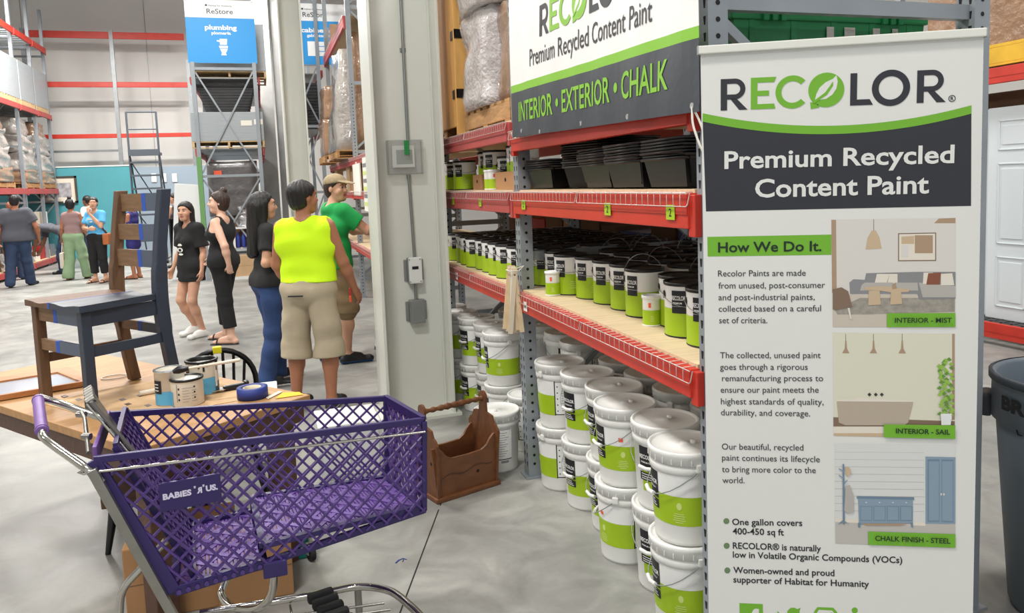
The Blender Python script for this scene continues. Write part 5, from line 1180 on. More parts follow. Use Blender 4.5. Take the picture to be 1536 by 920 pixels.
def canB(t, r, h):
    R = lambda z: r
    b = MB(); b.lathe([(r-.003, 0), (r, .004), (r, h-.008)], 'can_cream', n=28); b.build('body', t)
    b = MB(); b.lathe([(r, h-.010), (r+.0035, h-.008), (r+.0035, h), (r-.004, h+.001), (r-.007, h-.006), (r-.012, h-.006)], 'black_gloss', n=28, cap0=False, cap1=False); b.lathe([(r-.011, h-.0055), (0, h-.003)], 'paint_white', n=24, cap0=False, cap1=False); b.lathe([(r-.01, h-.004), (r-.018, h-.002)], 'galv', n=24, cap0=False, cap1=False); b.build('lid', t)
    b = MB(); patch(b, -92, -60, .0, h*.55, 'can_blue', .0008, R)
    for i in range(6): patch(b, -18, 2+(i*7) % 12, h*(.2+i*.1), h*(.215+i*.1), 'grey_print', .001, R); patch(b, 14, 34-(i*5) % 9, h*(.2+i*.1), h*(.215+i*.1), 'grey_print', .001, R)
    patch(b, -40, -37, h*.2, h*.85, 'grey_print', .001, R); 
    for i in range(3): patch(b, -34, -28, h*(.25+i*.2), h*(.32+i*.2), 'black_print', .001, R); patch(b, 22, 28, h*(.3+i*.2), h*(.36+i*.2), 'black_print', .0012, R)
    b.build('label', t)
def canC(t, r, h):
    R = lambda z: r
    b = MB(); b.lathe([(r-.003, 0), (r, .004), (r, h-.004)], 'can_cream', n=28, cap1=False); b.lathe([(r-.006, h-.02), (0, h-.02)], 'paint_white', n=24, cap0=False, cap1=False); b.build('body', t)
    b = MB(); patch(b, -180, 180, .004, h*.34, 'can_teal', .0008, R, 28); patch(b, -40, 48, .004, h*.50, 'can_blue', .0012, R); patch(b, 50, 62, h*.2, h*.9, 'white_print', .0012, R); patch(b, -80, -50, h*.55, h*.78, 'black_print', .0012, R); b.build('label', t)
    b = MB(); b.lathe([(r+.0005, h-.010), (r+.004, h-.006), (r+.004, h), (r-.004, h+.002), (r-.010, h-.004), (r-.010, h-.018)], 'black_gloss', n=28, cap0=False, cap1=False)
    for a, l in ((-.2, .03), (.1, .045), (.3, .025), (1.0, .05), (1.15, .03)): b.beam((r*math.sin(a)*1.01, -r*math.cos(a)*1.01, h-.004), (r*math.sin(a)*1.012, -r*math.cos(a)*1.012, h-l), .008, .003, 'black_gloss')
    b.build('rim', t)
tcan(258, 610, .062, .150, canA, 'open paint can with cream top and sky blue base, left of three on the table')
tcan(283, 612, .066, .118, canB, 'shorter lidded paint can with a pale printed label, front of three on the table')
cC = tcan(306, 595, .068, .155, canC, 'drip-stained paint can with blue label behind the other two on the table')
zc = TZT+.163
a, c = W(264, 556, 'z', zc+.004), W(360, 540, 'z', zc+.02)
t = thing('paint_brush', 'long white-handled brush lying across the drip-stained paint can', 'paint brush', a); v = c-a; L = v.length; vn = v.normalized()
b = MB(); b.tube([vn*.05, vn*(L*.5), vn*L], [.006, .0062, .0075], 'stick_white', 10); b.build('handle', t)
b = MB(); b.tube([vn*-.012+Vector((0, 0, -.004)), vn*.01, vn*.05], [.008, .017, .011], 'black_gloss', 10); b.build('bristles', t)
t = thing('tape_roll', 'roll of blue masking tape lying on the table behind the cart', 'tape roll', onT(379, 601)+Vector((.0, .05, .0026)))
b = MB(); r0, r1, h = .066, .04, .046; b.lathe([(r1, 0), (r0, 0), (r0, h), (r1, h), (r1, 0)], 'blue_tape_roll', n=32, cap0=False, cap1=False); b.build('tape', t)
b = MB(); b.lathe([(r1-.001, .001), (r1-.001, h-.001), (r1-.005, h-.001), (r1-.005, .001), (r1-.001, .001)], 'cream_item', n=28, cap0=False, cap1=False); b.build('core', t)
t = thing('scraper', 'black-handled scraper lying between the cans and the blue tape', 'hand tool', onT(352, 585)+Vector((0, 0, .003)), .3)
b = MB(); b.box((0, 0, .012), (.10, .03, .024), 'black_gloss', None, .009); b.build('handle', t); b = MB(); b.box((-.075, .004, .012), (.06, .05, .003), 'chrome'); b.box((.055, .004, .016), (.02, .04, .03), 'black_gloss', None, .008); b.build('blade', t)
t = thing('wooden_dowel', 'short pale wooden handle lying left of the cans', 'dowel', onT(225, 592)+Vector((0, 0, .014))); b = MB(); b.tube([(-.04, -.02, 0), (.07, .02, 0)], [.011, .012], 'stick_white', 10); b.build('rod', t)
b = MB(); p = onT(172, 567); b.tube([(p.x+.06*math.cos(i*PI/10), p.y+.045*math.sin(i*PI/10), TZT+.005) for i in range(20)], .003, 'paper', 5, True); tag(b.build('wire_ring'), 'thin pale ring lying behind the chair on the table', 'ring')
# framed mirror lying at the far left of the table
P = [onT(-60, 613), onT(143, 578), onT(103, 558), onT(-60, 584)]
P = [Vector((p.x, p.y, TZT)) for p in P]
t = thing('framed_mirror', 'mirror in an orange pine frame lying flat at the left of the table', 'mirror', (0, 0, 0))
def q4(f0, f1): 
    c = sum(P, Vector())/4; w = .058
    ex = (P[1]-P[0]).normalized(); ey = (P[3]-P[0]).normalized()
    return [P[0]+(ex+ey)*f0, P[1]+(-ex+ey)*f0+Vector((0, 0, 0)), P[2]+(-ex-ey)*f0, P[3]+(ex-ey)*f0]
o_, i_ = q4(0, 0), q4(.055, 0); b = MB()
for i in range(4):
    j = (i+1) % 4; zz = Vector((0, 0, .004)); hh = Vector((0, 0, .028)); h2 = Vector((0, 0, .02))
    b.add([o_[i]+zz, o_[j]+zz, i_[j]+zz, i_[i]+zz, o_[i]+hh, o_[j]+hh, i_[j]+h2, i_[i]+h2], [(3, 2, 1, 0), (4, 5, 6, 7), (0, 1, 5, 4), (2, 3, 7, 6), (0, 4, 7, 3), (1, 2, 6, 5)], 'pine_orange')
b.build('frame', t)
b = MB(); zz = Vector((0, 0, .010)); b.add([p+zz for p in i_]+[p+Vector((0, 0, .004)) for p in i_], [(0, 1, 2, 3), (7, 6, 5, 4)], 'mirror_painted_reflection'); b.build('glass', t)
# black hoop-back chair behind the table
hp = W(322, 521, 'y', 4.32); hx = hp.x; ht = hp.z
t = thing('hoop_back_chair', 'black hoop-back chair with a yellow tag standing behind the table', 'chair', (hx+.01, 4.32, 0), .12)
b = MB(); hw = .19; z0 = .44
hoop = [(-hw*.96, 0, z0)]+[(-hw*math.cos(i*PI/16), -.02*math.sin(i*PI/16), ht-.21+.195*math.sin(i*PI/16)) for i in range(17)]+[(hw*.96, 0, z0)]
b.tube(hoop, .0155, 'black_gloss', 10); b.build('hoop', t)
for i in range(6):
    x = -hw*.72+hw*1.44*i/5; zt = ht-.21+.195*math.sqrt(max(.02, 1-(x/hw)**2)); b = MB()
    zs = [z0, z0+.03, z0+.07, z0+.12, z0+.17, zt]; b.tube([(x*.8+(x*.2)*(z-z0)/(zt-z0), 0-.012*(z-z0)/(zt-z0), z) for z in zs], [.008, .011, .017, .012, .008, .008], 'black_gloss', 8); b.build('spindle', t)
b = MB(); b.lathe([(.0, z0-.035), (.19, z0-.035), (.215, z0-.015), (.21, z0), (0, z0-.008)], 'black_gloss', (0, -.17, 0), 28, 1, .95, False, False); b.build('seat', t)
for sx in (-1, 1):
    for sy in (-1, 1):
        b = MB(); a_, c_ = Vector((sx*.12, -.17+sy*.11, z0-.03)), Vector((sx*.19, -.17+sy*.18, 0)); b.tube([a_, a_.lerp(c_, .3), a_.lerp(c_, .55), a_.lerp(c_, .8), c_], [.012, .019, .014, .018, .011], 'black_gloss', 8); b.build('leg', t)
b = MB(); b.box((.0, -.021, ht-.012), (.045, .037, .036), 'yellow_tag', None, .006); b.build('tag', t)['label'] = 'yellow tag'
# below the table
def U(u, v, z=0): return TA+Vector((math.cos(TYAW)*u-math.sin(TYAW)*v, math.sin(TYAW)*u+math.cos(TYAW)*v, z))
t = thing('side_cabinet', 'small brown cabinet on splayed black legs beneath the work table', 'cabinet', gp(162, 832)-Matrix.Rotation(.04, 3, 'Z') @ Vector((-.21, -.17, 0)), .04)
b = MB(); b.bx(-.22, .26, -.18, .30, .22, .60, 'wood_brown', .006); b.build('carcass', t)
b = MB(); b.bx(-.20, .24, -.195, -.182, .25, .58, 'wood_dark', .004); b.build('door', t)
for sx, sy in ((-1, -1), (1, -1), (-1, 1), (1, 1)):
    b = MB(); a_ = Vector((.02+sx*.19, .06+sy*.19, .225)); b.tube([a_, a_+Vector((sx*.04, sy*.04, -.225))], [.024, .012], 'black_gloss', 10); b.build('leg', t)
cb = lambda *a, **k: carton('carton', *a, **k)
g = gp(300, 912); cb('brown carton on the floor under the purple cart, leftmost', g.x-.26, g.x+.14, g.y-.02, g.y+.30, 0, .30, 'carton')
g = gp(392, 905); cb('second brown carton on the floor under the cart with a small white label', g.x-.16, g.x+.13, g.y+.02, g.y+.28, 0, .26, 'carton')
b = MB(); g = gp(432, 850); b.bx(-.1, .1, -.08, .08, 0, .2, 'teal_bin', .01); b.bx(-.11, .11, -.09, .09, .19, .205, 'teal_bin', .004); o = tag(b.build('storage_bin'), 'teal plastic bin on the floor beyond the cartons', 'bin'); o.location = (g.x, g.y+.12, 0)
t = thing('wheeled_dolly', 'dark wooden dolly on casters by the teal bin', 'dolly', (gp(438, 858).x, gp(438, 858).y+.12, 0), .3)
b = MB(); b.bx(-.10, .10, -.09, .12, .21, .27, 'wood_dark', .006); b.build('deck', t)
for sx, sy in ((1, -1), (-1, -1), (1, 1), (-1, 1)):
    b = MB(); x, y = sx*.07, sy*.07; b.tube([(x-.012, y, .035), (x+.012, y, .035)], .035, 'rubber', 14); b.bx(x-.018, x+.018, y-.02, y+.02, .06, .08, 'steel_dark'); b.bx(x-.02, x-.015, y-.012, y+.012, .03, .075, 'steel_dark'); b.tube([(x, y, .08), (x, y, .21)], .009, 'steel_dark', 8); b.build('caster', t)
def white_cab(px0, px1, py, top, label):
    a, c = gp(px0, py), gp(px1, py-4); y = max(a.y, c.y)
    t = thing('white_cabinet', label, 'cabinet', ((a.x+c.x)/2, y, 0)); w = c.x-a.x
    b = MB(); b.bx(-w/2, w/2, 0, .35, 0, top, 'panel_white', .006); b.build('carcass', t)
    for i in range(2): b = MB(); b.bx(-w/2+.015+i*(w/2-.01), -w/2+w/2-.005+i*(w/2-.01), -.014, -.002, .04, top-.03, 'panel_white', .004); b.build('door', t)
white_cab(482, 580, 728, .33, 'white two-door cabinet on the floor right of the table leg')
white_cab(262, 425, 715, .42, 'wide white cabinet on the floor behind the table leg')
# ------------------------------------------------------------------ purple shopping cart
CB = Vector((-.05, 2.45, 0))
t = thing('shopping_cart', 'purple plastic shopping cart with chrome frame in the foreground', 'shopping cart', CB)
V3 = lambda x, y, z: Vector((x, y, z))-CB
NR, NF, FR, FF = V3(-.482, 2.255, .95), V3(.447, 2.345, .905), V3(-.52, 2.712, .95), V3(.372, 2.655, .905)
bNR, bNM, bNF = V3(-.309, 2.262, .535), V3(-.065, 2.295, .553), V3(.434, 2.352, .607)
bFR, bFM, bFF = V3(-.345, 2.70, .535), V3(-.10, 2.68, .553), V3(.362, 2.645, .607)
def lattice(b, poly, sp, w, d, k, a1=47, a2=-47, margin=.012, ax=None, inset=0.):
    """crossed bars clipped to a flat polygon"""
    o = poly[0]; ex = ((ax if ax else poly[1]-poly[0])).normalized(); nn = (poly[1]-poly[0]).cross(poly[-1]-poly[0]).normalized(); ey = nn.cross(ex)
    P2 = [((p-o).dot(ex), (p-o).dot(ey)) for p in poly]; n = len(P2); area = sum(P2[i][0]*P2[(i+1) % n][1]-P2[(i+1) % n][0]*P2[i][1] for i in range(n)); sg = 1 if area > 0 else -1
    cx, cy = sum(p[0] for p in P2)/n, sum(p[1] for p in P2)/n
    for ang, off in ((a1, .0), (a2, d*.22)):
        dx, dy = math.cos(math.radians(ang)), math.sin(math.radians(ang)); nx, ny = -dy, dx; N = int(2.2/sp)
        for i in range(-N//2, N//2+1):
            px, py = cx+nx*sp*(i+.25), cy+ny*sp*(i+.25); t0, t1 = -9., 9.
            for j in range(n):
                ax_, ay_ = P2[j]; bx_, by_ = P2[(j+1) % n]; mx, my = -(by_-ay_)*sg, (bx_-ax_)*sg; l = math.hypot(mx, my); mx /= l; my /= l
                den = dx*mx+dy*my; num = (px-ax_)*mx+(py-ay_)*my-inset
                if abs(den) < 1e-9:
                    if num < 0: t0, t1 = 1, 0
                elif den > 0: t0 = max(t0, -num/den)
                else: t1 = min(t1, -num/den)
            if t1-t0 > .01: b.beam(o+ex*(px+dx*t0)+ey*(py+dy*t0)+nn*off, o+ex*(px+dx*t1)+ey*(py+dy*t1)+nn*off, w, d, k, nn)
def border(b, poly, w, d, k, up=None):
    n = len(poly)
    for i in range(n): b.beam(poly[i], poly[(i+1) % n], d, w, k, up if up else (0, 0, 1))
def side(name, A, Bp, C, D, E):
    """rim A-B, then front bottom C, step D, rear bottom E"""
    b = MB(); lattice(b, [A, Bp, C, D, E], .0345, .0058, .010, 'cart_purple', 48, -44); 
    for p, q, w in ((A, Bp, .020), (Bp, C, .03), (C, D, .022), (D, E, .03), (E, A, .034)): b.beam(p, q, .016, w, 'cart_purple_dark', ch=.003)
    return b.build(name, t)
sd = side('side_panel', NR, NF, bNF, bNM, bNR); side('side_panel', FR, FF, bFF, bFM, bFR)
b = MB(); lattice(b, [NF, FF, bFF, bNF], .0345, .0058, .010, 'cart_purple', 50, -50); border(b, [NF, FF, bFF, bNF], .026, .016, 'cart_purple_dark'); b.build('front_panel', t)
# basket floor in two levels, slatted
up = Vector((0, 0, 1)); st = Vector((0, 0, .055))
b = MB(); lattice(b, [bNR, bNM, bFM, bFR], .058, .016, .006, 'cart_floor_lit', 48, -48); border(b, [bNR, bNM, bFM, bFR], .02, .02, 'cart_purple_dark')
def slats(b, A, Bq, C, D, n):
    for i in range(1, n): f = i/n; b.beam(A.lerp(Bq, f)-Vector((0, 0, .002)), D.lerp(C, f)-Vector((0, 0, .002)), .0075, .006, 'cart_floor_lit')
slats(b, bNR, bNM, bFM, bFR, 22); b.build('floor_panel', t)
m0, m1 = bNM+st, bFM+st; f0, f1 = bNF+Vector((-.01, 0, .012)), bFF+Vector((-.01, 0, .012))
b = MB(); lattice(b, [m0, f0, f1, m1], .058, .016, .006, 'cart_floor_lit', 48, -48); border(b, [m0, f0, f1, m1], .016, .02, 'cart_purple_dark'); slats(b, m0, f0, f1, m1, 44); b.build('floor_panel', t)
b = MB(); b.add([bNM, bFM, m1, m0], [(0, 1, 2, 3)], 'cart_purple')
for i in range(7): f = (i+.5)/7; b.beam(bNM.lerp(bFM, f)+Vector((-.004, 0, .006)), m0.lerp(m1, f)+Vector((-.004, 0, -.006)), .012, .008, 'cart_purple_dark')
b.build('floor_step', t)
b = MB()
for i in range(10): f = (i+.5)/10; p = bNR.lerp(bNM, f)+Vector((0, -.012, -.002)); b.tube([p, p+Vector((0, -.004, 0))], .007, 'cart_purple', 8)
b.build('clip', t)
b = MB()   # moulded bracket under the step
for A_ in (bNM, bFM): b.box(A_+Vector((.03, 0, -.02)), (.07, .03, .05), 'cart_purple_dark', None, .005)
b.build('bracket', t)
# rear gate leaning into the basket, with its grey seat flap
b = MB(); g0, g1 = NR+Vector((.05, .03, .02)), FR+Vector((.05, -.03, .02)); e0, e1 = bNR+Vector((.05, .03, .02)), bFR+Vector((.05, -.03, .02))
lattice(b, [g0, g1, e1, e0], .034, .006, .008, 'cart_purple', 48, -48); border(b, [g0, g1, e1, e0], .018, .012, 'cart_purple_dark'); b.build('rear_gate', t)
b = MB(); fa, fb = W(137, 582, 'y', 2.60)-CB, W(205, 672, 'y', 2.60)-CB
fl = [W(133, 583, 'y', 2.66)-CB, W(193, 668, 'y', 2.68)-CB, W(206, 684, 'y', 2.34)-CB, W(136, 603, 'y', 2.40)-CB]
nv = (fl[1]-fl[0]).cross(fl[3]-fl[0]).normalized()*.006
b.add([p-nv for p in fl]+[p+nv for p in fl], [(3, 2, 1, 0), (4, 5, 6, 7)]+[(i, (i+1) % 4, 4+(i+1) % 4, 4+i) for i in range(4)], 'flap_grey'); b.build('seat_flap', t, bevel=.004)['label'] = 'grey plastic seat flap'
b = MB()
for i in range(5): p = fl[0].lerp(fl[3], (i+.5)/5); b.tube([p-nv*2, p+nv*2], .011, 'chrome_dull', 8)
b.tube([fl[0]+nv*2, fl[1]+nv*2], .004, 'chrome_dull', 6); b.tube([fl[3]+nv*2, fl[2]+nv*2], .004, 'chrome_dull', 6); b.build('hinge', t)
# handle
H0, H1 = W(57, 599, 'z', 1.0)-CB, W(63, 648, 'z', .995)-CB
b = MB(); b.tube([H0, H0.lerp(H1, .5), H1], .017, 'grip_purple', 14); b.tube([H0.lerp(H1, .03), H0.lerp(H1, .06)], .019, 'grip_purple', 14); b.tube([H0.lerp(H1, .94), H0.lerp(H1, .97)], .019, 'grip_purple', 14); b.build('handle_grip', t)
hd = (H1-H0).normalized()
b = MB(); b.tube(bent([H1-hd*.02, H1+hd*.055, W(80, 668, 'z', .975)-CB, NR+Vector((-.01, -.016, -.022)), NR+Vector((.02, -.016, -.06))], .06, 6), .0115, 'chrome', 10); b.build('handle_arm', t); b = MB()
b.tube(bent([H0+hd*.02, H0-hd*.04, W(92, 606, 'z', .99)-CB, FR+Vector((-.01, .016, -.022)), FR+Vector((.02, .016, -.06))], .06, 6), .0115, 'chrome', 10); b.build('handle_arm', t)
b = MB(); p = W(100, 632, 'z', .975)-CB; q = W(133, 672, 'z', .965)-CB
b.tube(bent([W(122, 618, 'z', .985)-CB, W(127, 628, 'z', .975)-CB, W(131, 660, 'z', .965)-CB, W(133, 680, 'z', .955)-CB], .02), .006, 'chrome_dull', 8)
for px, py in ((122, 622), (130, 655)): b.tube([W(px-6, py, 'z', .97)-CB, W(px+6, py, 'z', .97)-CB], .010, 'chrome_dull', 8)
b.build('gate_hinge_bar', t)
b = MB(); b.beam(NR.lerp(FR, .08)+Vector((.0, 0, .0)), NR.lerp(FR, .92), .012, .05, 'grip_purple', ch=.004); b.build('rear_rail', t)
b = MB(); b.tube([NR+Vector((-.02, -.013, -.03)), NF+Vector((0, -.013, -.033))], .0045, 'chrome', 8); b.tube([NR+Vector((-.02, -.013, -.02)), NR+Vector((-.035, -.013, -.026)), NR+Vector((-.02, -.013, -.032))], .0045, 'chrome', 8); b.tube([NF+Vector((.008, -.01, .0)), FF+Vector((.008, .01, 0))], .006, 'chrome', 8); b.build('rim_wire', t)
# frame below
b = MB(); dn = Vector((.19, 0, -.455)).normalized()
pa, pb = NR+Vector((-.002, -.02, -.02)), W(266, 935, 'y', 2.25)-CB
b.beam(pa, pb, .020, .026, 'chrome_dull', (1, 0, .4), ch=.004); b.tube(bent([pb-Vector((.005, 0, -.01)), pb+Vector((.05, 0, -.15)), Vector((pb.x+.06, pb.y+.01, .11))], .05), .013, 'chrome_dull', 10)
b.build('rear_post', t); b = MB(); pc = FR+Vector((-.002, .02, -.02)); pd = pc+(pb-pa)*.86
b.beam(pc, pd, .022, .030, 'chrome_dull', (1, 0, .4), ch=.004); b.build('rear_post', t)
b = MB(); yy = 2.66; b.tube(bent([W(222, 842, 'y', yy)-CB+Vector((.06, 0, .06)), W(215, 850, 'y', yy)-CB, W(181, 884, 'y', yy)-CB, W(179, 935, 'y', yy)-CB, Vector(((W(179, 935, 'y', yy)-CB).x, yy-2.45, .12))], .05, 6), .0125, 'chrome', 10); b.build('leg_tube', t)
b = MB(); b.tube(smooth_path([bNM+Vector((.012, 0, -.03)), W(411, 860, 'y', 2.3)-CB, W(406, 895, 'y', 2.33)-CB, W(384, 914, 'y', 2.40)-CB, W(350, 912, 'y', 2.50)-CB, W(333, 894, 'y', 2.58)-CB, W(338, 873, 'y', 2.62)-CB, bFM+Vector((.0, 0, -.03))], 7), .0125, 'chrome', 10); b.build('front_hoop', t)
tz = .33
fc = [W(300, 921, 'z', tz), W(470, 893, 'z', tz), W(532, 881, 'z', tz), W(575, 884, 'z', tz), W(602, 898, 'z', tz), W(642, 938, 'z', tz)]
near = Vector((fc[-1].x, 2.20, tz))
b = MB(); b.tube(smooth_path([p-CB for p in fc]+[Vector((.36, 2.14, tz))-CB, Vector((-.25, 2.12, tz))-CB], 6), .0125, 'chrome', 10); b.build('tray_rail', t)
b = MB(); A_, B_ = fc[0]-CB, fc[3]-CB
for i in range(7): f = (i+1)/8; b.tube([Vector((-.33, A_.y+( -.33-A_.y)*f*.0-.40*f, tz-.012)), Vector((B_.x-.02+.10*f, B_.y-.36*f-.02, tz-.012))], .0042, 'chrome_dull', 6)
for x in (-.15, .05, .2): b.tube([Vector((x, .02, tz-.02)), Vector((x+.02, -.32, tz-.02))], .0042, 'chrome_dull', 6)
b.build('tray_wire', t)
b = MB(); bp0 = W(485, 890, 'z', tz)-CB
for i in range(5): b.box(bp0+Vector((-.01+.012*i, -.02-.045*i, .004)), (.085, .028, .03), 'rubber', .25, .008)
b.build('bumper', t)
for i, (x, y) in enumerate(((-.33, -.26), (-.37, .21), (.30, -.24), (.27, .03))):
    b = MB(); b.tube([(x-.014, y, .0555), (x+.014, y, .0555)], .055, 'rubber', 18); b.tube([(x-.016, y, .0555), (x+.016, y, .0555)], .03, 'galv', 14); w_ = b.build('wheel', t); w_.rotation_euler = (0, 0, 0)
    b = MB(); b.bx(x-.022, x-.016, y-.018, y+.018, .05, .13, 'chrome_dull'); b.bx(x+.016, x+.022, y-.018, y+.018, .05, .13, 'chrome_dull'); b.bx(x-.022, x+.022, y-.018, y+.018, .12, .132, 'chrome_dull'); 
    if i > 1: b.tube([(x, y, .13), (x, y, tz-.01)], .012, 'chrome_dull', 8)
    b.build('caster_fork', t)
# name plate
b = MB(); sa, sb = W(238, 716, 'y', 2.262)-CB, W(333, 758, 'y', 2.278)-CB
n_ = (NF-NR).normalized(); 
ctr = (sa+sb)/2; ctr.y = NR.y+(NF.y-NR.y)*((ctr.x-NR.x)/(NF.x-NR.x))-.014; ang = math.atan2(n_.y, n_.x)
sw, sh = .162, .082; tilt = math.radians(1.5)
b.box(ctr, (sw, .008, sh), 'cart_purple_dark', ang, .002); pl = b.build('name_plate', t)
b = MB(); ex = Vector((math.cos(ang), math.sin(ang), 0))
bf2 = lambda x, y, d: ctr+ex*x+Vector((ex.y, -ex.x, 0))*(.0045+d)+Vector((0, 0, y))
b.text('BABiES', 'cart_text', bf2, -.072, -.006, .074, .0165, bold=.05, spacing=1.05); 
b.text('R', 'cart_text', lambda x, y, d: bf2(.030-x, y, d), .0, -.005, .014, .0165, bold=.05); b.text('US.', 'cart_text', bf2, .040, -.004, .032, .0165, bold=.05)
b.text('"', 'cart_text', bf2, .009, .0005, .005, .0165, bold=.03); b.text('"', 'cart_text', bf2, .032, .0005, .005, .0165, bold=.03); b.build('lettering', pl)
# ------------------------------------------------------------------ people
mk('skin', rgb(206, 156, 128), .5, noise=.04, scale=12); mk('skin_tan', rgb(164, 108, 80), .5, noise=.05, scale=12); mk('skin_pale', rgb(222, 176, 152), .5, noise=.04, scale=12); mk('skin_brown', rgb(132, 90, 68), .5, noise=.05, scale=12)
mk('lip', rgb(164, 92, 84), .45); mk('eye_white', rgb(196, 184, 176), .4); mk('iris', rgb(46, 32, 26), .2)
mk('hair_black', rgb(22, 18, 18), .42, noise=.35, scale=30, bump=.5, bscale=60, stretch=(3, 3, .6)); mk('hair_brown', rgb(52, 34, 26), .45, noise=.3, scale=30, bump=.5, bscale=60, stretch=(3, 3, .6))
mk('neon', rgb(212, 255, 12), .75, bump=.15, bscale=20); mk('tee_green', rgb(14, 152, 72), .8, bump=.2, bscale=14); mk('tee_black', rgb(26, 26, 28), .85, bump=.2, bscale=14); mk('tee_grey', rgb(78, 80, 88), .85, bump=.2, bscale=14); mk('tee_blue', rgb(92, 176, 226), .85, bump=.2, bscale=14)
mk('tee_white', rgb(224, 226, 228), .85, bump=.2, bscale=14); mk('mauve', rgb(156, 126, 124), .85, bump=.2, bscale=14); mk('pants_green', rgb(142, 170, 132), .85, bump=.3, bscale=9); mk('pants_black', rgb(22, 22, 24), .85, bump=.2, bscale=10)
mk('denim', rgb(44, 66, 112), .85, noise=.25, scale=7, bump=.25, bscale=16); mk('denim_dark', rgb(40, 56, 84), .85, noise=.22, scale=7, bump=.25, bscale=16); mk('khaki', rgb(178, 164, 140), .85, noise=.06, scale=8, bump=.3, bscale=9); mk('khaki_dark', rgb(134, 112, 82), .85, noise=.08, scale=8, bump=.3, bscale=9)
mk('dress_blue', rgb(44, 42, 112), .8, bump=.2, bscale=10); mk('cap_tan', rgb(160, 142, 112), .8, noise=.15, scale=30); mk('shoe_black', rgb(26, 26, 30), .5); mk('shoe_white', rgb(228, 226, 222), .5); mk('sole_blue', rgb(40, 78, 128), .5); mk('sandal', rgb(58, 42, 36), .6); mk('belt', rgb(70, 52, 40), .5)
class Field:
    """signed distances on a grid; shapes melt together, then become one closed surface"""
    def __init__(s, lo, hi, h):
        s.h = h; s.lo = np.array(lo, float); s.n = np.maximum(4, np.ceil((np.array(hi)-s.lo)/h).astype(int)+1); s.a = np.full(s.n, 1.0, np.float32)
    def _sub(s, lo, hi):
        i0 = np.clip(np.floor((np.array(lo)-s.lo)/s.h).astype(int), 0, s.n); i1 = np.clip(np.ceil((np.array(hi)-s.lo)/s.h).astype(int)+1, 0, s.n)
        if (i1 <= i0).any(): return None, None
        g = [s.lo[k]+s.h*np.arange(i0[k], i1[k]) for k in range(3)]
        return (slice(i0[0], i1[0]), slice(i0[1], i1[1]), slice(i0[2], i1[2])), (g[0][:, None, None], g[1][None, :, None], g[2][None, None, :])
    def cap(s, a, b, ra, rb, k=.02, sq=None, mode=0, clip=None):
        """tapered capsule; sq = (axis, f): thinner by f along axis; mode 1 carves; clip = [(point, normal)] cuts off the normal's side"""
        a = np.array(a, float); b = np.array(b, float); R = max(ra, rb)+2*k+2*s.h
        sl, g = s._sub(np.minimum(a, b)-R, np.maximum(a, b)+R)
        if sl is None: return
        P = [g[i]-a[i] for i in range(3)]; d = b-a
        if sq is not None:
            u = np.array(sq[0], float); u /= np.linalg.norm(u); f = sq[1]-1; pu = (P[0]*u[0]+P[1]*u[1]+P[2]*u[2])*f; P = [P[i]+pu*u[i] for i in range(3)]; d = d+u*(d@u)*f
        dd = max(d@d, 1e-12); t = np.clip((P[0]*d[0]+P[1]*d[1]+P[2]*d[2])/dd, 0, 1)
        v = np.sqrt((P[0]-t*d[0])**2+(P[1]-t*d[1])**2+(P[2]-t*d[2])**2)-(ra+(rb-ra)*t)
        if clip:
            for p, nrm in clip:
                nrm = np.array(nrm, float); nrm /= np.linalg.norm(nrm); v = np.maximum(v, (g[0]-p[0])*nrm[0]+(g[1]-p[1])*nrm[1]+(g[2]-p[2])*nrm[2])
        A = s.a[sl]; k = max(k, 1e-4)
        if mode == 0: hh = np.clip(.5+.5*(A-v)/k, 0, 1); s.a[sl] = A*(1-hh)+v*hh-k*hh*(1-hh)
        else: hh = np.clip(.5-.5*(A+v)/k, 0, 1); s.a[sl] = A*(1-hh)-v*hh+k*hh*(1-hh)
    def ell(s, c, r, k=.01, mode=0, axes=None, clip=None):
        c = np.array(c, float); R = max(r)+2*k+2*s.h; sl, g = s._sub(c-R, c+R)
        if sl is None: return
        P = [g[i]-c[i] for i in range(3)]
        if axes is None: Q = [P[i]/r[i] for i in range(3)]
        else: Q = [(P[0]*axes[i][0]+P[1]*axes[i][1]+P[2]*axes[i][2])/r[i] for i in range(3)]
        v = (np.sqrt(Q[0]**2+Q[1]**2+Q[2]**2)-1)*min(r)*1.0
        if clip: v = np.maximum(v, (g[0]-clip[0][0])*clip[1][0]+(g[1]-clip[0][1])*clip[1][1]+(g[2]-clip[0][2])*clip[1][2])
        A = s.a[sl]
        if mode == 0: hh = np.clip(.5+.5*(A-v)/k, 0, 1); s.a[sl] = A*(1-hh)+v*hh-k*hh*(1-hh)
        else: hh = np.clip(.5-.5*(A+v)/k, 0, 1); s.a[sl] = A*(1-hh)-v*hh+k*hh*(1-hh)
    def plane(s, p, nrm):
        nrm = np.array(nrm, float); nrm /= np.linalg.norm(nrm); g = [s.lo[k]+s.h*np.arange(s.n[k]) for k in range(3)]
        s.a = np.maximum(s.a, (g[0][:, None, None]-p[0])*nrm[0]+(g[1][None, :, None]-p[1])*nrm[1]+(g[2][None, None, :]-p[2])*nrm[2]).astype(np.float32)
    def folds(s, amp, seed=0, f=18.):
        g = [s.lo[k]+s.h*np.arange(s.n[k]) for k in range(3)]; x, y, z = g[0][:, None, None], g[1][None, :, None], g[2][None, None, :]; q = seed*1.7
        s.a = s.a+(amp*(np.sin(f*z+6*x+4*y+q)*np.sin(7*x-5*z+q*2)+.6*np.sin(f*1.7*z-11*x+9*y+q*3)*np.sin(9*y+6*z+q))).astype(np.float32)
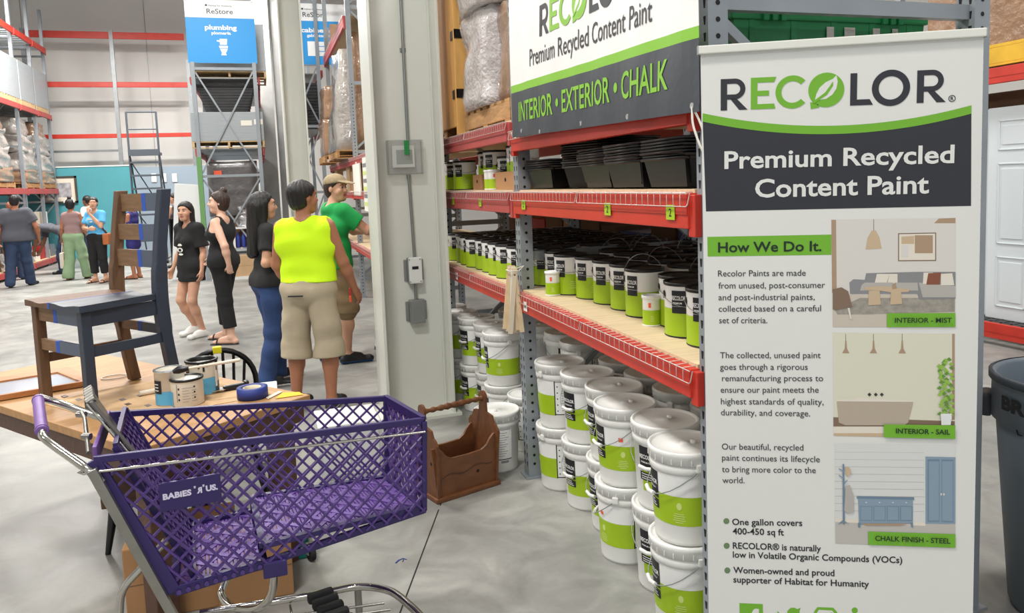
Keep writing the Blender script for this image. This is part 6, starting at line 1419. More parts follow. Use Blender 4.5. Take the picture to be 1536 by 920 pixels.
    def streaks(s, amp, c):
        g = [s.lo[k]+s.h*np.arange(s.n[k]) for k in range(3)]; x, y, z = g[0][:, None, None]-c[0], g[1][None, :, None]-c[1], g[2][None, None, :]-c[2]; a = np.arctan2(y, x)
        s.a = s.a+(amp*(np.sin(17*a+9*z)+.6*np.sin(29*a-14*z+1))).astype(np.float32)
    def mesh(s):
        a = s.a; ins = a < 0
        if not ins.any(): return np.zeros((0, 3)), np.zeros((0, 4), int)
        c = [ins[i:ins.shape[0]-1+i, j:ins.shape[1]-1+j, k:ins.shape[2]-1+k] for i in (0, 1) for j in (0, 1) for k in (0, 1)]
        cnt = sum(q.astype(np.int8) for q in c); act = (cnt > 0) & (cnt < 8); idx = np.full(act.shape, -1, np.int64); I = np.argwhere(act); idx[act] = np.arange(len(I))
        acc = np.zeros((len(I), 3)); num = np.zeros(len(I)); off = [(i, j, k) for i in (0, 1) for j in (0, 1) for k in (0, 1)]
        val = {o: a[I[:, 0]+o[0], I[:, 1]+o[1], I[:, 2]+o[2]] for o in off}
        for o in off:
            for ax in range(3):
                if o[ax]: continue
                p = list(o); p[ax] = 1; v0, v1 = val[o], val[tuple(p)]; m = (v0 < 0) != (v1 < 0); t = np.where(m, v0/np.where(m, v0-v1, 1), 0)
                q = np.tile(np.array(o, float), (len(I), 1)); q[:, ax] += t; acc += q*m[:, None]; num += m
        V = s.lo+s.h*(I+acc/np.maximum(num, 1)[:, None]); F = []
        for ax in range(3):
            sl0 = [slice(None)]*3; sl1 = [slice(None)]*3; sl0[ax] = slice(0, -1); sl1[ax] = slice(1, None)
            x = ins[tuple(sl0)] != ins[tuple(sl1)]; E = np.argwhere(x); b1, b2 = (ax+1) % 3, (ax+2) % 3
            E = E[(E[:, b1] > 0) & (E[:, b2] > 0) & (E[:, b1] < act.shape[b1]) & (E[:, b2] < act.shape[b2])]
            if not len(E): continue
            def cell(d1, d2): q = E.copy(); q[:, b1] -= d1; q[:, b2] -= d2; return idx[q[:, 0], q[:, 1], q[:, 2]]
            Q = np.stack([cell(1, 1), cell(0, 1), cell(0, 0), cell(1, 0)], 1); fl = ~ins[E[:, 0], E[:, 1], E[:, 2]]; Q[fl] = Q[fl][:, ::-1]; F.append(Q[(Q >= 0).all(1)])
        return V, np.concatenate(F)
    def build(s, name, k, parent, color=None, mats=None):
        V, F = s.mesh(); me = bpy.data.meshes.new(name)
        if len(V):   # one light smoothing pass
            nb = np.zeros_like(V); ct = np.zeros(len(V))
            for i in range(4): np.add.at(nb, F[:, i], V[F[:, (i+1) % 4]]); np.add.at(ct, F[:, i], 1)
            V = V*.5+.5*nb/np.maximum(ct, 1)[:, None]
        me.vertices.add(len(V)); me.vertices.foreach_set('co', V.ravel().astype(np.float32)); me.loops.add(len(F)*4); me.loops.foreach_set('vertex_index', F.ravel().astype(np.int32))
        me.polygons.add(len(F)); me.polygons.foreach_set('loop_start', np.arange(0, len(F)*4, 4, dtype=np.int32)); me.polygons.foreach_set('loop_total', np.full(len(F), 4, np.int32)); me.update(calc_edges=True); me.validate()
        for q in (mats or [k]): me.materials.append(M[q])
        if color is not None and len(V): me.polygons.foreach_set('material_index', color(V[F].mean(1)).astype(np.int32))
        me.polygons.foreach_set('use_smooth', [True]*len(me.polygons))
        o = bpy.data.objects.new(name, me); COL.objects.link(o); o.parent = parent; return o
nv3 = lambda *a: np.array(a, float)
def unit(v): return v/max(1e-9, np.linalg.norm(v))
def rotz(v, a): c, s_ = math.cos(a), math.sin(a); return nv3(v[0]*c-v[1]*s_, v[0]*s_+v[1]*c, v[2])
def person(label, loc, heading, H, pose=None, skin='skin', hair=None, top=None, bottom=None, shoes=None, w=1., look=0., pitch=0., twist=0., h=.009, female=False, belly=0., extra=None, cat='person'):
    """heading: yaw of the facing direction from +y, counter-clockwise; joints in metres for a 1.75 m figure"""
    t = thing('person', label, cat, (loc[0], loc[1], 0), heading); S = H/1.795
    J = dict(pel=(0, 0, .95), waist=(0, .0, 1.10), chest=(0, .0, 1.29), neck=(0, -.015, 1.47), head=(0, .02, 1.635),
             shL=(-.175, -.01, 1.42), shR=(.175, -.01, 1.42), elL=(-.235, -.03, 1.13), elR=(.235, -.03, 1.13), wrL=(-.25, .05, .88), wrR=(.25, .05, .88),
             hipL=(-.09, 0, .92), hipR=(.09, 0, .92), knL=(-.105, .02, .50), knR=(.105, .02, .50), anL=(-.115, -.02, .085), anR=(.115, -.02, .085), toL=(-.14, .17, .03), toR=(.14, .17, .03))
    if female: J.update(shL=(-.155, -.01, 1.41), shR=(.155, -.01, 1.41), elL=(-.20, -.03, 1.13), elR=(.20, -.03, 1.13), wrL=(-.22, .05, .90), wrR=(.22, .05, .90))
    J = {k: nv3(*v) for k, v in J.items()}
    if twist:
        for k in ('shL', 'shR', 'elL', 'elR', 'wrL', 'wrR', 'chest', 'neck', 'head'): J[k] = rotz(J[k], twist)
    for k, v in (pose or {}).items():
        if k in J: J[k] = nv3(*v)
    J = {k: v*S for k, v in J.items()}
    shd = unit(J['shR']-J['shL']); fw = unit(np.cross(nv3(0, 0, 1), shd)); spine = unit(J['neck']-J['pel']); fwd = unit(np.cross(spine, shd)); fwd = fwd if fwd@fw > 0 or abs(spine[2]) < .4 else -fwd
    hy = look; hf = rotz(nv3(0, 1, 0), hy); hr = rotz(nv3(1, 0, 0), hy); hu = nv3(0, 0, 1)
    if pitch: hf, hu = hf*math.cos(pitch)+hu*math.sin(pitch), hu*math.cos(pitch)-hf*math.sin(pitch)
    hl = lambda x, y, z: J['head']+(hr*x+hf*y+hu*z)*S
    P = np.array(list(J.values())); lo = P.min(0)-.20*S; hi = P.max(0)+.24*S; lo[2] = -.02
    pose = pose or {}
    sw = w; fem = .9 if female else 1.
    def torso(F, e=0., k=.05):
        ax = (fwd, 1.35); c = J['chest']; sx = shd
        F.cap(c-sx*.092*sw*S, c+sx*.092*sw*S, (.120*fem*sw+e)*S, (.120*fem*sw+e)*S, k*S, ax)
        F.cap(J['waist']-sx*(.055*sw)*S+fwd*belly*S, J['waist']+sx*(.055*sw)*S+fwd*belly*S, ((.112 if female else .126)*fem*sw+e)*S, ((.112 if female else .126)*fem*sw+e)*S, k*S, (fwd, 1.30))
        F.cap(J['pel']-sx*.075*sw*S, J['pel']+sx*.075*sw*S, (.115*sw+e)*S, (.115*sw+e)*S, k*S, (fwd, 1.20))
        F.cap(J['pel']-fwd*.025*S-sx*.06*S-nv3(0, 0, .02)*S, J['pel']-fwd*.025*S+sx*.06*S-nv3(0, 0, .02)*S, (.088*sw+e)*S, (.088*sw+e)*S, k*S)
        F.cap(J['shL']+sx*.02*S, J['shR']-sx*.02*S, (.058+e)*S, (.058+e)*S, k*S)
        F.cap(J['neck']-spine*.03*S-sx*.06*S, J['neck']-spine*.03*S+sx*.06*S, (.05+e*.6)*S, (.05+e*.6)*S, .04*S)
        if female:
            for s_ in (-1, 1): F.cap(c+sx*s_*.075*S+fwd*.07*S-spine*.02*S, c+sx*s_*.07*S+fwd*.085*S-spine*.03*S, (.062*sw+e*.7)*S, (.055*sw+e*.7)*S, .03*S)
    def arm(F, s_, e=0., upto=2., k=.02):
        a, b_, c = J['sh'+s_], J['el'+s_], J['wr'+s_]; q = fem*(.6+.4*sw)
        if upto <= 1:
            m = a+(b_-a)*upto; F.cap(a, a+(b_-a)*(upto+.15), (.056*q+e)*S, (.048*q+e*1.25)*S, k*S, None, 0, [(m, b_-a)])
        else: F.cap(a, b_, (.055*q+e)*S, (.043*q+e)*S, k*S); F.cap(b_, b_+(c-b_)*.35, (.043*q+e)*S, (.043*q+e)*S, k*S); F.cap(b_+(c-b_)*.3, c, (.043*q+e)*S, (.027*q+e)*S, k*S)
    def leg(F, s_, e=0., upto=2., k=.03, flare=0., e2=None):
        a, b_, c = J['hip'+s_], J['kn'+s_], J['an'+s_]; q = .55+.45*sw; e2 = e if e2 is None else e2
        if upto <= 1: m = a+(b_-a)*upto; F.cap(a, a+(b_-a)*(upto+.2), (.092*q+e)*S, (.072*q+e+flare)*S, k*S, None, 0, [(m, b_-a)]); return
        F.cap(a, b_, (.090*q+e)*S, (.058*q+e2)*S, k*S)
        if upto >= 2: F.cap(b_, b_+(c-b_)*.35-unit(np.cross(shd, c-b_))*(-.012)*S, (.056*q+e2)*S, (.057*q+e2)*S, k*S); F.cap(b_+(c-b_)*.3, c, (.056*q+e2)*S, (.036*q+e2+flare)*S, k*S)
        else: m = b_+(c-b_)*(upto-1); F.cap(b_, b_+(c-b_)*(upto-1+.1), (.060*q+e2+flare*.5)*S, (.058*q+e2+flare)*S, k*S, None, 0, [(m, c-b_)])
    # ---- body
    F = Field(lo, hi, h); torso(F)
    F.cap(J['neck']-spine*.05*S, J['head']-hu*.05*S-hf*.02*S, .056*fem*S, .052*fem*S, .03*S)
    for s_ in 'LR': arm(F, s_); leg(F, s_)
    ax3 = (hr, hf, hu); qh = .97 if female else 1.
    F.ell(hl(0, -.018, .035), (.076*S*qh, .096*S*qh, .088*S*qh), .02*S, 0, ax3); F.ell(hl(0, .022, -.030), (.062*S*qh, .072*S, .078*S), .03*S, 0, ax3)
    F.cap(hl(-.018, .058, -.088), hl(.018, .058, -.088), .024*S, .024*S, .03*S); F.cap(hl(-.03, .072, .045), hl(.03, .072, .045), .020*S, .020*S, .02*S)
    for s_ in (-1, 1):
        F.ell(hl(s_*.031, .097, .016), (.019*S, .018*S, .013*S), .012*S, 1, ax3); F.ell(hl(s_*.077, -.012, .002), (.011*S, .022*S, .034*S), .006*S, 0, ax3); F.cap(hl(s_*.040, .062, -.018), hl(s_*.042, .052, -.03), .024*S, .024*S, .02*S)
    F.cap(hl(0, .086, .022), hl(0, .108, -.016), .009*S, .014*S, .010*S); F.cap(hl(-.012, .096, -.022), hl(.012, .096, -.022), .009*S, .009*S, .008*S)
    F.cap(hl(-.02, .084, -.050), hl(.02, .084, -.050), .0085*S, .0085*S, .006*S); F.cap(hl(-.016, .083, -.063), hl(.016, .083, -.063), .009*S, .009*S, .006*S)
    # hands: palm, four fingers, thumb
    for s_, sg in (('L', -1), ('R', 1)):
        wr = J['wr'+s_]; fa = unit(wr-J['el'+s_]); hd = unit(nv3(*pose['hd'+s_])) if 'hd'+s_ in pose else fa
        pn = nv3(*pose['pn'+s_]) if 'pn'+s_ in pose else nv3(-sg, .15, 0)     # the palm looks this way
        pn = unit(pn-hd*(pn@hd)); sd_ = unit(np.cross(hd, pn))*(sg)             # towards the thumb
        if sd_@nv3(0, 1, .2) < 0 and 'thumb'+s_ not in pose: sd_ = -sd_
        cu = pose.get('curl'+s_, .55); qf = .92 if female else 1.
        for i, (o, L1) in enumerate(((.030, .036), (.010, .041), (-.010, .038), (-.028, .030))):
            kn = wr+(hd*.088+sd_*o*1.0-hd*abs(o-.01)*.25)*S*qf; F.cap(wr+sd_*o*.6*S+hd*.01*S, kn, .017*S*qf, .0125*S*qf, .012*S)
            d1 = unit(hd*math.cos(cu*.7)+pn*math.sin(cu*.7)+sd_*o*1.2); d2 = unit(hd*math.cos(cu*1.5)+pn*math.sin(cu*1.5)); d3 = unit(hd*math.cos(cu*2.2)+pn*math.sin(cu*2.2))
            p1 = kn+d1*L1*S*qf; p2 = p1+d2*L1*.7*S*qf; p3 = p2+d3*L1*.5*S*qf; r = max(.0093*S*qf, h*.95)
            F.cap(kn, p1, r*1.08, r, .003*S); F.cap(p1, p2, r, r*.93, .002*S); F.cap(p2, p3, r*.93, r*.8, .002*S)
        tb = wr+(hd*.03+sd_*.026)*S*qf; t1 = tb+unit(hd*.75+sd_*.75+pn*.3)*.042*S*qf; t2 = t1+unit(hd*.95+sd_*.25+pn*.35)*.032*S*qf; r = max(.0105*S*qf, h)
        F.cap(wr+hd*.015*S, tb, .017*S, .014*S, .01*S); F.cap(tb, t1, r*1.2, r, .006*S); F.cap(t1, t2, r, r*.82, .002*S)
    # feet
    for s_ in 'LR':
        an, to = J['an'+s_], J['to'+s_]; dirf = unit((to-an)*nv3(1, 1, 0)); pitchf = to[2]-.03*S
        hz = an-nv3(0, 0, .048)*S-dirf*.035*S; F.cap(an, hz, .036*S, .034*S, .02*S); F.cap(hz, to, .032*S, .026*S, .02*S, (nv3(0, 0, 1), 1.15)); F.cap(an+dirf*.01*S, an*.3+to*.7+nv3(0, 0, .012)*S, .034*S, .022*S, .02*S)
        side_ = np.cross(dirf, nv3(0, 0, 1)); F.cap(to-side_*.022*S, to+side_*.022*S, .024*S, .021*S, .015*S, (nv3(0, 0, 1), 1.2))
        F.cap(to+side_*.018*S*(1 if s_ == 'L' else -1), to+side_*.018*S*(1 if s_ == 'L' else -1)+dirf*.035*S, .015*S, .012*S, .006*S)
    lipc = [hl(0, .09, -.056)]
    o = F.build('body', skin, t, lambda C: (np.abs((C-hl(0, .092, -.0565))@hr) < .024*S) & (np.abs((C-hl(0, .092, -.0565))@hu) < .0115*S) & ((C-hl(0, .082, -.0565))@hf > 0), [skin, 'lip'])
    # eyes and brows
    if h < .013:
        b = MB()
        for s_ in (-1, 1):
            c = hl(s_*.031, .0735, .016); bm = bmesh.new(); bmesh.ops.create_uvsphere(bm, u_segments=12, v_segments=8, radius=.0135*S); b.add([Vector(c)+v.co for v in bm.verts], [[v.index for v in f.verts] for f in bm.faces], 'eye_white', True); bm.free()
            c2 = Vector(c)+Vector(hf)*.0085*S; bm = bmesh.new(); bmesh.ops.create_uvsphere(bm, u_segments=10, v_segments=6, radius=.0085*S); b.add([c2+v.co for v in bm.verts], [[v.index for v in f.verts] for f in bm.faces], 'iris', True); bm.free()
        b.build('eyes', t); b = MB()
        for s_ in (-1, 1): b.tube([Vector(hl(s_*.016, .0915, .036)), Vector(hl(s_*.032, .0905, .041)), Vector(hl(s_*.049, .078, .036))], [.003*S, .0036*S, .002*S], hair[1] if hair else 'hair_black', 6)
        b.build('eyebrows', t)
    # ---- hair
    if hair:
        style, hk = hair[0], hair[1]; F = Field(J['head']-.42*S if style == 'long' else J['head']-.2*S, J['head']+.2*S, min(h, .009))
        if style == 'girl': F = Field(J['head']-nv3(.24, .24, .36)*S, J['head']+.2*S, min(h, .009))
        if style == 'long': F = Field(nv3(*(J['head'][:2]-.26*S), J['head'][2]-.52*S), J['head']+.2*S, min(h, .009))
        e = .010 if style == 'short' else .014
        F.ell(hl(0, -.022, .040), ((.078+e)*S, (.097+e)*S, (.088+e)*S), .01*S, 0, ax3, (hl(0, .038, .042), hf*.76-hu*.65))
        if style in ('short', 'thick'): F.ell(hl(0, -.05, -.01), ((.068+e)*S, (.06+e)*S, (.075+e)*S), .02*S, 0, ax3)
        else: F.ell(hl(0, -.045, -.01), ((.074+e)*S, (.065+e)*S, (.08+e)*S), .02*S, 0, ax3)
        if style == 'thick':
            F.ell(hl(0, -.03, .05), (.094*S, .108*S, .094*S), .01*S, 0, ax3, (hl(0, .042, .042), hf*.76-hu*.65))
        if style == 'long':
            F.cap(hl(-.04, -.06, .0), hl(-.05, -.10, -.36), .062*S, .05*S, .03*S); F.cap(hl(.04, -.06, .0), hl(.045, -.11, -.40), .062*S, .045*S, .03*S); F.cap(hl(0, -.09, .0), hl(0, -.13, -.42), .06*S, .045*S, .03*S)
            for s_ in (-1, 1): F.cap(hl(s_*.072, .0, .03), hl(s_*.075, -.02, -.16), .028*S, .03*S, .02*S)
        if style == 'bun': F.ell(hl(0, -.065, .145), (.042*S, .042*S, .040*S), .012*S, 0, ax3); F.ell(hl(0, -.05, -.03), (.07*S, .06*S, .06*S), .02*S, 0, ax3)
        if style == 'girl':
            F.cap(hl(-.03, -.07, .0), hl(-.06, -.08, -.26), .05*S, .04*S, .03*S); F.cap(hl(.03, -.07, .0), hl(.06, -.07, -.28), .05*S, .04*S, .03*S); F.cap(hl(.07, -.03, .02), hl(.085, -.02, -.2), .026*S, .026*S, .02*S); F.cap(hl(-.07, -.03, .02), hl(-.08, -.03, -.16), .022*S, .022*S, .02*S)
        if style == 'pony': F.cap(hl(0, -.10, .03), hl(.05, -.12, -.20), .045*S, .035*S, .02*S); F.cap(hl(.07, -.03, .0), hl(.075, -.02, -.19), .025*S, .022*S, .02*S); F.cap(hl(-.07, -.03, .0), hl(-.07, -.03, -.1), .022*S, .02*S, .02*S)
        # hairline: the face stays free
        F.ell(hl(0, .085, -.035), (.072*S, .075*S, .105*S), .01*S, 1, ax3); F.ell(hl(0, .115, .035), (.066*S, .055*S, .062*S), .012*S, 1, ax3)
        if style in ('short', 'thick'):
            for s_ in (-1, 1): F.ell(hl(s_*.10, .01, -.03), (.045*S, .05*S, .055*S), .01*S, 1, ax3)
            F.plane(hl(0, -.05, -.075), -hu+hf*.3)
        F.streaks(.0028*S, hl(0, -.03, 0)); F.build('hair', hk, t)
    # ---- clothes
    if bottom:
        kind, bk = bottom[0], bottom[1]; F = Field(lo, hi, h); top_z = J['waist'][2]-.075*S; e = bottom[2] if len(bottom) > 2 else .012
        ax = (fwd, 1.20)
        F.cap(J['pel']-shd*.075*sw*S, J['pel']+shd*.075*sw*S, (.117*sw+e)*S, (.117*sw+e)*S, .03*S, ax); F.cap(J['pel']-fwd*.025*S-shd*.06*S-nv3(0, 0, .02)*S, J['pel']-fwd*.025*S+shd*.06*S-nv3(0, 0, .02)*S, (.089*sw+e)*S, (.089*sw+e)*S, .03*S)
        F.cap(J['pel'], J['waist'], (.122*sw+e)*S, (.112*sw*fem+e)*S, .03*S, (fwd, 1.2))
        for s_ in 'LR':
            if kind == 'shorts': leg(F, s_, e+.004, pose.get('shortlen', .97), .012, .014, e+.034); 
            elif kind == 'skort': leg(F, s_, e, .35, .03, .02)
            elif kind == 'capri': leg(F, s_, e+.006, 1.74, .03, -.006, e+.008)
            elif kind == 'wide': leg(F, s_, e+.012, 2, .03, .045, e+.03)
            else: leg(F, s_, e, 2, .03, .026, e+.008)
        F.plane((0, 0, top_z), (0, 0, 1)); F.plane((0, 0, .035), (0, 0, -1)); F.folds(.0062*S if kind not in ('capri', 'skort') else .0012*S, len(label)+3, 22); o = F.build({'shorts': 'shorts', 'skort': 'shorts', 'capri': 'leggings'}.get(kind, 'trousers'), bk, t)
        if len(bottom) > 3 and bottom[3]:
            b = MB(); 
    if top:
        kind, tk, hem, sleeve = top[:4]; e = top[4] if len(top) > 4 else .014; F = Field(lo, hi, h); torso(F, e, .05)
        if hem < .93*1.0:
            F.cap(J['pel']-shd*.07*sw*S, J['pel']+shd*.07*sw*S-nv3(0, 0, .0), (.125*sw+e)*S, (.125*sw+e)*S, .05*S, (fwd, 1.2)); q = .5*(J['hipL']+J['hipR'])-nv3(0, 0, .15)*S
            if hem < .86: F.cap(q-shd*.08*sw*S, q+shd*.08*sw*S, (.115*sw+e)*S, (.115*sw+e)*S, .05*S, (fwd, 1.15))
        if kind == 'loose': m_ = (J['hipL']+J['hipR'])*.5-nv3(0, 0, .12)*S; F.cap(c_ if False else J['chest'], m_, .15*S, .175*S, .05*S, (fwd, 1.25))
        if sleeve > 0:
            for s_ in 'LR': arm(F, s_, e+.006, sleeve)
        else:
            for s_, sg in (('L', -1), ('R', 1)): F.cap(J['sh'+s_]+shd*sg*.045*S-spine*.06*S, J['sh'+s_]+shd*sg*.02*S+spine*.07*S, .062*S, .062*S, .01*S, None, 1) if kind != 'wide' else F.cap(J['sh'+s_]+shd*sg*.075*S-spine*.08*S, J['sh'+s_]+shd*sg*.06*S+spine*.07*S, .065*S, .065*S, .01*S, None, 1)
        nb = J['neck']-spine*.005*S
        F.cap(nb+fwd*.03*S, nb+fwd*.05*S+spine*.08*S, (.072 if kind != 'tank' else .098)*S, .08*S, .008*S, None, 1)
        F.cap(nb-fwd*.0*S+spine*.03*S, nb+spine*.12*S, .062*S, .07*S, .008*S, None, 1)
        if kind == 'tank': F.cap(nb-fwd*.05*S, nb-fwd*.06*S+spine*.1*S, .075*S, .08*S, .008*S, None, 1)
        hp = nv3(0, 0, hem)*S; F.plane(hp, (0, 0, -1) if not pose.get('lean') else -spine); F.folds(.0055*S, len(label)+1, 20); F.build('shirt' if hem > .7 else 'dress', tk, t)
    if shoes:
        kind, k1, k2 = shoes
        for s_ in 'LR':
            an, to = J['an'+s_], J['to'+s_]; dirf = unit((to-an)*nv3(1, 1, 0)); side_ = np.cross(dirf, nv3(0, 0, 1)); hz = an-nv3(0, 0, .05)*S-dirf*.035*S
            bz = min(hz[2], to[2])-.035*S
            F = Field(np.minimum(an, to)-.13*S, np.maximum(an, to)+.13*S, min(h, .008))
            slope_n = np.cross(side_, unit(to-hz)); slope_n = slope_n if slope_n[2] > 0 else -slope_n
            if kind == 'shoe':
                F.cap(hz, to+dirf*.01*S, .042*S, .036*S, .02*S, (nv3(0, 0, 1), 1.05)); F.cap(to-side_*.018*S, to+side_*.018*S+dirf*.015*S, .034*S, .032*S, .02*S, (nv3(0, 0, 1), 1.15)); F.cap(an-nv3(0, 0, .01)*S, an*.4+to*.6+nv3(0, 0, .012)*S, .046*S, .03*S, .02*S)
                F.plane(an+nv3(0, 0, .015)*S, nv3(0, 0, 1)-dirf*.12); zb = hz-slope_n*.031*S; F.plane(zb, -slope_n)
                o = F.build('shoe', k1, t, lambda C: ((C-zb)@slope_n < .022*S), [k1, k2])
            else:
                F.cap(hz-slope_n*.030*S, to-slope_n*.024*S+dirf*.03*S, .046*S, .042*S, .01*S, (slope_n, 5.)); o = F.build('sandal', k1, t)
                b = MB(); p = Vector(to-dirf*.03*S); sd2 = Vector(side_)*S; up_ = Vector(slope_n)*S
                b.tube(smooth_path([p-sd2*.045-up_*.02, p-sd2*.03+up_*.022, p+up_*.034, p+sd2*.03+up_*.022, p+sd2*.045-up_*.02], 4), .007*S, k2, 6); b.build('strap', o)
    if extra: extra(t, J, hl, S, fwd, shd, spine, hf, hr, hu)
    t.location.z = .0
    return t
# neon man, seen from behind
def ex_yellow(t, J, hl, S, fwd, shd, spine, hf, hr, hu):
    b = MB()   # bandana-like dark hat back and the work gloves in his hand
    p = Vector(J['wrR'])+Vector((.03, .02, -.02)); b.box(p+Vector((-.06, -.04, -.01)), (.018, .03, .085), 'red_item', .3, .006); b.box(p+Vector((-.055, -.055, -.05)), (.014, .02, .05), 'orange_sticker', -.2, .005); b.build('pocket_tag', t)
    b = MB(); q = Vector(J['pel'])-Vector(fwd)*.160*S
    b.box(q-Vector(shd)*.045*S+Vector((0, 0, -.035)), (.11, .02, .010), 'black_print', 0, .003); b.build('pocket_slit', t)
person('man in a neon yellow sleeveless shirt and khaki cargo shorts, back to us', (.285, 5.80), -.42, 1.75, dict(shortlen=1.22, shL=(-.185, -.01, 1.42), shR=(.185, -.01, 1.42), elR=(.265, .05, 1.14), wrR=(.31, .16, .91), elL=(-.25, .03, 1.13), wrL=(-.2, .16, .93), hipL=(-.095, 0, .92), hipR=(.095, 0, .92), knL=(-.135, .02, .50), knR=(.13, .02, .50), anL=(-.15, 0, .085), anR=(.14, -.03, .085), hdR=(.25, .5, -.8), curlR=.5), 'skin_tan', ('thick', 'hair_black'), ('wide', 'neon', 1.0, 0, .020), ('shorts', 'khaki', .014), ('shoe', 'shoe_black', 'shoe_white'), 1.08, -.65, 0, 0, .008, False, .02, ex_yellow)
# green-shirted man with a cap, reaching into the rack
def ex_cap(t, J, hl, S, fwd, shd, spine, hf, hr, hu):
    F = Field(J['head']-.24*S, J['head']+.26*S, .008); ax3 = (hr, hf, hu)
    F.ell(hl(0, -.015, .062), (.095*S, .114*S, .085*S), .005, 0, ax3); F.plane(hl(0, .05, .058), -hu+hf*.12); F.plane(hl(0, -.1, .02), -hu)
    F.ell(hl(0, .115, .062), (.078*S, .085*S, .010*S), .008, 0, (hr, unit(hf-hu*.22), unit(hu+hf*.22))); F.build('cap', 'cap_tan', t)
person('man in a green t-shirt, khaki shorts and tan cap reaching into the rack', (.62, 7.28), -1.35, 1.82, dict(shortlen=1.05, knL=(-.125, .0, .5), shR=(.16, .05, 1.42), shL=(-.17, .02, 1.43), elR=(.21, .25, 1.24), wrR=(.17, .50, 1.22), elL=(-.2, .26, 1.22), wrL=(-.12, .50, 1.24), hdR=(-.1, 1, -.05), hdL=(.1, 1, -.05), pnR=(-.6, 0, -.8), pnL=(.6, 0, -.8), knR=(.10, .05, .5), anR=(.10, .03, .085), anL=(-.12, -.10, .085), toR=(.13, .22, .03), toL=(-.15, .09, .03), head=(.0, .05, 1.63)), 'skin', ('short', 'hair_brown'), ('tee', 'tee_green', .90, .62, .022), ('shorts', 'khaki_dark', .014), ('shoe', 'shoe_black', 'sole_blue'), .95, -.95, 0, 0, .008, False, .02, ex_cap)
# long-haired woman
def ex_girl(t, J, hl, S, fwd, shd, spine, hf, hr, hu):
    b = MB(); c = Vector(J['chest'])+Vector(fwd)*.130*S-Vector((0, 0, .11))
    for i, (x, z, rx, rz) in enumerate(((0, .05, .05, .016), (.0, -.015, .055, .03), (-.01, -.07, .045, .014))):
        b.add([c+Vector(shd)*(x+rx*math.cos(j*PI/8))*S+Vector(fwd)*.012+Vector((0, 0, (z+rz*math.sin(j*PI/8))*S)) for j in range(16)], [tuple(range(16))], 'paper')
    b.box(c+Vector(fwd)*.0135+Vector((0, 0, -.015)), (.04, .003, .03), 'tee_black'); b.build('shirt_print', t)
person('woman with long black hair, black t-shirt and jeans beside the neon shirt', (-.01, 6.72), -1.2, 1.68, dict(elL=(-.23, .05, 1.12), elR=(.21, -.08, 1.14), wrR=(.16, .16, 1.15), wrL=(-.10, .24, 1.12), hdR=(-.3, .9, .2), hdL=(.6, .8, .1), pnR=(-.6, 0, .4), anL=(-.12, .10, .085), anR=(.10, -.10, .085), toR=(.15, .09, .03), toL=(-.14, .30, .03), knR=(.10, -.01, .5), knL=(-.10, .08, .5)), 'skin', ('long', 'hair_black'), ('tee', 'tee_black', .92, .62, .016), ('jeans', 'denim', .012), ('shoe', 'shoe_black', 'shoe_white'), .97, -.25, 0, 0, .009, True)
# woman in the black tank top
person('woman in a black tank top and capri leggings with her hair in a bun', (-.45, 8.86), 1.15, 1.70, dict(elL=(-.25, -.15, 1.15), wrL=(-.215, -.17, .925), elR=(.2, .1, 1.16), wrR=(.10, .18, 1.0), hdL=(.3, .1, -.8), pnL=(.8, .2, .2), curlL=.8, anL=(-.13, -.10, .085), anR=(.14, .10, .085), toL=(-.14, .10, .03), toR=(.16, .29, .03), knL=(-.11, -.04, .5), knR=(.11, .09, .5)), 'skin_pale', ('bun', 'hair_brown'), ('tank', 'tee_black', .90, 0, .014), ('capri', 'pants_black', .010), ('sandal', 'shoe_black', 'shoe_black'), 1.17, .45, .03, 0, .009, True, .02)
person('girl in an oversized black t-shirt and white high-top sneakers, mid-step', (-.83, 9.36), 2.3, 1.60, dict(shL=(-.165, -.01, 1.41), shR=(.165, -.01, 1.41), elL=(-.22, -.03, 1.13), wrL=(-.24, .03, .88), elR=(.24, -.04, 1.14), wrR=(.30, .05, .90), knL=(-.09, .09, .5), anL=(-.06, -.06, .085), toL=(-.07, .13, .03), knR=(.11, .11, .50), anR=(.16, -.12, .12), toR=(.20, .05, .035), head=(0, .03, 1.635)), 'skin', ('girl', 'hair_black'), ('loose', 'tee_black', .74, .80, .030), ('skort', 'tee_black', .012), ('shoe', 'shoe_white', 'shoe_white'), .90, .45, 0, 0, .009, True, 0, ex_girl)
# the far group
person('stout man in a grey t-shirt and baggy jeans walking away at the left edge', (-4.52, 16.75), .12, 1.80, dict(anL=(-.17, -.17, .1), toL=(-.19, .02, .03), anR=(.13, .10, .085), toR=(.19, .28, .03), knL=(-.14, -.02, .5), wrL=(-.34, .1, .9), elL=(-.32, -.05, 1.14), elR=(.32, -.02, 1.14), wrR=(.33, .12, .9)), 'skin_tan', ('short', 'hair_black'), ('tee', 'tee_grey', .88, .7, .036), ('jeans', 'denim_dark', .018), ('shoe', 'shoe_black', 'shoe_black'), 1.22, -.1, -.1, 0, .014, False, .02)
def ex_band(t, J, hl, S, fwd, shd, spine, hf, hr, hu):
    b = MB(); b.tube([Vector(hl(.098*math.cos(i*PI/10), -.02+.03*math.sin(i*PI/10)-.06, .045+.108*math.sin(i*PI/10)*.9)) for i in range(11)], .012*S, 'paper', 6); b.build('headband', t)
    b = MB(); w_ = Vector(J['wrL']); b.box(w_+Vector((-.01, .0, -.42)), (.08, .22, .32), 'canvas', .1, .02); b.tube([w_+Vector((0, -.06, -.27)), w_+Vector((0, 0, -.06)), w_+Vector((0, .06, -.27))], .008, 'canvas', 6); b.build('tote_bag', t)
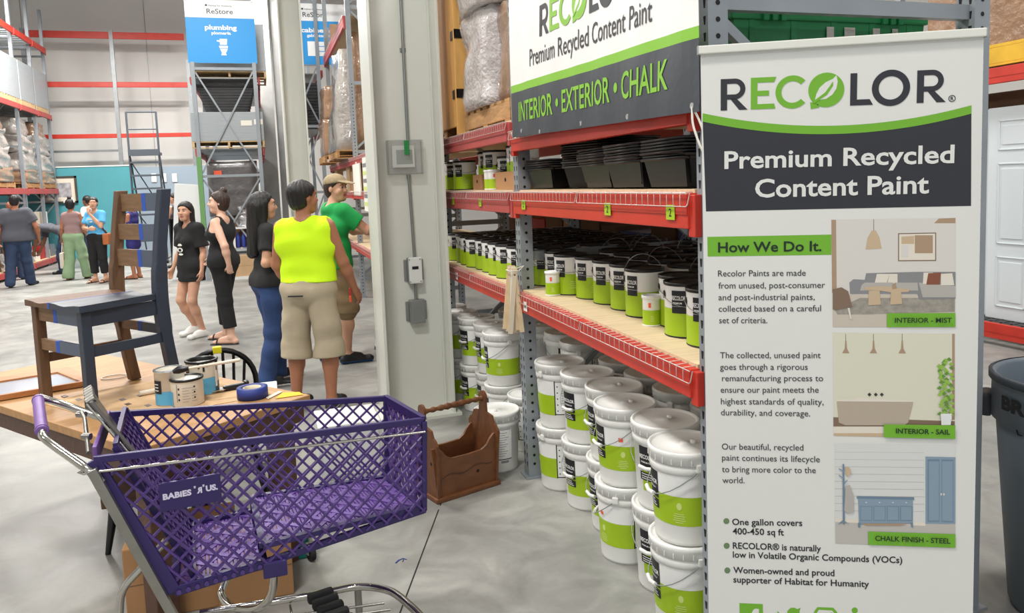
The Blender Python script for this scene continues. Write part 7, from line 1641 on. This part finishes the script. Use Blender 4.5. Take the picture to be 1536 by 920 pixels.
person('woman in a sleeveless mauve top and wide pale green trousers, back to us', (-3.72, 17.4), -.1, 1.68, dict(anL=(-.15, -.05, .085), anR=(.20, .12, .085), knR=(.15, .05, .5), elR=(.22, .0, 1.13), wrR=(.26, .1, .9), wrL=(-.25, .06, .88)), 'skin_tan', ('bun', 'hair_black'), ('wide', 'mauve', 1.0, 0, .016), ('wide', 'pants_green', .014), ('sandal', 'sandal', 'sandal'), 1.0, 0, -.1, 0, .014, True, 0, ex_band)
def ex_blue(t, J, hl, S, fwd, shd, spine, hf, hr, hu):
    p = Vector(J['pel'])+Vector(shd)*.0; b = MB(); q = p-Vector(shd)*.22*S-Vector(fwd)*.02*S+Vector((0, 0, -.05)); b.box(q, (.12, .24, .22), 'leather', .3, .03); bg = b.build('shoulder_bag', t)
    b = MB(); b.tube(smooth_path([q+Vector((0, 0, .1)), Vector(J['chest'])-Vector(shd)*.10+Vector(fwd)*.125, Vector(J['shR'])+Vector((-.04, .02, .065)), Vector(J['chest'])+Vector(shd)*.02-Vector(fwd)*.12, q+Vector((0, 0, .1))], 6), .014, 'sandal', 6); b.build('strap', bg)
    b = MB(); c = Vector(J['chest'])+Vector(fwd)*.128+Vector((0, 0, .02)); ang = math.atan2(shd[1], shd[0]); b.box(c, (.15, .012, .03), 'paper', ang); b.box(c-Vector((0, 0, .05)), (.11, .012, .02), 'paper', ang); b.build('shirt_print', t)
person('woman in a light blue t-shirt and black capris holding a hand to her mouth', (-3.12, 16.5), 2.7, 1.70, dict(elL=(-.2, .12, 1.16), wrL=(-.02, .22, 1.46), hdL=(.2, -.2, 1), elR=(.22, .06, 1.14), wrR=(.0, .22, 1.12), hdR=(-1, .2, 0), pnL=(0, -1, 0)), 'skin', ('short', 'hair_black'), ('tee', 'tee_blue', .98, .7, .02), ('capri', 'pants_black', .018), ('sandal', 'sandal', 'sandal'), 1.0, .5, 0, 0, .014, True, 0, ex_blue)
person('man in a white t-shirt standing behind the woman in mauve', (-3.95, 20.2), 1.2, 1.74, None, 'skin_brown', ('short', 'hair_black'), ('tee', 'tee_white', .9, .6, .02), ('jeans', 'denim_dark', .02), ('shoe', 'shoe_black', 'shoe_black'), 1.0, -.2, -.15, 0, .016)
person('person in dark clothes bent over the goods on the low left shelf', (-4.28, 19.0), 1.35, 1.72, dict(lean=1, pel=(0, -.1, .93), waist=(0, .05, 1.02), chest=(0, .28, 1.08), neck=(0, .46, 1.12), head=(0, .60, 1.10), shL=(-.175, .40, 1.10), shR=(.175, .40, 1.10), elL=(-.19, .48, .80), elR=(.19, .48, .80), wrL=(-.14, .56, .56), wrR=(.14, .56, .56), hipL=(-.09, -.1, .9), hipR=(.09, -.1, .9)), 'skin_brown', ('short', 'hair_black'), ('tee', 'tee_grey', -.2, .8, .02), ('jeans', 'denim_dark', .02), ('shoe', 'shoe_black', 'shoe_black'), 1.0, 0, -.9, 0, .016)
person('bald person half hidden behind the man in the grey t-shirt', (-5.0, 18.2), .3, 1.68, None, 'skin_tan', None, ('tee', 'tee_black', .9, .6, .02), ('jeans', 'denim_dark', .02), ('shoe', 'shoe_black', 'shoe_black'), 1.05, .2, 0, 0, .016)
person('woman in a blue dress facing the blue t-shirt, behind the chair posts', (-2.52, 16.75), 1.25, 1.62, dict(elL=(-.2, .1, 1.14), wrL=(-.1, .3, 1.22), hdL=(.2, .8, .5), elR=(.2, -.02, 1.12)), 'skin_tan', ('short', 'hair_black'), ('wide', 'dress_blue', .62, 0, .02), None, ('sandal', 'sandal', 'sandal'), 1.0, .2, 0, 0, .014, True)
person('person in a grey tank top and black trousers by the far wall, arms folded', (-1.90, 18.7), 1.1, 1.72, dict(elL=(-.24, .06, 1.14), elR=(.24, .06, 1.14), wrL=(.06, .2, 1.2), wrR=(-.06, .22, 1.16), hdL=(1, .1, 0), hdR=(-1, .1, 0)), 'skin', ('short', 'hair_black'), ('wide', 'tee_grey', .95, 0, .02), ('jeans', 'pants_black', .012), ('shoe', 'shoe_black', 'shoe_black'), 1.0, .3, 0, 0, .014)
